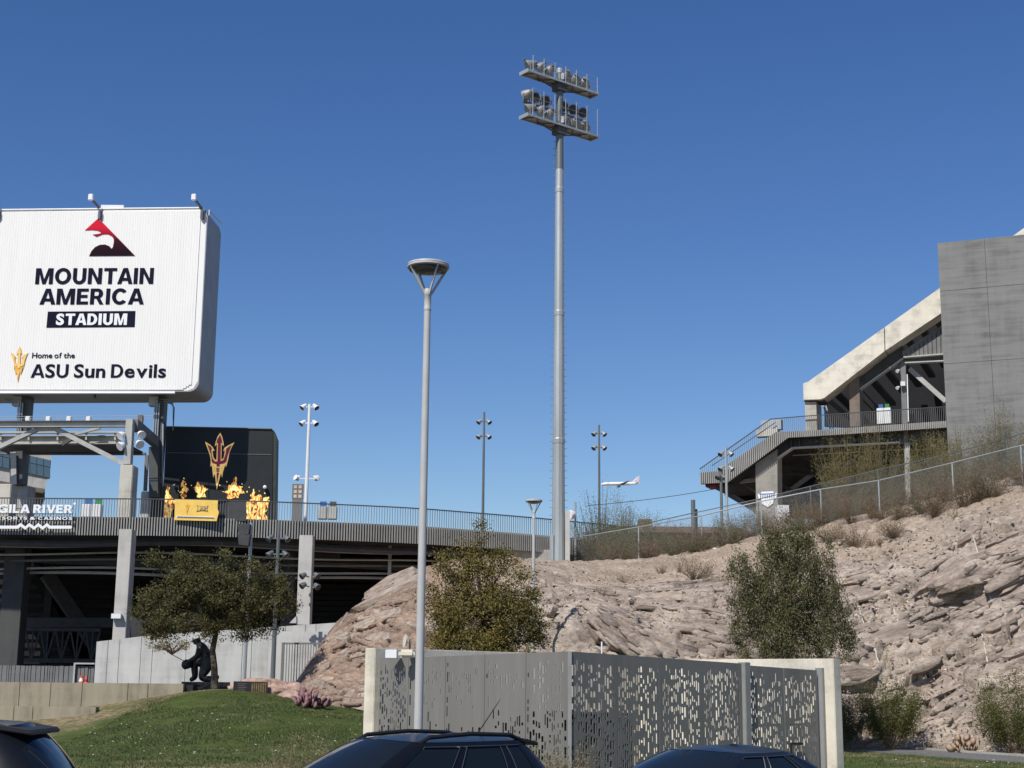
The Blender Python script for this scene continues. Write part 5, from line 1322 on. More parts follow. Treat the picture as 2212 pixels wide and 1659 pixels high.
# paired wooden posts and low brown-roofed building
for px, lab, Y in ((1497, 'thick weathered left post of the pair behind the fence', 86), (1503.5, 'slim right post of the pair behind the fence', 86.3)):
    a = PY(px, 1080 if px < 1500 else 1100, Y); z0 = hill_h(a.x, Y)
    bm = MB(); bm.tube([(a.x, Y, z0 - .2), (a.x, Y, a.z)], .13 if px < 1500 else .09, 8); tag(bm.build('post', M['galv_dark'], smooth=True), lab, 'post')
t = thing('brown_building', 'low building with brown tiled roof showing behind the fence', 'building', PY(1500, 1165, 125))
bm = MB(); a = PY(1300, 1150, 125); b = PY(1625, 1142, 125); bm.box(((a.x + b.x) / 2, 131, a.z - 3), (b.x - a.x, 10, 6)); bm.build('wall', M['roof_brown'], t)
bm = MB(); bm.prism([Vector((a.x - .4, 124.5, a.z)), Vector((b.x + .4, 124.5, a.z)), Vector((b.x - .6, 130, a.z + 1.1)), Vector((a.x + 1, 130, a.z + 1.1))], (0, .3, -.25)); rf = bm.build('roof', M['roof_brown'], t)
c = PY(1393, 1140, 127); bm = MB(); bm.box((c.x, 127, c.z), (1.2, 1.2, 1.4)); bm.build('chimney', M['brick_brown'], rf)
# small white sign shield on the column
c = SP.at(*s2d(534, 1432), -.72)
t = thing('shield_sign', 'small white and blue shield sign on the concrete column of the stand', 'sign', c)
shp = [(-.66, .35), (-.45, .35), (-.4, .5), (.4, .5), (.45, .35), (.68, .35), (.6, .05), (.42, -.05), (.38, -.35), (.0, -.62), (-.38, -.35), (-.42, -.05), (-.6, .05)]
bm = MB(); bm.prism([c + SP.u * (x * 1.05) + Vector((0, 0, z)) for x, z in shp], SP.n * -.04); bm.build('shield', M['print_white'], t)
bm = MB(); bm.box(c + SP.n * .02 + Vector((0, 0, .34)), (1.1, .02, .05), (SP.u, SP.n, Vector((0, 0, 1))));
for k in range(-3, 4): bm.box(c + SP.n * .02 + SP.u * (k * .16) + Vector((0, 0, .15)), (.06, .02, .22), (SP.u, SP.n, Vector((0, 0, 1))))
bm.build('printed_marks', M['bin_blue'], t)
# utility box by the column
c = SP.at(*s2d(630, 1560), 1.0); c = PY(1690, 1118, 98)
bm = MB(); bm.box(c, (.8, .7, 1.6)); tag(bm.build('utility_cabinet', M['white_metal']), 'white utility cabinet beside the concrete column behind the fence', 'cabinet')
# overhead cable
a = PY(1270, 1092, 100); b = SP.at(*s2d(190, 1370), -.5); pts = []
for k in range(13):
    q = a.lerp(b, k / 12); q.z -= .12 * 4 * (k / 12) * (1 - k / 12); pts.append(q)
bm = MB(); bm.tube(pts, .022, 5); tag(bm.build('overhead_cable', M['rail']), 'thin overhead cable sagging towards the stand ramp', 'cable')
# ------------------------------------------------------------------ sports-light tower
LY = 82.0
base = PY(1206, 1232, LY); base.z = hill_h(base.x, base.y) - .3
topc = PY(1208, 122, LY)
lt = thing('light_tower', 'tall galvanised sports light tower with three rows of floodlights', 'light tower', base)
xc = base.x
z1_, z2_, z3_ = PY(1206, 345, LY).z, PY(1207, 300, LY).z, topc.z
def prof(z):
    t_ = (z - base.z) / (z3_ - base.z); return .385 - .20 * t_
bm = MB(); bm.tube([(xc, LY, base.z), (xc, LY, base.z + 14), (xc, LY, z1_)], [prof(base.z), prof(base.z + 14), prof(z1_)], 12); bm.build('pole', M['galv'], lt)
bm = MB(); bm.tube([(xc, LY, z1_ - .6), (xc, LY, PY(1207, 150, LY).z)], [prof(z1_) - .015 + .03, prof(z3_) + .0], 12); bm.build('upper_pole', M['galv_dark'], lt)
bm = MB(); z = base.z + 3; k = 0
while z < z3_ - 3.0:
    for s_ in (1, -1):
        a_ = .5 if s_ > 0 else math.pi * 1.15
        dx, dy = math.cos(a_ - .6), math.sin(a_ - .6)
        q = prof(z); bm.bar((xc + dx * q * .9, LY + dy * q * .9, z), (xc + dx * (q + .16), LY + dy * (q + .16), z), .025, .025)
    z += .42; k += 1
o = bm.build('climbing_peg', M['galv_dark'], lt); o['kind'] = 'stuff'
for i in range(4):
    bm = MB(); zz = base.z + 7.5 * (i + 1); bm.lathe([(prof(zz) + .02, 0), (prof(zz) + .03, .25), (prof(zz) + .005, .3)], 12, (xc, LY, zz)); bm.build('pole_joint', M['galv'], lt)
al = Vector((4.3, 3.4, 0)).normalized(); ac = Vector((al.y, -al.x, 0))      # long axis, towards viewer
def lamp_at(p, aim, par):
    aim = aim.normalized()
    bm = MB(); bm.lathe([(.06, -.36), (.18, -.34), (.23, -.22), (.27, -.1), (.32, .04), (.33, .16), (.3, .17)], 14, p, aim); o = bm.build('floodlight', M['lampshell'], par, smooth=True)
    bm = MB(); bm.lathe([(.27, .165), (.275, .178)], 14, p, aim); bm.build('lens', M['lamp_lens'], o, smooth=True)
    s_ = aim.cross(Vector((0, 0, 1))).normalized()
    bm = MB(); bm.lathe([(.1, -.5), (.12, -.48), (.12, -.32), (.1, -.3)], 8, p, aim); bm.build('ballast', M['steel_mid'], o)
    bm = MB(); bm.bar(p + s_ * .33, p + s_ * .33 + Vector((0, 0, -.42)), .05, .03, (0, 1, 0)); bm.bar(p - s_ * .33, p - s_ * .33 + Vector((0, 0, -.42)), .05, .03, (0, 1, 0)); bm.bar(p + s_ * .34 + Vector((0, 0, -.42)), p - s_ * .34 + Vector((0, 0, -.42)), .05, .03); bm.build('yoke', M['steel_mid'], o)
M['lampshell'] = mat('lampshell', (.27, .265, .25), .5, .15, 3, metal=.2)
for tier, (pyc, posth) in enumerate(((181.5, 1.02), (275, 1.72))):
    cz = PY(1208, pyc, LY).z; cc = Vector((xc, LY, cz))
    Ln = 5.5; wd_ = .78
    tp = thing('x', 'x', 'x') if False else None
    for s_ in (-1, 1):
        bm = MB(); bm.bar(cc + al * (-Ln / 2) + ac * (s_ * wd_ / 2), cc + al * (Ln / 2) + ac * (s_ * wd_ / 2), .05, .13); bm.build('platform_beam', M['galv'], lt)
    for s_ in (-1, 1):
        bm = MB(); bm.bar(cc + al * (s_ * Ln / 2) - ac * (wd_ / 2 + .02), cc + al * (s_ * Ln / 2) + ac * (wd_ / 2 + .02), .06, .22); bm.build('platform_end', M['galv'], lt)
    bm = MB(); bm.box(cc + Vector((0, 0, .06)), (Ln - .05, wd_ - .06, .025), (al, ac, Vector((0, 0, 1)))); bm.build('platform_grating', M['steel_grey'], lt)
    nx = 8
    for k in range(nx):
        a0_ = cc + al * (-Ln / 2 + Ln * k / nx) + Vector((0, 0, -.03)); a1_ = cc + al * (-Ln / 2 + Ln * (k + 1) / nx) + Vector((0, 0, -.03))
        sg = 1 if k % 2 else -1
        bm = MB(); bm.bar(a0_ + ac * (sg * wd_ / 2), a1_ - ac * (sg * wd_ / 2), .05, .05); bm.build('bracing', M['steel_dark'], lt)
    for k in range(7):
        p = cc + al * (-Ln / 2 + .35 + (Ln - .45) * k / 6) + ac * (wd_ / 2 + .02)
        bm = MB(); bm.tube([p, p + Vector((0, 0, posth))], .022, 6); bm.build('guard_post', M['galv'], lt)
    for zc in (.33, .66, 1.0):
        bm = MB(); p = cc + ac * (wd_ / 2 + .02) + Vector((0, 0, posth * zc)); bm.tube([p + al * (-Ln / 2 + .35), p + al * (Ln / 2 - .1)], .008, 5); bm.build('guard_wire', M['galv'], lt)
    # pole collar, struts
    bm = MB(); bm.box(cc + Vector((0, 0, -.28)), (.7, .62, .42), (al, ac, Vector((0, 0, 1)))); bm.build('collar', M['steel_dark'], lt)
    for s_ in (-1, 1):
        bm = MB(); bm.bar(cc + Vector((0, 0, -.5)), cc + al * (s_ * 1.7) + Vector((0, 0, -.1)), .06, .06); bm.build('strut', M['steel_dark'], lt)
    zpipe = .93 if tier == 0 else 1.05
    bm = MB(); p = cc - ac * .3 + Vector((0, 0, zpipe)); bm.tube([p - al * (Ln / 2 - .15), p + al * (Ln / 2 - .25)], .075, 10); bm.build('lamp_crossbar', M['galv_dark'], lt, smooth=True)
    pos = [-2.35, -1.6, -.85, .5, 1.25, 2.0]
    for k, a_ in enumerate(pos):
        aim = Vector((-.75, -.1, -.55)) + Vector((.75, 1.1, 0)) * (k / 5) * 1.1
        if k == 0: aim = Vector((-.9, -.2, -.45))
        lamp_at(cc + al * a_ - ac * .02 + Vector((0, 0, .56)), aim, lt)
        if tier == 1: 
            aim2 = Vector((-.7, .5, -.25)) if k < 1 else Vector((-.35 + .12 * k, -.85, -.3))
            lamp_at(cc + al * a_ - ac * .25 + Vector((0, 0, 1.52)), aim2, lt)
    bm = MB(); bm.box(cc + Vector((.15, -.3, .35)), (.18, .18, .4)); bm.build('junction_box', M['galv'], lt)
bm = MB(); a = PY(1226, 1165, 81.4); bm.box((a.x, 81.6, base.z + 1.9), (.26, .3, 3.4)); bm.build('control_cabinet', M['concrete'], lt)
bm = MB(); a = PY(1192, 1200, 81.4); bm.box((a.x, 81.8, base.z + 1.2), (.2, .3, 2.2)); bm.build('conduit_box', M['galv'], lt)

# ------------------------------------------------------------------ saucer lamp posts
def saucer(name, label, foot, H, dd, rpole):
    t = thing(name, label, 'lamp post', foot, group='saucer lamp posts')
    z = foot.z
    rd = dd / 2
    bm = MB(); bm.tube([foot, foot + Vector((0, 0, H - .1 - rd * 1.0 - .33))], [rpole * 1.22, rpole * .92], 20); bm.build('pole', M['lamp_grey'], t, smooth=True)
    hc = foot + Vector((0, 0, H - .1 - rd * 1.0 - .33))
    bm = MB(); bm.lathe([(rpole * .95, 0), (rpole * 1.02, .01), (rpole * 1.02, .04), (rpole * .95, .05), (rpole * .97, .22), (rpole * 1.12, .23), (rpole * 1.12, .28), (rpole * .9, .33)], 20, hc); bm.build('collar', M['lamp_grey'], t, smooth=True)
    dz = H - .1
    dc = foot + Vector((0, 0, dz))
    bm = MB(); bm.lathe([(rd * .93, -.006), (rd * .97, .0), (rd, .01), (rd, .03), (rd * .985, .034), (rd * .985, .04), (rd, .044), (rd * .98, .065), (rd * .5, .09), (.02, .1)], 40, dc); bm.build('saucer', M['lamp_grey'], t, smooth=True)
    bm = MB(); bm.lathe([(.02, -rd * .27), (rd * .3, -rd * .25), (rd * .58, -rd * .185), (rd * .62, -rd * .16)], 32, dc); bm.build('lens', M['lamp_lens'], t, smooth=True)
    bm = MB(); bm.lathe([(rd * .62, -rd * .165), (rd * .9, -.03), (rd * .92, -.02), (rd * .6, -rd * .15)], 32, dc); bm.build('reflector', M['lamp_lens'], t, smooth=True)
    for k in range(4):
        a_ = math.pi / 4 * (2 * k) + .55
        e = Vector((math.cos(a_), math.sin(a_), 0))
        bm = MB(); bm.bar(hc + e * (rpole * .9) + Vector((0, 0, .25)), dc + e * (rd * .93), .036, .016, e.cross(Vector((0, 0, 1)))); bm.build('arm', M['lamp_grey'], t)
    bm = MB(); bm.lathe([(.26, -.1), (.26, .32), (.22, .36), (rpole * 1.1, .37)], 20, foot); bm.build('footing', M['concrete'], t, smooth=True)
    return t
LYn = 20.5
tpn = PY(925.5, 566, LYn); ft = Vector((tpn.x, LYn, .05))
saucer('lamp_post', 'tall grey lamp post with dark saucer head, nearest the parked cars', ft, tpn.z - .05, .615, .053)
tpf = PY(1153.5, 1078, 54.0); ft = Vector((tpf.x, 54.0, .9))
saucer('lamp_post', 'shorter distant lamp post with saucer head among the bushy tree branches', ft, tpf.z - .9, .635, .062)

# ------------------------------------------------------------------ distant floodlight poles
def flood_pole(label, pxt, pyt, pxb, pyb, Y, lamps, mm, r=.1, lm='white_metal', sc=1.0):
    a = PY(pxt, pyt, Y); b = PY(pxb, pyb, Y)
    t = thing('floodlight_pole', label, 'light pole', (a.x, Y, b.z), group='distant floodlight poles')
    bm = MB(); bm.tube([(a.x, Y, b.z), (a.x, Y, a.z)], [r * 1.3, r * .9], 8); bm.build('pole', M[mm], t, smooth=True)
    for (py, spread, up) in lamps:
        c = PY(pxt, py, Y); c.x = a.x
        bm = MB(); bm.bar(c + Vector((-spread, 0, 0)), c + Vector((spread, 0, 0)), .07, .07); bm.build('cross_arm', M[mm], t)
        for s_ in (-1, 1):
            p = c + Vector((s_ * spread, -.05, .0))
            ax = Vector((s_ * (.75 if up else .55), -.4, (.25 if up else -.65))).normalized()
            if up: ax = Vector((s_ * .6, -.65, .35)).normalized()
            bm = MB(); bm.lathe([(.08 * sc, -.3 * sc), (.2 * sc, -.22 * sc), (.24 * sc, 0), (.34 * sc, .22 * sc), (.33 * sc, .26 * sc)], 12, p, ax); o = bm.build('floodlight', M[lm], t, smooth=True)
            bm = MB(); bm.lathe([(.3 * sc, .262 * sc), (.29 * sc, .27 * sc)], 12, p, ax); bm.build('lens', M['lamp_lens'] if not up else M['white_metal'], o, smooth=True)
            bm = MB(); bm.box(p + Vector((-s_ * .22 * sc, .05, .22 * sc)), (.3 * sc, .22 * sc, .28 * sc)); bm.build('ballast', M[lm], t, bevel=.03)
    return t
flood_pole('white light pole with three pairs of floodlights above the concourse', 669, 873, 665, 1150, 110, [(879, .48, 0), (914, .5, 0), (1034, .75, 1)], 'white_metal', .12, 'white_metal', .68)
flood_pole('middle slim grey light pole with two lamp pairs behind the deck', 1046, 890, 1041, 1160, 110, [(911, .36, 0), (943, .36, 0)], 'galv_dark', .085, 'galv', .6)
flood_pole('slim light pole with two lamp pairs right of the tall light tower', 1294, 918, 1292, 1180, 110, [(937, .36, 0), (967, .36, 0)], 'galv_dark', .08, 'galv', .6)
flood_pole('light pole with two lamp pairs in front of the stand ramp end', 1567.5, 963, 1571, 1190, 92, [(980, .3, 0), (1012, .33, 0)], 'galv', .075, 'galv', .55)
flood_pole('short dull light pole close left of the ramp-end light pole', 1557, 1012, 1558, 1190, 95, [(1030, .15, 0)], 'galv_dark', .09, 'galv_dark', .6)
flood_pole('light pole with drooping lamp pairs before the second concrete column', 603, 1128, 596, 1475, 70, [(1163, .42, 0), (1197, .38, 0)], 'galv_dark', .09, 'galv_dark', .5)
# lamp cluster on the second column
for k, (px, py) in enumerate(((655, 1243), (684, 1243), (655, 1264), (684, 1266))):
    p = PY(px, py, 80.2)
    t = thing('column_floodlight', ['upper left', 'upper right', 'lower left', 'lower right'][k] + ' floodlight of the four on the second concrete column', 'floodlight', p, group='column floodlights')
    ax = Vector((-.6 if k % 2 == 0 else .6, -.5, -.5)).normalized()
    bm = MB(); bm.lathe([(.05, -.2), (.12, -.16), (.15, 0), (.19, .13), (.18, .15)], 12, p, ax); bm.build('housing', M['galv_dark'], t, smooth=True)
    bm = MB(); bm.bar(p, p + Vector((.25 if k % 2 == 0 else -.25, .5, -.05)), .06, .06); bm.build('arm', M['galv'], t)
    bm = MB(); bm.lathe([(.165, .152), (.16, .16)], 12, p, ax); bm.build('lens', M['lamp_lens'], t)
# loudspeakers on a mast
p = PY(531, 1150, 72)
t = thing('loudspeaker_mast', 'mast with stacked dark loudspeakers above the left tree', 'loudspeaker', Vector((PY(543, 1478, 72).x, 72, 2.05)))
m0 = PY(543, 1130, 72); bm = MB(); bm.tube([(m0.x, 72, 2.05), (m0.x, 72, m0.z)], .09, 8); bm.build('mast', M['galv'], t, smooth=True)
for k, yy in enumerate((1145, 1168)):
    c = PY(530, yy, 71.8); bm = MB(); bm.prism([c + Vector((-.34, -.3, .28)), c + Vector((.26, -.3, .28)), c + Vector((.2, -.3, -.27)), c + Vector((-.26, -.3, -.22))], (0, .6, 0)); bm.build('speaker', M['slat_dark'], t)
bm = MB(); bm.bar(PY(532, 1156, 72), (m0.x, 72, m0.z - .5), .06, .06); bm.build('bracket', M['galv'], t)
# white floodlight on a post beside the tower
p = PY(1243, 1112, 88)
t = thing('flood_lamp', 'white floodlight on a short post just right of the light tower', 'floodlight', Vector((p.x, 88, hill_h(p.x, 88))))
q0 = PY(1243, 1085, 88); bm = MB(); bm.tube([(q0.x, 88, hill_h(q0.x, 88)), q0], .06, 8); bm.build('post', M['galv'], t, smooth=True)
bm = MB(); bm.lathe([(.1, -.25), (.22, -.15), (.3, .15), (.29, .2)], 14, PY(1236, 1112, 87.8), (-.8, -.5, -.1)); bm.build('housing', M['white_metal'], t, smooth=True)

# ------------------------------------------------------------------ aeroplane on approach
AY = 1600.0
ac_ = PY(1340, 1045, AY); k_ = AY / 3130
ap = thing('aeroplane', 'white twin-engine airliner in flight with red and blue tail', 'aeroplane', ac_)
Lh = 42 * k_
ux = Vector((1, 0, .03)).normalized(); uz = Vector((-.03, 0, 1)).normalized(); uy = Vector((0, 1, 0))
rf_ = 1.98
prf = [(.05, -Lh), (.8, -Lh + .5), (1.5, -Lh + 2), (rf_, -Lh + 5), (rf_, Lh - 14), (1.6, Lh - 8), (1.0, Lh - 3.5), (.3, Lh)]
bm = MB(); bm.lathe(prf, 20, ac_, ux); bm.build('fuselage', M['white_metal'], ap, smooth=True)
def ap_pt(x, y, z): return ac_ + ux * x + uy * y + uz * z
bm = MB(); bm.prism([ap_pt(-4, -1.5, -1.3), ap_pt(3, -1.5, -1.3), ap_pt(9, -16, .9), ap_pt(7.2, -16, .9)], (0, 0, -.45)); bm.build('wing', M['steel_dark'], ap)
bm = MB(); bm.prism([ap_pt(-4, 1.5, -1.3), ap_pt(3, 1.5, -1.3), ap_pt(9, 16, .9), ap_pt(7.2, 16, .9)], (0, 0, -.45)); bm.build('wing', M['sign_grey'], ap)
bm = MB(); bm.prism([ap_pt(Lh - 9, -.2, 1.4), ap_pt(Lh - 1.5, -.2, 1.2), ap_pt(Lh + .2, -.2, 7.6), ap_pt(Lh - 2.4, -.2, 7.6)], (0, .4, 0)); tf = bm.build('tail_fin', M['white_metal'], ap)
for k in range(4):
    z0_ = 1.9 + k * 1.4; xa_ = Lh - 8.6 + (z0_ - 1.4) * 1.05
    bm = MB(); bm.prism([ap_pt(xa_ + .8, -.26, z0_), ap_pt(Lh - 1.6 + (z0_ - 1.4) * .26, -.26, z0_), ap_pt(Lh - 1.5 + (z0_ - .8) * .26, -.26, z0_ + .6), ap_pt(xa_ + 1.3, -.26, z0_ + .6)], (0, .04, 0)); bm.build('tail_stripe', M['orange'] if k % 2 == 0 else M['bin_blue'], tf)
for s_ in (-1, 1):
    bm = MB(); bm.prism([ap_pt(Lh - 6, s_ * .5, .6), ap_pt(Lh - 2, s_ * .5, .6), ap_pt(Lh - .5, s_ * 6, .9), ap_pt(Lh - 2.2, s_ * 6, .9)], (0, 0, .25)); bm.build('tailplane', M['white_metal'], ap)
    bm = MB(); bm.lathe([(.5, -2), (1.05, -1.6), (1.1, .5), (.6, 2.0)], 14, ap_pt(-1.6, s_ * 5.8, -2.3), ux); bm.build('engine', M['steel_mid'], ap, smooth=True)
bm = MB(); bm.bar(ap_pt(-Lh + 4, -1.97, -.4), ap_pt(Lh - 12, -1.97, -.4), .04, .5); bm.build('window_line', M['sign_grey'], ap)

# ------------------------------------------------------------------ screened enclosure
ZE = 2.86
Cc = Vector((PY(1231, 1407, 28.0).x, 28.0, 0)); zc_ = PY(1231, 1407, 28.0).z
dl = Vector((-1, 1, 0)).normalized(); dr2 = Vector((1, 1, 0)).normalized()
LLen = 5.75; RLen = 8.6
Le = Cc + dl * LLen; Re = Cc + dr2 * RLen; Be = Cc + dl * LLen + dr2 * RLen
en = thing('screen_enclosure', 'grey perforated metal screen enclosure with cream stucco side walls', 'enclosure', Cc + (Be - Cc) * .5)
def perf_panel(a, d, wdt, z0, za, zb, dens_fn, seed, name='perforated_panel', th=.012):
    """sheet from a along d; slots cut column by column (real openings)"""
    r_ = random.Random(seed); bm = MB(); nv = Vector((d.y, -d.x, 0))
    cw, gp = .038, .028
    x = .0
    def strip(x0, x1, zz0, zz1):
        p = a + d * ((x0 + x1) / 2); bm.box(Vector((p.x, p.y, (zz0 + zz1) / 2)), (x1 - x0, th, zz1 - zz0), (d, nv, Vector((0, 0, 1))))
    col = 0
    strip(0, .04, z0, za); x = .04
    while x + cw + gp < wdt - .03:
        zt_ = za + (zb - za) * x / wdt
        z = z0 + r_.uniform(.05, .3); prev = z0; wj = cw * r_.choice([.6, .8, 1.0, 1.0, 1.45]);
        while z < zt_ - .2:
            hl = r_.choice([.05, .08, .11, .15, .2])
            if r_.random() < dens_fn(x / wdt, (z - z0) / (zt_ - z0)) and z + hl < zt_ - .12:
                strip(x, x + wj, prev, z); prev = z + hl
                z += hl + r_.uniform(.05, .12)
            else: z += r_.uniform(.08, .2)
        strip(x, x + wj, prev, zt_); strip(x + wj, x + wj + gp, z0, zt_); x += wj + gp
    strip(x, wdt, z0, za + (zb - za))
    return bm.build(name, M['perf'], en, fixn=False)
def zl(t_): return zc_ + (PY(830, 1423.5, Le.y).z - zc_) * t_
def zr(t_): return zc_ + (PY(1771, 1446, Re.y).z - zc_) * t_
nl = 5; pw = LLen / nl
for i in range(nl):
    s0 = i * pw + .006; a = Cc + dl * s0
    # seen from outside the run goes right to left
    def dfl(u, v, i=i):
        if i == 4: return .75 if v < .92 else .2
        if i == 0: return .68 if v < .6 else (.3 if v < .9 else .5)
        if i == 1: return .68 if (v < .55 and u < .6) else (.45 if .78 < v < .86 else .08)
        return .5 if (.80 < v < .87) else (.5 if (u > .93 or u < .04) else .10)
    perf_panel(a + dl * (pw - .012), -dl, pw - .012, -.1, zl((s0 + pw) / LLen), zl(s0 / LLen), lambda u, v, f=dfl: f(1 - u, v), 20 + i)
nr_ = 4; rpw = (RLen * .63) / nr_
for i in range(nr_):
    s0 = i * rpw + .006; a = Cc + dr2 * s0
    perf_panel(a, dr2, rpw - .012, -.1, zr(s0 / RLen), zr((s0 + rpw) / RLen), (lambda u, v: .62 if .03 < v < .96 and u < .94 else .2), 40 + i)
# corner edge, gate posts, gates
bm = MB(); bm.box(Vector((Cc.x, Cc.y - .0, (zc_ - .1) / 2)) + Vector((0, .03, 0)), (.07, .07, zc_ + .1)); bm.build('corner_angle', M['gatepost'], en)
def gpost(s, wd_):
    p = Cc + dr2 * s; zt_ = zr(s / RLen) + .03; bm = MB(); bm.box(Vector((p.x, p.y, (zt_ - .1) / 2)), (wd_, .2, zt_ + .1), (dr2, Vector((dr2.y, -dr2.x, 0)), Vector((0, 0, 1)))); return bm.build('gate_post', M['gatepost'], en, bevel=.01)
gpost(RLen * .63 + .1, .2); gpost(RLen - .12, .22)
g0_ = RLen * .63 + .25; gw = (RLen - .3 - g0_) / 2
for i in range(2):
    s0 = g0_ + i * gw + .01; a = Cc + dr2 * s0
    gp_ = perf_panel(a, dr2, gw - .02, .05, zr(s0 / RLen) - .03, zr((s0 + gw) / RLen) - .03, (lambda u, v: .6 if .1 < v < .95 and u < .96 else .1), 60 + i, 'gate_leaf')
    for zz in (.15, 1.4):
        p = a + dr2 * (gw / 2) + Vector((-.707, .707, 0)) * .05; bm = MB(); bm.bar(p - dr2 * (gw / 2 - .03) + Vector((0, 0, zz)), p + dr2 * (gw / 2 - .03) + Vector((0, 0, zz)), .05, .06); bm.build('gate_rail', M['gatepost'], en)
hp = Cc + dr2 * (g0_ + gw + .1) + Vector((.707, -.707, 0)) * .08
bm = MB(); bm.bar(hp + Vector((0, 0, 1.0)), hp + dr2 * .42 + Vector((0, 0, .99)), .05, .05); bm.bar(hp + Vector((0, 0, .75)), hp + Vector((0, 0, 1.02)), .04, .04, (0, 1, 0)); bm.build('gate_latch', M['trim'], en)
# back framing posts behind the panel joints
for i in range(1, nl):
    p = Cc + dl * (i * pw) + dr2 * .06; bm = MB(); bm.box(Vector((p.x, p.y, zl(i / nl) / 2 - .05)), (.05, .05, zl(i / nl) - .04), (dl, dr2, Vector((0, 0, 1)))); bm.build('frame_post', M['gatepost'], en)
for i in range(1, nr_):
    p = Cc + dr2 * (i * rpw) + dl * .06; bm = MB(); bm.box(Vector((p.x, p.y, zr(i / nr_ * .63) / 2 - .05)), (.05, .05, zr(i / nr_ * .63) - .04), (dl, dr2, Vector((0, 0, 1)))); bm.build('frame_post', M['gatepost'], en)
# stucco walls: left one ends in the cream pier, right one runs behind the gates
zw = PY(800, 1400, Le.y + .1).z
La = Vector((PY(791, 1420, 32.6).x, 32.4, 0)); 
def swall(a, d, length, th, z1, nm):
    nv = Vector((-d.y, d.x, 0)); bm = MB(); c = a + d * (length / 2) + nv * (th / 2); bm.box(Vector((c.x, c.y, z1 / 2 - .1)), (length, th, z1 + .2), (d, nv, Vector((0, 0, 1)))); return bm.build(nm, M['stucco'], en, bevel=.015)
Lp = Vector((PY(810, 1420, Le.y - .25).x, Le.y - .25, 0))
swall(Lp, dr2, RLen + .4, .34, zw, 'stucco_wall')
Rp = Vector((PY(1800, 1430, Re.y - .35).x, Re.y - .35, 0)); zw2 = PY(1800, 1422.5, Re.y - .35).z
nvr = Vector((-1, -1, 0)).normalized()
bm = MB(); c = Rp + dl * 2.9 + dr2 * .15; bm.box(Vector((c.x, c.y, zw2 / 2 - .1)), (5.8, .3, zw2 + .2), (dl, dr2, Vector((0, 0, 1)))); bm.build('stucco_wall', M['stucco'], en, bevel=.015)
bm = MB(); bm.prism([Cc + Vector((0, .3, .03)), Re + Vector((-.3, 0, .03)), Be + Vector((0, -.3, .03)), Le + Vector((.3, 0, .03))], (0, 0, .03)); bm.build('slab', M['concrete'], en)
dc_ = Cc + dl * 2.9 + dr2 * 1.5
dp = thing('slot_backing', 'added dark box behind the screen that darkens its slots', 'slot_backing', dc_)  # dark box added behind the panels so their slots read dark
bm = MB(); bm.box(dc_ + Vector((0, 0, .85)), (5.0, 1.7, 1.5), (dl, dr2, Vector((0, 0, 1)))); bm.build('backing_body', M['steel_dark'], dp, bevel=.03)
bm = MB(); bm.box(dc_ + Vector((0, 0, 1.65)), (5.1, 1.8, .06), (dl, dr2, Vector((0, 0, 1)))); bm.build('backing_top', M['trim'], dp, bevel=.02)
# boxes on the left wall
c = PY(846, 1413, Le.y - .9); bm = MB(); bm.box(c, (.24, .3, .18)); tag(bm.build('meter_box', M['white_metal'], bevel=.01), 'small white box fixed at the top left of the screen wall', 'box')
c = PY(879, 1412, Le.y - 1.2); t = thing('sensor_box', 'cream rounded box with a dish on top of the screen wall', 'box', c)
bm = MB(); bm.box(c, (.34, .26, .17)); bm.build('housing', M['stucco'], t, bevel=.05)
bm = MB(); bm.lathe([(.02, 0), (.12, .02), (.14, .06)], 14, c + Vector((.0, 0, .26)), (-.9, -.3, .1)); bm.build('dish', M['stucco'], t, smooth=True)
bm = MB(); bm.bar(c + Vector((.06, 0, -.05)), c + Vector((.06, 0, .3)), .04, .04, (0, 1, 0)); bm.build('stem', M['steel_mid'], t)
# white stake behind the screen
c = PY(1300, 1386, 40); bm = MB(); bm.tube([(c.x, 40, .0), (c.x, 40, c.z)], .022, 8); tag(bm.build('marker_stake', M['white_metal']), 'thin white stake sticking up behind the screen wall', 'stake')
# ------------------------------------------------------------------ vegetation
def leaf_cloud(name, P, size, matl, parent, r, elong=.5, updir=None, droop=0.0):
    n = len(P); d = r.normal(0, 1, (n, 3))
    if updir is not None: d = d * .7 + np.asarray(updir)
    d[:, 2] -= droop
    d /= np.linalg.norm(d, axis=1, keepdims=True) + 1e-9
    s = r.normal(0, 1, (n, 3)); s -= d * (s * d).sum(1, keepdims=True); s /= np.linalg.norm(s, axis=1, keepdims=True) + 1e-9
    L_ = (size * r.uniform(.6, 1.4, n))[:, None]; W_ = L_ * elong * .5
    v = np.stack([P, P + d * L_ * .5 + s * W_, P + d * L_, P + d * L_ * .45 - s * W_], 1).reshape(-1, 3)
    f = np.arange(n * 4).reshape(-1, 4)
    return npmesh(name, v, f, matl, parent)
def curve_pts(a, b, bend, k=4):
    a = Vector(a); b = Vector(b); m_ = (a + b) / 2 + Vector(bend)
    return [(a * (1 - t_) ** 2 + m_ * 2 * t_ * (1 - t_) + b * t_ ** 2) for t_ in [i / k for i in range(k + 1)]]
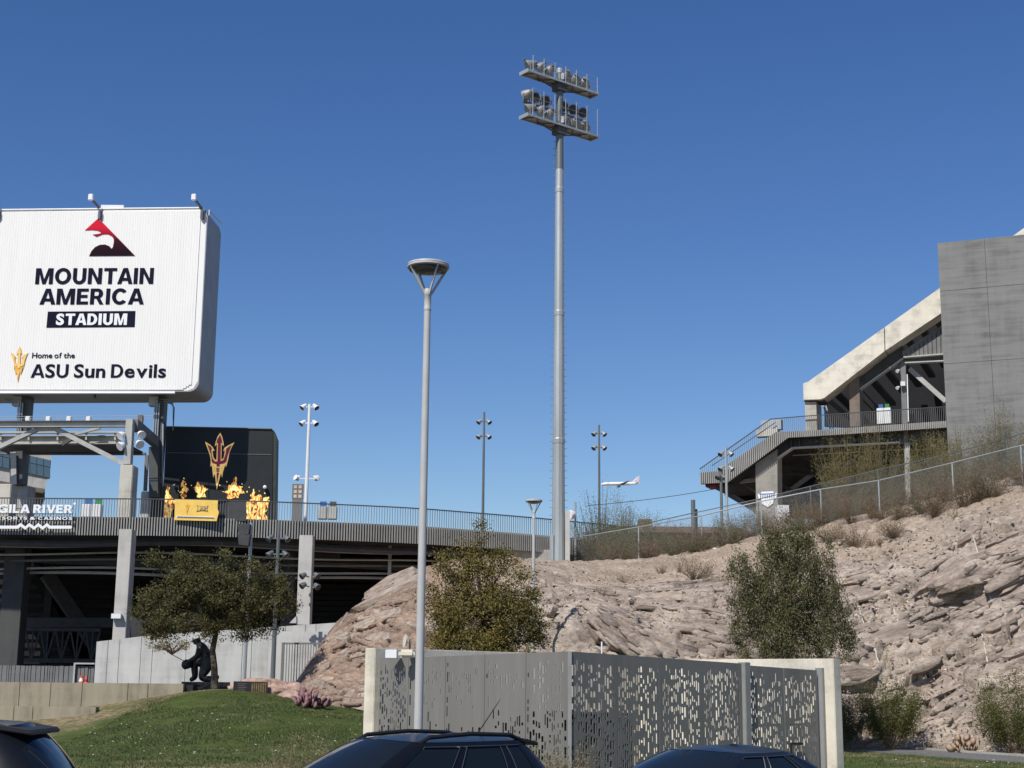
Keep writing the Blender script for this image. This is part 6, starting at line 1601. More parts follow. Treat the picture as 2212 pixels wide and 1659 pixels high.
def crown_tree(name, label, cat, base, trunk, tr, lobes, Y, nsub, nleaf, lsize, lm, seed, sub_r=.32, depth=.85, group=None, updir=None, sparse=.0, barkm='bark', split=None, twr=.012, vert=1.0):
    """lobes: (px, py, rx, ry, weight) ellipses at distance Y"""
    r = np.random.default_rng(seed); rr = random.Random(seed)
    t = thing(name, label, cat, base, group)
    bm = MB(); bm.tube(trunk, tr, 9); bm.build('trunk', M[barkm], t, smooth=True)
    subs = []
    tot = sum(l[4] for l in lobes)
    for (px, py, rx, ry, wg) in lobes:
        c = PY(px, py, Y); k = Y / 3130
        for i in range(max(1, int(nsub * wg / tot))):
            while True:
                q = np.array([rr.uniform(-1, 1) for _ in range(3)])
                if (q ** 2).sum() <= 1 and (q ** 2).sum() > rr.random() ** 2 * .5: break
            subs.append(Vector((c.x + q[0] * rx * k, c.y + q[1] * rx * k * depth, c.z + q[2] * ry * k)))
    br = MB(); top = Vector(trunk[-1]); mid = Vector(trunk[len(trunk) // 2])
    for i, s_ in enumerate(subs):
        if i % 2 and len(subs) > 120: continue
        st_ = top if s_.z > top.z or rr.random() < .6 else Vector(trunk[-1]).lerp(Vector(trunk[-2]), rr.random() * .8)
        pts = curve_pts(st_, s_, (rr.gauss(0, .15), rr.gauss(0, .15), rr.uniform(.0, .35)), 4)
        r0 = .035 if i % 5 == 0 else twr * 1.6
        br.tube(pts, [r0, r0 * .8, r0 * .55, r0 * .4, .005], 4, cap=False)
    br.build('branches', M[barkm], t, fixn=False)
    per = nleaf // len(subs)
    P = []
    for s_ in subs:
        sc = sub_r * rr.uniform(.6, 1.35); kk = int(per * rr.uniform(.5, 1.5))
        g_ = r.normal(0, 1, (kk, 3)) * np.array([sc, sc, sc * .7]) * .62
        P.append(np.array(s_) + g_ * np.array([1, 1, vert]))
    P = np.concatenate(P)
    leaf_cloud('crown', P, lsize, lm, t, r, updir=updir)
    return t
# oak left of centre
b0 = PY(464, 1482, 60.5); b0.z -= .1
trk = [Vector((b0.x, 60.5, b0.z)), PY(463, 1440, 60.5), PY(459, 1405, 60.5), PY(466, 1370, 60.5), PY(470, 1340, 60.5)]
lob = [(400, 1320, 105, 55, 3), (480, 1295, 120, 75, 4), (560, 1305, 70, 55, 2.0), (420, 1245, 70, 45, 1.6), (500, 1235, 80, 38, 1.4), (350, 1205, 30, 28, .35), (330, 1350, 42, 25, .6), (325, 1290, 36, 30, .5), (595, 1285, 40, 30, .6), (620, 1320, 22, 14, .2), (480, 1362, 90, 18, .9), (350, 1365, 40, 18, .4), (560, 1365, 40, 18, .3), (378, 1230, 45, 30, .5), (600, 1240, 25, 25, .2), (470, 1195, 40, 14, .12)]
crown_tree('oak_tree', 'dark green oak tree standing over the kneeling statue', 'tree', b0, trk, [.16, .13, .12, .11, .08], lob, 60, 300, 42000, .095, M['leaf_oak'], 11, .3, twr=.018)
lob2 = [(350, 1395, 32, 9, 1), (395, 1392, 22, 8, .6)]
crown_tree('low_branch_shrub', 'pale thin twiggy shrub behind the statue with few leaves', 'shrub', Vector((PY(445, 1470, 63.2).x, 63.2, 2.0)), [Vector((PY(445, 1470, 63.2).x, 63.2, 2.0)), PY(436, 1440, 63.2), PY(405, 1432, 63.2), PY(372, 1414, 63.2)], [.03, .028, .022, .015], lob2, 63.2, 26, 900, .075, M['dry'], 15, .2, barkm='bark')
# bushy tree behind the screen
b0 = PY(1045, 1420, 47.5); b0.z = 0
trk = [Vector((b0.x, 47.5, 0)), Vector((b0.x + .1, 47.5, 1.6)), Vector((b0.x, 47.5, 3.0)), Vector((b0.x - .1, 47.4, 4.4))]
lob = [(1040, 1340, 120, 75, 4), (985, 1300, 60, 55, 1.5), (1100, 1320, 75, 60, 2), (1030, 1245, 66, 50, 1.3), (1050, 1185, 28, 40, .35), (945, 1300, 30, 40, .35), (1043, 1135, 8, 22, .1), (1110, 1220, 45, 35, .55), (980, 1220, 38, 30, .5), (1150, 1290, 34, 36, .4), (1168, 1350, 26, 30, .4), (945, 1380, 40, 40, .7), (1060, 1390, 120, 24, 1.6), (1000, 1170, 12, 16, .12)]
crown_tree('bushy_tree', 'olive yellow bushy tree rising behind the perforated screen', 'tree', b0, trk, [.14, .11, .08, .04], lob, 47.5, 300, 38000, .082, M['leaf_olive'], 12, .26, vert=1.2, twr=.016)
# dense upright tree on the right
b0 = PY(1700, 1430, 50); b0.z = 0
trk = [Vector((b0.x, 50, 0)), Vector((b0.x, 50, 1.4)), Vector((b0.x, 50, 3.0)), Vector((b0.x + .05, 50, 4.6))]
lob = [(1705, 1360, 85, 60, 4), (1700, 1280, 75, 70, 4), (1710, 1210, 62, 55, 2.2), (1720, 1160, 34, 32, .7), (1625, 1270, 40, 60, .7), (1640, 1350, 60, 60, 1.2), (1785, 1290, 40, 55, .9), (1790, 1380, 55, 45, 1.2), (1610, 1230, 40, 60, .8), (1612, 1330, 42, 60, .9), (1815, 1330, 36, 60, .8), (1770, 1200, 34, 45, .6), (1650, 1185, 36, 36, .5), (1690, 1140, 14, 20, .1), (1745, 1145, 14, 24, .12), (1660, 1165, 24, 28, .25), (1840, 1390, 22, 30, .2), (1700, 1410, 120, 18, 1.2)]
crown_tree('upright_tree', 'dense dark olive upright tree in front of the rock face', 'tree', b0, trk, [.14, .1, .07, .03], lob, 50, 480, 58000, .072, M['leaf_dark'], 13, .17, updir=(0, 0, 1.2), vert=2.8)

def shrub(name, label, base, H, spread, nst, nleaf, lsize, lm, seed, group=None, stemm='twig', cat='shrub', leaf_from=.35, r0=.012, lean=(0, 0), elong=.5, wisp=.09):
    r = np.random.default_rng(seed); rr = random.Random(seed)
    t = thing(name, label, cat, base, group)
    bm = MB(); P = []; base = Vector(base)
    per = max(4, nleaf // nst)
    for i in range(nst):
        a_ = rr.uniform(0, 2 * math.pi); sp = spread * math.sqrt(rr.random()); h = H * rr.uniform(.45, 1.08) * (1 - .25 * (sp / spread) ** 2)
        tip = base + Vector((math.cos(a_) * sp + lean[0] * h, math.sin(a_) * sp * .9 + lean[1] * h, h))
        pts = curve_pts(base + Vector((rr.gauss(0, .06), rr.gauss(0, .06), -.05)), tip, (math.cos(a_) * sp * .25, math.sin(a_) * sp * .25, -h * .05 + h * .1), 4)
        bm.tube(pts, [r0, r0 * .8, r0 * .6, r0 * .45, r0 * .3], 4, cap=False)
        tt = r.uniform(leaf_from, 1.02, per) ; ii = np.minimum((tt * 4).astype(int), 3); fr = tt * 4 - ii
        A_ = np.array([list(p) for p in pts]); Q = A_[ii] * (1 - fr[:, None]) + A_[ii + 1] * fr[:, None]
        P.append(Q + r.normal(0, wisp * H ** .5, (per, 3)) * (0.3 + tt * .7)[:, None])
    bm.build('stems', M[stemm], t, fixn=False)
    leaf_cloud('foliage', np.concatenate(P), lsize, lm, t, r, updir=(0, 0, .6), elong=elong)
    return t
def on_hill(px, Y):
    p = PY(px, 1200, Y); return Vector((p.x, Y, hill_h(p.x, Y) - .05))
# creosote shrubs at the foot of the rock face
def foot(px, Y): p = PY(px, 1600, Y); return Vector((p.x, Y, max(0, hill_h(p.x, Y))))
shrub('creosote_bush', 'green creosote bush right of the cream wall at the foot of the rock', foot(1925, 54), 2.5, 1.35, 50, 21000, .055, M['leaf_creosote'], 21, 'creosote bushes')
shrub('creosote_bush', 'green creosote bush at the right edge beside the pink cactus', foot(2195, 52), 2.7, 1.5, 50, 21000, .055, M['leaf_creosote'], 22, 'creosote bushes')
shrub('creosote_bush', 'dull thin bush half hidden behind the cream wall end', foot(1826, 54), 2.3, .75, 34, 13000, .055, M['leaf_dark'], 23, 'creosote bushes')
# desert trees on the crest
for i, (px, Y, H, sp, n_, lf, lm, lab) in enumerate((
        (1300, 86, 5.2, 2.2, 34, 3800, 'leaf_grey', 'bare wispy desert tree with thin branches right of the light tower'),
        (1345, 84, 3.4, 2.0, 40, 7000, 'leaf_grey', 'grey-green wispy bush beneath the bare desert tree'),
        (1285, 83, 2.6, 1.5, 34, 5000, 'leaf_grey', 'low grey-green bush close to the cabinet of the light tower'),
        (1400, 82, 2.7, 1.5, 34, 5000, 'leaf_grey', 'grey-green bush behind the lower end of the front fence'),
        (1835, 80, 5.0, 1.9, 60, 11000, 'leaf_paloverde', 'tall yellowish palo verde left of the thin steel column'),
        (1905, 80, 5.2, 1.6, 46, 8000, 'leaf_paloverde', 'tall yellowish palo verde directly at the thin steel column'),
        (2015, 78, 4.2, 1.5, 56, 10000, 'leaf_paloverde', 'bright yellow-green palo verde at the corner of the concrete tower'),
        (2090, 74, 3.9, 1.6, 50, 8000, 'leaf_paloverde', 'yellow-green palo verde in front of the concrete tower'),
        (2180, 72, 4.4, 1.7, 54, 9500, 'leaf_grey', 'grey-green palo verde near the right edge below the tower'))):
    shrub('desert_tree' if H > 3.5 else 'desert_bush', lab, on_hill(px, Y), H, sp, int(n_ * 1.6), int(lf * 2.2), .085, M[lm], 30 + i, 'desert trees along the crest', cat='tree' if H > 3.5 else 'bush', leaf_from=.18, r0=.02, elong=.22, wisp=.1)
# branching limbs of the bare tree
bt = on_hill(1300, 86)
# dry brown brush along the fence
r_ = random.Random(9); k = 0
for i in range(44):
    px = 1240 + i * 23 + r_.uniform(-8, 8)
    Yf = np.interp(px, [1225, 1380, 1516, 1646, 1775, 1901, 2061, 2210], [83.5, 79, 74.5, 73, 71.5, 68.5, 65, 62.5]) + r_.uniform(-1.2, 3.5)
    shrub('dry_brush', 'low dry brush along the chain-link fence on the crest', on_hill(px, Yf), r_.uniform(1.0, 2.0), r_.uniform(.8, 1.3), 36, 2600, .07, M['brush'] if i % 3 else M['leaf_grey'], 100 + i, 'dry brush along the fence', leaf_from=.1, elong=.3, r0=.008)
for i, (px, py, H, sp, lab) in enumerate(((1845, 1168, 1.1, 1.0, 'round brown bush on the slope below the fence, under the yellowish trees'), (1790, 1160, .9, .9, 'brown bush on the slope just left of the round brown bush'), (1500, 1240, 1.2, 1.0, 'thin brown bush on the bare soil left of the dense upright tree'), (2020, 1105, 1.0, .9, 'brown bush on the rock crest below the right fence posts'), (1930, 1150, .9, .8, 'low brown bush between the rock crest and fence middle'))):
    p = hill_at(px, py + 12); shrub('dry_bush', lab, p, H, sp, 46, 2600, .055, M['brush'], 160 + i, 'brown bushes on the slope', leaf_from=.15, elong=.35, r0=.008)
for i in range(16):
    px = r_.uniform(1250, 2180); py = np.interp(px, [1225, 1516, 1775, 2061, 2210], [1250, 1212, 1170, 1120, 1090]) + r_.uniform(0, 70)
    p = hill_at(px, py); shrub('dry_tuft', 'small dry tuft on the upper soil slope', p, r_.uniform(.3, .6), r_.uniform(.3, .5), 18, 500, .05, M['brush'] if i % 2 else M['dry'], 180 + i, 'dry tufts on the slope', leaf_from=.1, elong=.3, r0=.006, cat='plant')
# straw grass by the cars and screen
for i, (px, Y, H, sp, lab) in enumerate(((652, 27.5, 1.4, .62, 'pale straw-coloured grass clump at left of the middle car'), (1168, 24.5, 1.32, .38, 'straw grass clump behind the rear of the middle car'), (1262, 25.4, 1.25, .48, 'greyish dry grass clump in front of the screen corner'), (1215, 25.0, 1.05, .4, 'short dry grass clump between the two grass clumps at the screen'))):
    p = PY(px, 1650, Y); shrub('dry_grass_clump', lab, Vector((p.x, Y, lawn_h(p.x, Y))), H, sp, 90, 2600, .05, M['dry'], 210 + i, 'dry grass clumps near the cars', stemm='dry', leaf_from=.3, elong=.22, r0=.005, cat='plant', wisp=.05)
# litter on the slope
for i, (px, py) in enumerate(((1543, 1190), (1652, 1148), (1812, 1180), (1818, 1172), (1793, 1197))):
    p = hill_at(px, py); bm = MB(); bm.box(p + Vector((0, -.1, .1)), (.17, .14, .08)); tag(bm.build('litter', M['litter'], bevel=.03), 'white scrap of litter on the slope below the fence', 'litter', 'litter scraps on the slope')

# ------------------------------------------------------------------ prickly pears
def pear(label, base, n, matl, seed, size=.2):
    rr = random.Random(seed); t = thing('prickly_pear', label, 'cactus', base, 'prickly pears')
    for i in range(n):
        a_ = rr.uniform(0, 6.283); rad_ = math.sqrt(rr.random()) * size * 3.0; el = rr.uniform(.0, 1)
        hz = size * 3.1 * el * (1 - (rad_ / (size * 3.6)) ** 2)
        b_ = Vector(base) + Vector((math.cos(a_) * rad_, math.sin(a_) * rad_ * .7, hz)); d = Vector((math.cos(a_) * rad_ * 1.2 + rr.gauss(0, .3), rr.gauss(0, .3) - .1, .9)).normalized()
        s_ = size * rr.uniform(.75, 1.15); c = b_ + d * s_ * .7
        side = d.cross(Vector((rr.gauss(0, 1), rr.gauss(0, 1), 0))).normalized(); nr = d.cross(side)
        bm = MB(); ring = 10
        front = [c + d * (math.sin(2 * math.pi * q / ring) * s_) + side * (math.cos(2 * math.pi * q / ring) * s_ * .72) for q in range(ring)]
        bm.add(front + [c + nr * s_ * .17, c - nr * s_ * .17], [(q, (q + 1) % ring, ring) for q in range(ring)] + [((q + 1) % ring, q, ring + 1) for q in range(ring)])
        bm.build('pad', matl, t, smooth='all')
    return t
p = PY(672, 1522, 56.0); pear('purple-pink prickly pear cactus at the foot of the left rock', Vector((p.x, 56.0, lawn_h(p.x, 56) - .02)), 46, M['cactus_purple'], 5, .19)
p = PY(2107, 1618, 50.8); pear('small pink and tan prickly pear cactus beside the path at right', Vector((p.x, 52.2, .05)), 34, M['cactus_pink'], 6, .15)

# ------------------------------------------------------------------ statue, plinth, boulder with plaque
sb = PY(440, 1473, 62.0); k = .2645 * 62 / 3130
px0, pz0 = sb.x, sb.z
stt = thing('statue', 'dark bronze statue of a kneeling long-haired figure holding a helmet', 'statue', (px0, 62, pz0))
def sp_(x, y, dy=0.0): return Vector(((x - 627) * k + px0, 62 + dy, pz0 + (1318 - y) * k))
def skin(name, J, E, matl, parent, sub=2):
    me = bpy.data.meshes.new(name); ks = list(J); me.from_pydata([J[q][0] - WL[parent] for q in ks], [(ks.index(a), ks.index(b)) for a, b in E], [])
    ob = bpy.data.objects.new(name, me); C.objects.link(ob)
    sk = ob.modifiers.new('skin', 'SKIN'); sk.use_smooth_shade = True
    sv = me.skin_vertices[0].data
    for i, q in enumerate(ks):
        sv[i].radius = (J[q][1], J[q][2] if len(J[q]) > 2 else J[q][1]); sv[i].use_root = (i == 0)
    ss_ = ob.modifiers.new('sub', 'SUBSURF'); ss_.levels = sub; ss_.render_levels = sub
    dg = bpy.context.evaluated_depsgraph_get(); dg.update()
    m2 = bpy.data.meshes.new_from_object(ob.evaluated_get(dg))
    bpy.data.objects.remove(ob, do_unlink=True)
    m2.materials.clear(); m2.materials.append(matl); m2.polygons.foreach_set('use_smooth', [True] * len(m2.polygons))
    o = bpy.data.objects.new(name, m2); C.objects.link(o); o.parent = parent; WL[o] = Vector(WL[parent]); return o
J = {'pel': (sp_(655, 1148), 0.273), 'abd': (sp_(630, 1100), 0.260), 'che': (sp_(600, 1062), 0.315), 'nek': (sp_(568, 1020), 0.137), 'hd0': (sp_(552, 1004), 0.178), 'hd1': (sp_(546, 976), 0.170),
     'shn': (sp_(598, 1040, -.26), 0.170), 'eln': (sp_(580, 1120, -.34), 0.123), 'wrn': (sp_(510, 1160, -.2), 0.088), 'han': (sp_(486, 1172, -.14), 0.082),
     'shf': (sp_(588, 1040, .26), 0.170), 'elf': (sp_(560, 1118, .33), 0.123), 'wrf': (sp_(505, 1162, .18), 0.088), 'haf': (sp_(484, 1174, .1), 0.082),
     'hpf': (sp_(640, 1165, .17), 0.278), 'knf': (sp_(535, 1168, .2), 0.204), 'anf': (sp_(550, 1285, .2), 0.139), 'tof': (sp_(505, 1308, .22), 0.082),
     'hpn': (sp_(660, 1170, -.17), 0.295), 'knn': (sp_(612, 1296, -.18), 0.197), 'ann': (sp_(735, 1296, -.16), 0.132), 'hen': (sp_(748, 1262, -.16), 0.075)}
Eg = [('pel', 'abd'), ('abd', 'che'), ('che', 'nek'), ('nek', 'hd0'), ('hd0', 'hd1'), ('che', 'shn'), ('shn', 'eln'), ('eln', 'wrn'), ('wrn', 'han'), ('che', 'shf'), ('shf', 'elf'), ('elf', 'wrf'), ('wrf', 'haf'),
      ('pel', 'hpf'), ('hpf', 'knf'), ('knf', 'anf'), ('anf', 'tof'), ('pel', 'hpn'), ('hpn', 'knn'), ('knn', 'ann'), ('ann', 'hen')]
for hh, sy in (('han', -1), ('haf', 1)):
    h0 = J[hh][0]
    for q in range(5):
        nm = hh + 'f%d' % q; dv_ = Vector((-.05 - .012 * (2 - abs(q - 2)), (q - 2) * .035, -.05)) if q else Vector((.0, -sy * .07, -.06))
        J[nm] = (h0 + dv_, .019); J[nm + 'b'] = (h0 + dv_ + Vector((-.03 if q else -.02, 0, -.06)), .016); Eg += [(hh, nm), (nm, nm + 'b')]
skin('body', J, Eg, M['bronze'], stt)
Jh = {'a': (sp_(552, 975), .14), 'b': (sp_(570, 1000), .12), 'c': (sp_(580, 1035), .1), 'd': (sp_(585, 1062), .05)}
skin('hair', Jh, [('a', 'b'), ('b', 'c'), ('c', 'd')], M['bronze'], stt)
bm = MB(); c = sp_(487, 1186, .0); bm.lathe([(.15, -.16), (.22, -.06), (.23, .05), (.18, .16), (.06, .22)], 16, c, (-.3, 0, .9)); bm.build('helmet', M['bronze'], stt, smooth=True)
bm = MB(); bm.lathe([(.03, 0), (.032, .07), (.02, .09)], 8, sp_(529, 996), (-1, 0, -.3)); bm.build('nose', M['bronze'], stt, smooth=True)
pn = thing('plinth', 'low black stone plinth under the kneeling statue', 'plinth', (px0, 62, pz0 - .9))
bm = MB(); a = PY(395, 1473, 61.5); b = PY(485, 1473, 61.5); bm.box(((a.x + b.x) / 2, 62, pz0 - .09), (b.x - a.x, 1.5, .18)); bm.build('slab', M['granite'], pn)
bm = MB(); a2 = PY(397, 1473, 61); b2 = PY(425, 1473, 61); bm.box(((a2.x + b2.x) / 2, 61.1, pz0 - .45), (b2.x - a2.x, 1.6, .66)); bm.build('block', M['granite'], pn)
# boulder bank
def boulder(label, c, s3, seed, name='boulder', dents=.25):
    bm_ = bmesh.new(); bmesh.ops.create_icosphere(bm_, subdivisions=5, radius=1)
    P = np.array([list(v.co) for v in bm_.verts]); f1_, f2_, va_ = facets(P * 1.6 + seed * 7.3, seed); n2 = fbm(P * 2.2 + seed, 4, seed); g1_, g2_, vb_ = facets(P * 4 + seed * 3.1, seed + 1)
    R_ = 1 + va_ * dents + n2 * .07 - .06 * np.exp(-((f2_ - f1_) / .08) ** 2) + vb_ * .07
    P = P * R_[:, None] * np.array(s3) + np.array(c)
    F_ = [[v.index for v in f.verts] for f in bm_.faces]; bm_.free()
    return tag(npmesh(name, P, F_, M['boulder'], smooth=False), label, 'boulder')
p = PY(560, 1500, 62.5); boulder('low pinkish boulder carrying the black plaques', (PY(578, 1500, 59.6).x, 59.6, 1.75), (1.45, .75, .62), 3)
p = PY(628, 1505, 58.6); boulder('small pinkish boulder left of the purple cactus', (p.x, 58.6, 1.5), (.6, .45, .38), 4)
pq = thing('plaque', 'pair of dark plaques fixed to the low boulder', 'plaque', PY(540, 1500, 58.75))
PQ = Plane(PY(540, 1485, 58.75), (1, .0, 0))
def q5(x, y): return (274.3 + x * .2645, 1124.6 + y * .2645)
shape_on(PQ, [(870, 1312), (1005, 1314), (1003, 1422), (866, 1405)], M['granite'], pq, 0, 'left_plaque', .12, q5)
shape_on(PQ, [(1007, 1314), (1148, 1318), (1146, 1424), (1005, 1422)], M['plaque'], pq, 0, 'right_plaque', .12, q5)
for i in range(7): shape_on(PQ, [(1018 + i * 18, 1328), (1028 + i * 18, 1328), (1027 + i * 18, 1408), (1017 + i * 18, 1408)], M['plaque_gold'], pq, .012, 'relief', .01, q5)
for i in range(5): shape_on(PQ, [(905, 1330 + i * 15), (975 - (i % 2) * 15, 1331 + i * 15), (975 - (i % 2) * 15, 1335 + i * 15), (905, 1334 + i * 15)], M['brick_brown'], pq, .012, 'engraved_line', .01, q5)

# ------------------------------------------------------------------ cars
def outline(xf, xr, hw, nf=8, ns=18, crn=.22, bow_f=.12, bow_r=.08):
    """plan ring starting at front centre-left going round; returns list of (x, y)"""
    pts = []
    # front edge from right (-y) to left (+y)
    for i in range(nf + 1):
        s_ = -1 + 2 * i / nf; pts.append((xf - bow_f * s_ * s_ - (crn * .35 if abs(s_) == 1 else 0), s_ * (hw - crn * .5)))
    for i in range(1, ns):
        s_ = i / ns; x = xf - bow_f - crn * .35 - (xf - bow_f - crn * .35 - (xr + bow_r + crn * .3)) * s_
        pts.append((x, hw * (1 - .06 * (2 * s_ - 1) ** 2)))
    for i in range(nf + 1):
        s_ = 1 - 2 * i / nf; pts.append((xr + bow_r * s_ * s_ + (crn * .3 if abs(s_) == 1 else 0), s_ * (hw - crn * .6)))
    for i in range(1, ns):
        s_ = 1 - i / ns; x = xf - bow_f - crn * .35 - (xf - bow_f - crn * .35 - (xr + bow_r + crn * .3)) * s_
        pts.append((x, -hw * (1 - .06 * (2 * s_ - 1) ** 2)))
    return pts
def car(name, label, loc, heading, paint, Lc=4.6, Wc=1.84, Hc=1.62, belt=1.0, bf=1.25, br=-2.05, rf=.42, rr2=-1.62, rails=False, spoiler=False, antenna=False, suv=False):
    t = thing(name, label, 'car', loc, 'cars in the road', rotz=heading)
    nf, ns = 8, 18
    hwB, hwR = Wc / 2 * .93, Wc / 2 * .68
    lv = 8; rings = []
    for i in range(lv + 1):
        s_ = i / lv; e = s_ + .10 * math.sin(math.pi * s_) * 0
        cv = 1 - (1 - s_) ** 1.0; bul = math.sin(math.pi * s_ / 2)
        hw = hwB + (hwR - hwB) * (s_ ** 1.25); xf = bf + (rf - bf) * (s_ ** 1.06); xr = br + (rr2 - br) * (s_ ** 1.3)
        z = belt + (Hc - .07 - belt) * (1 - (1 - s_) ** 1.12)
        rings.append([(x, y, z + .035 * (1 - (y / hw) ** 2) * s_) for x, y in outline(xf, xr, hw, nf, ns)])
    n = len(rings[0])
    iF = range(0, nf); iL = range(nf, nf + ns); iR = range(nf + ns, 2 * nf + ns); iRt = range(2 * nf + ns, n)
    pill = set()
    for base_ in (nf, 2 * nf + ns):
        for q in ((0, 1), (7,), (13,), (16, 17)):
            for w_ in q:
                pill.add(base_ + w_ if base_ == nf else base_ + (ns - 1 - w_))
    def nrm_off(j, i, off):
        x, y, z = rings[i][j % n]; cx_ = (bf + br) / 2
        d = Vector((x - cx_, y * 2.2, .2)).normalized(); return (x + d.x * off, y + d.y * off, z + d.z * off)
    def patch(cols, i0, i1, off):
        bm = MB()
        for j in cols:
            for i in range(i0, i1):
                bm.add([nrm_off(j, i, off), nrm_off(j + 1, i, off), nrm_off(j + 1, i + 1, off), nrm_off(j, i + 1, off)], [(0, 1, 2, 3)])
        return bm
    def weld(o):
        b_ = bmesh.new(); b_.from_mesh(o.data); bmesh.ops.remove_doubles(b_, verts=b_.verts, dist=.0008); bmesh.ops.recalc_face_normals(b_, faces=b_.faces); b_.to_mesh(o.data); b_.free(); return o
    G = M['car_glass']
    weld(patch(iF, 0, lv, 0).build('windshield', G, t, smooth='all', local=True)); weld(patch(iR, 0, lv, 0).build('rear_window', G, t, smooth='all', local=True))
    for side in (iL, iRt):
        run = []
        for j in list(side) + [None]:
            if j is not None and j not in pill: run.append(j)
            elif run:
                weld(patch(run, 0, lv, 0).build('side_window', G, t, smooth='all', local=True)); run = []
    run = []
    for j in sorted(pill) + [9999]:
        if run and j != run[-1] + 1:
            weld(patch(run, 0, lv, .006).build('pillar', paint, t, smooth=True, local=True)); run = []
        run.append(j)
    bm = patch(list(iL) + list(iRt), 0, 1, .009); weld(bm.build('belt_trim', M['chrome'] if not suv else M['trim'], t, smooth='all', local=True))
    bm = patch(list(iL) + list(iRt), lv - 1, lv, .009); weld(bm.build('roof_trim', paint, t, smooth='all', local=True))
    for sgn, side in ((1, iL), (-1, iRt)):
        js = list(side)[2:-1] if sgn > 0 else list(side)[2:-1]
        up_ = [nrm_off(j, lv - 1, .016) for j in js]; lo_ = [nrm_off(j, 1, .016) for j in js]
        bm = MB(); bm.tube(up_, .008, 5); bm.build('window_trim', M['chrome'], t, local=True, smooth=True)
        bm = MB(); bm.tube(lo_, .009, 5); bm.build('window_trim', M['chrome'], t, local=True, smooth=True)
        for q in (7, 8, 13, 14):
            j = (nf + q) if sgn > 0 else (2 * nf + ns + (ns - q))
            bm = MB(); bm.tube([nrm_off(j, i, .014) for i in range(1, lv)], .006, 5); bm.build('window_trim', M['chrome'], t, local=True, smooth=True)
    # roof cap
    bm = MB(); top = rings[lv]; cx_ = sum(p[0] for p in top) / n
    layers = [1.0, .9, .72, .5, .25]
    for li in range(len(layers) - 1):
        for j in range(n):
            def rp(f_, j_):
                x, y, z = top[j_ % n]; zz = z + .055 * (1 - f_ ** 2); return (cx_ + (x - cx_) * f_, y * f_, zz + .004)
            bm.add([rp(layers[li], j), rp(layers[li], j + 1), rp(layers[li + 1], j + 1), rp(layers[li + 1], j)], [(0, 1, 2, 3)])
    bm.add([(cx_ + (x - cx_) * .25, y * .25, z + .004 + .055 * (1 - .0625)) for x, y, z in top], [tuple(range(n))])
    weld(bm.build('roof', paint, t, smooth='all', local=True))
    # lower body: loft along the length
    xs_ = [-Lc / 2, -Lc / 2 + .12, -Lc / 2 + .5, br + .1, -1.0, 0, bf - .1, bf + .35, Lc / 2 - .5, Lc / 2 - .12, Lc / 2]
    hood = belt - .02
    tops = [belt - .22, belt - .06, belt + .01, belt + .02, belt + .01, belt + .01, belt, hood - .02, hood - .14, hood - .3, hood - .45]
    wids = [.66, .84, .92, .95, .95, .95, .95, .93, .9, .8, .6]
    bm = MB(); sec = []
    for x, zt_, wf in zip(xs_, tops, wids):
        hw = Wc / 2 * wf / .95; zb_ = .22 if abs(x) < Lc / 2 - .3 else .3
        sec.append([(x, 0, zt_ + .015), (x, hw * .6, zt_ + .01), (x, hw * .9, zt_ - .02), (x, hw, zt_ - .18), (x, hw * 1.02, zt_ - .36), (x, hw * .98, zb_ + .12), (x, hw * .86, zb_), (x, 0, zb_)])
    m_ = len(sec[0])
    full = [s_ + [(p[0], -p[1], p[2]) for p in s_[-2:0:-1]] for s_ in sec]; mm_ = len(full[0])
    b0_ = len(bm.v); bm.v += [p for s_ in full for p in s_]
    for i in range(len(full) - 1):
        for j in range(mm_): bm.f.append((i * mm_ + j, i * mm_ + (j + 1) % mm_, (i + 1) * mm_ + (j + 1) % mm_, (i + 1) * mm_ + j))
    bm.f.append(tuple(range(mm_))); bm.f.append(tuple((len(full) - 1) * mm_ + j for j in range(mm_ - 1, -1, -1)))
    bo = bm.build('body', paint, t, smooth='all', local=True); md = bo.modifiers.new('sub', 'SUBSURF'); md.levels = 2; md.render_levels = 2
    for sx in (-1, 1):
        for sy in (-1, 1):
            x = (Lc / 2 - .92) if sx > 0 else (-Lc / 2 + .88)
            bm = MB(); bm.lathe([(.24, -.1), (.33, -.11), (.345, -.06), (.345, .06), (.33, .11), (.24, .1)], 24, (x, sy * (Wc / 2 - .1), .345), (0, 1, 0)); wl = bm.build('wheel', M['tyre'], t, smooth=True, local=True)
            bm = MB(); bm.lathe([(.04, .125), (.1, .115), (.23, .105), (.235, .09)], 20, (x, sy * (Wc / 2 - .1), .345), (0, sy, 0)); bm.build('rim', M['rim'], wl, smooth=True, local=True)
    for sy in (-1, 1):
        bm = MB(); bm.box((Lc / 2 - .2, sy * (Wc / 2 - .28), hood - .38), (.3, .36, .13)); bm.build('headlight', M['lightglass'], t, local=True, bevel=.03)
        bm = MB(); bm.box((-Lc / 2 + .12, sy * (Wc / 2 - .22), belt - .2), (.2, .3, .2)); bm.build('tail_light', M['redlens'], t, local=True, bevel=.03)
        bm = MB(); bm.box((bf - .25, sy * (Wc / 2 + .05), belt + .07), (.12, .2, .15)); bm.build('mirror', paint, t, local=True, bevel=.03)
        for k_, xx in enumerate((.1, -.95)):
            bm = MB(); bm.box((xx - .3, sy * (Wc / 2 + .012), belt - .16), (.2, .03, .035)); bm.build('door_handle', M['chrome'], t, local=True, bevel=.01)
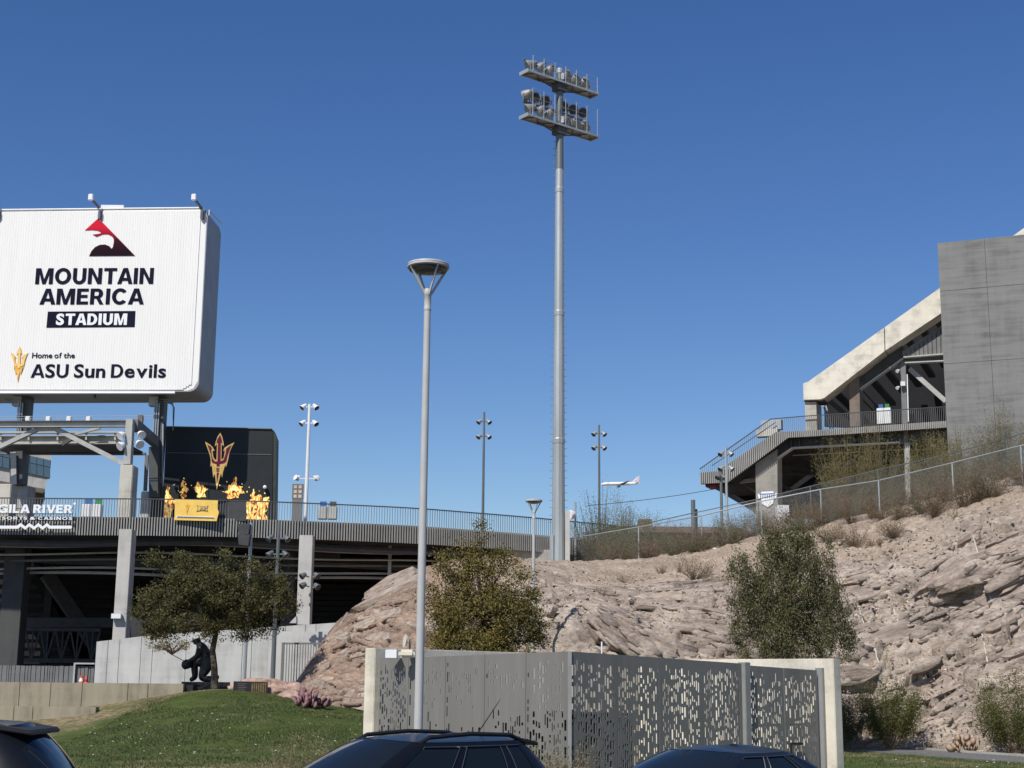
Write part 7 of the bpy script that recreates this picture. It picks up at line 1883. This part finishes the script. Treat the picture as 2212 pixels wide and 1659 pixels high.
    if rails:
        for sy in (-1, 1):
            pts = [(rf - .25, sy * hwR * .93, Hc - .075), (rf - .4, sy * hwR * .93, Hc - .01), (-.6, sy * hwR * .94, Hc + .025), (rr2 + .35, sy * hwR * .92, Hc - .0), (rr2 + .15, sy * hwR * .9, Hc - .07)]
            bm = MB(); bm.tube(pts, .026, 8); bm.build('roof_rail', M['trim'], t, smooth=True, local=True)
    if spoiler:
        bm = MB(); bm.prism([(rr2 + .2, -hwR * .98, Hc - .035), (rr2 - .16, -hwR * .88, Hc - .09), (rr2 - .16, hwR * .88, Hc - .09), (rr2 + .2, hwR * .98, Hc - .035)], (-.02, 0, -.05)); bm.build('spoiler', M['trim'], t, local=True, bevel=.012)
    if antenna:
        bm = MB(); bm.tube([(rr2 + .35, .0, Hc + .02), (rr2 - .02, .0, Hc + .42)], [.008, .004], 6); bm.build('antenna', M['trim'], t, local=True)
    # rear-view mirror and toll tag behind the glass read as a pale tab
    bm = MB(); bm.box((rf + .26, -.12, belt + (Hc - belt) * .62), (.02, .2, .03)); bm.build('windshield_tag', M['print_white'], t, local=True)
    return t
def heading_for(th): return math.atan2(-math.cos(th), -math.sin(th))
car('crossover_car', 'black crossover with roof rails in the middle foreground', Vector((PY(866, 1600, 18.0).x, 18.0, 0)), heading_for(R(46)), M['paint_black'], Lc=4.55, Wc=1.84, Hc=1.60, belt=1.02, bf=1.5, br=-2.02, rf=.46, rr2=-1.62, rails=True, spoiler=True, antenna=True)
car('sedan_car', 'dark blue-black sedan in front of the gates at right', Vector((PY(1535, 1600, 19.4).x, 19.4, 0)), heading_for(R(43)), M['paint_navy'], Lc=4.75, Wc=1.84, Hc=1.45, belt=.96, bf=1.5, br=-2.0, rf=.42, rr2=-1.05)
car('suv_car', 'black sport utility vehicle cut off at the lower left corner', Vector((-6.75, 15.2, 0)), math.pi + .06, M['paint_black'], Lc=4.8, Wc=1.92, Hc=1.81, belt=1.12, bf=1.15, br=-2.38, rf=.4, rr2=-1.86, spoiler=True, suv=True)
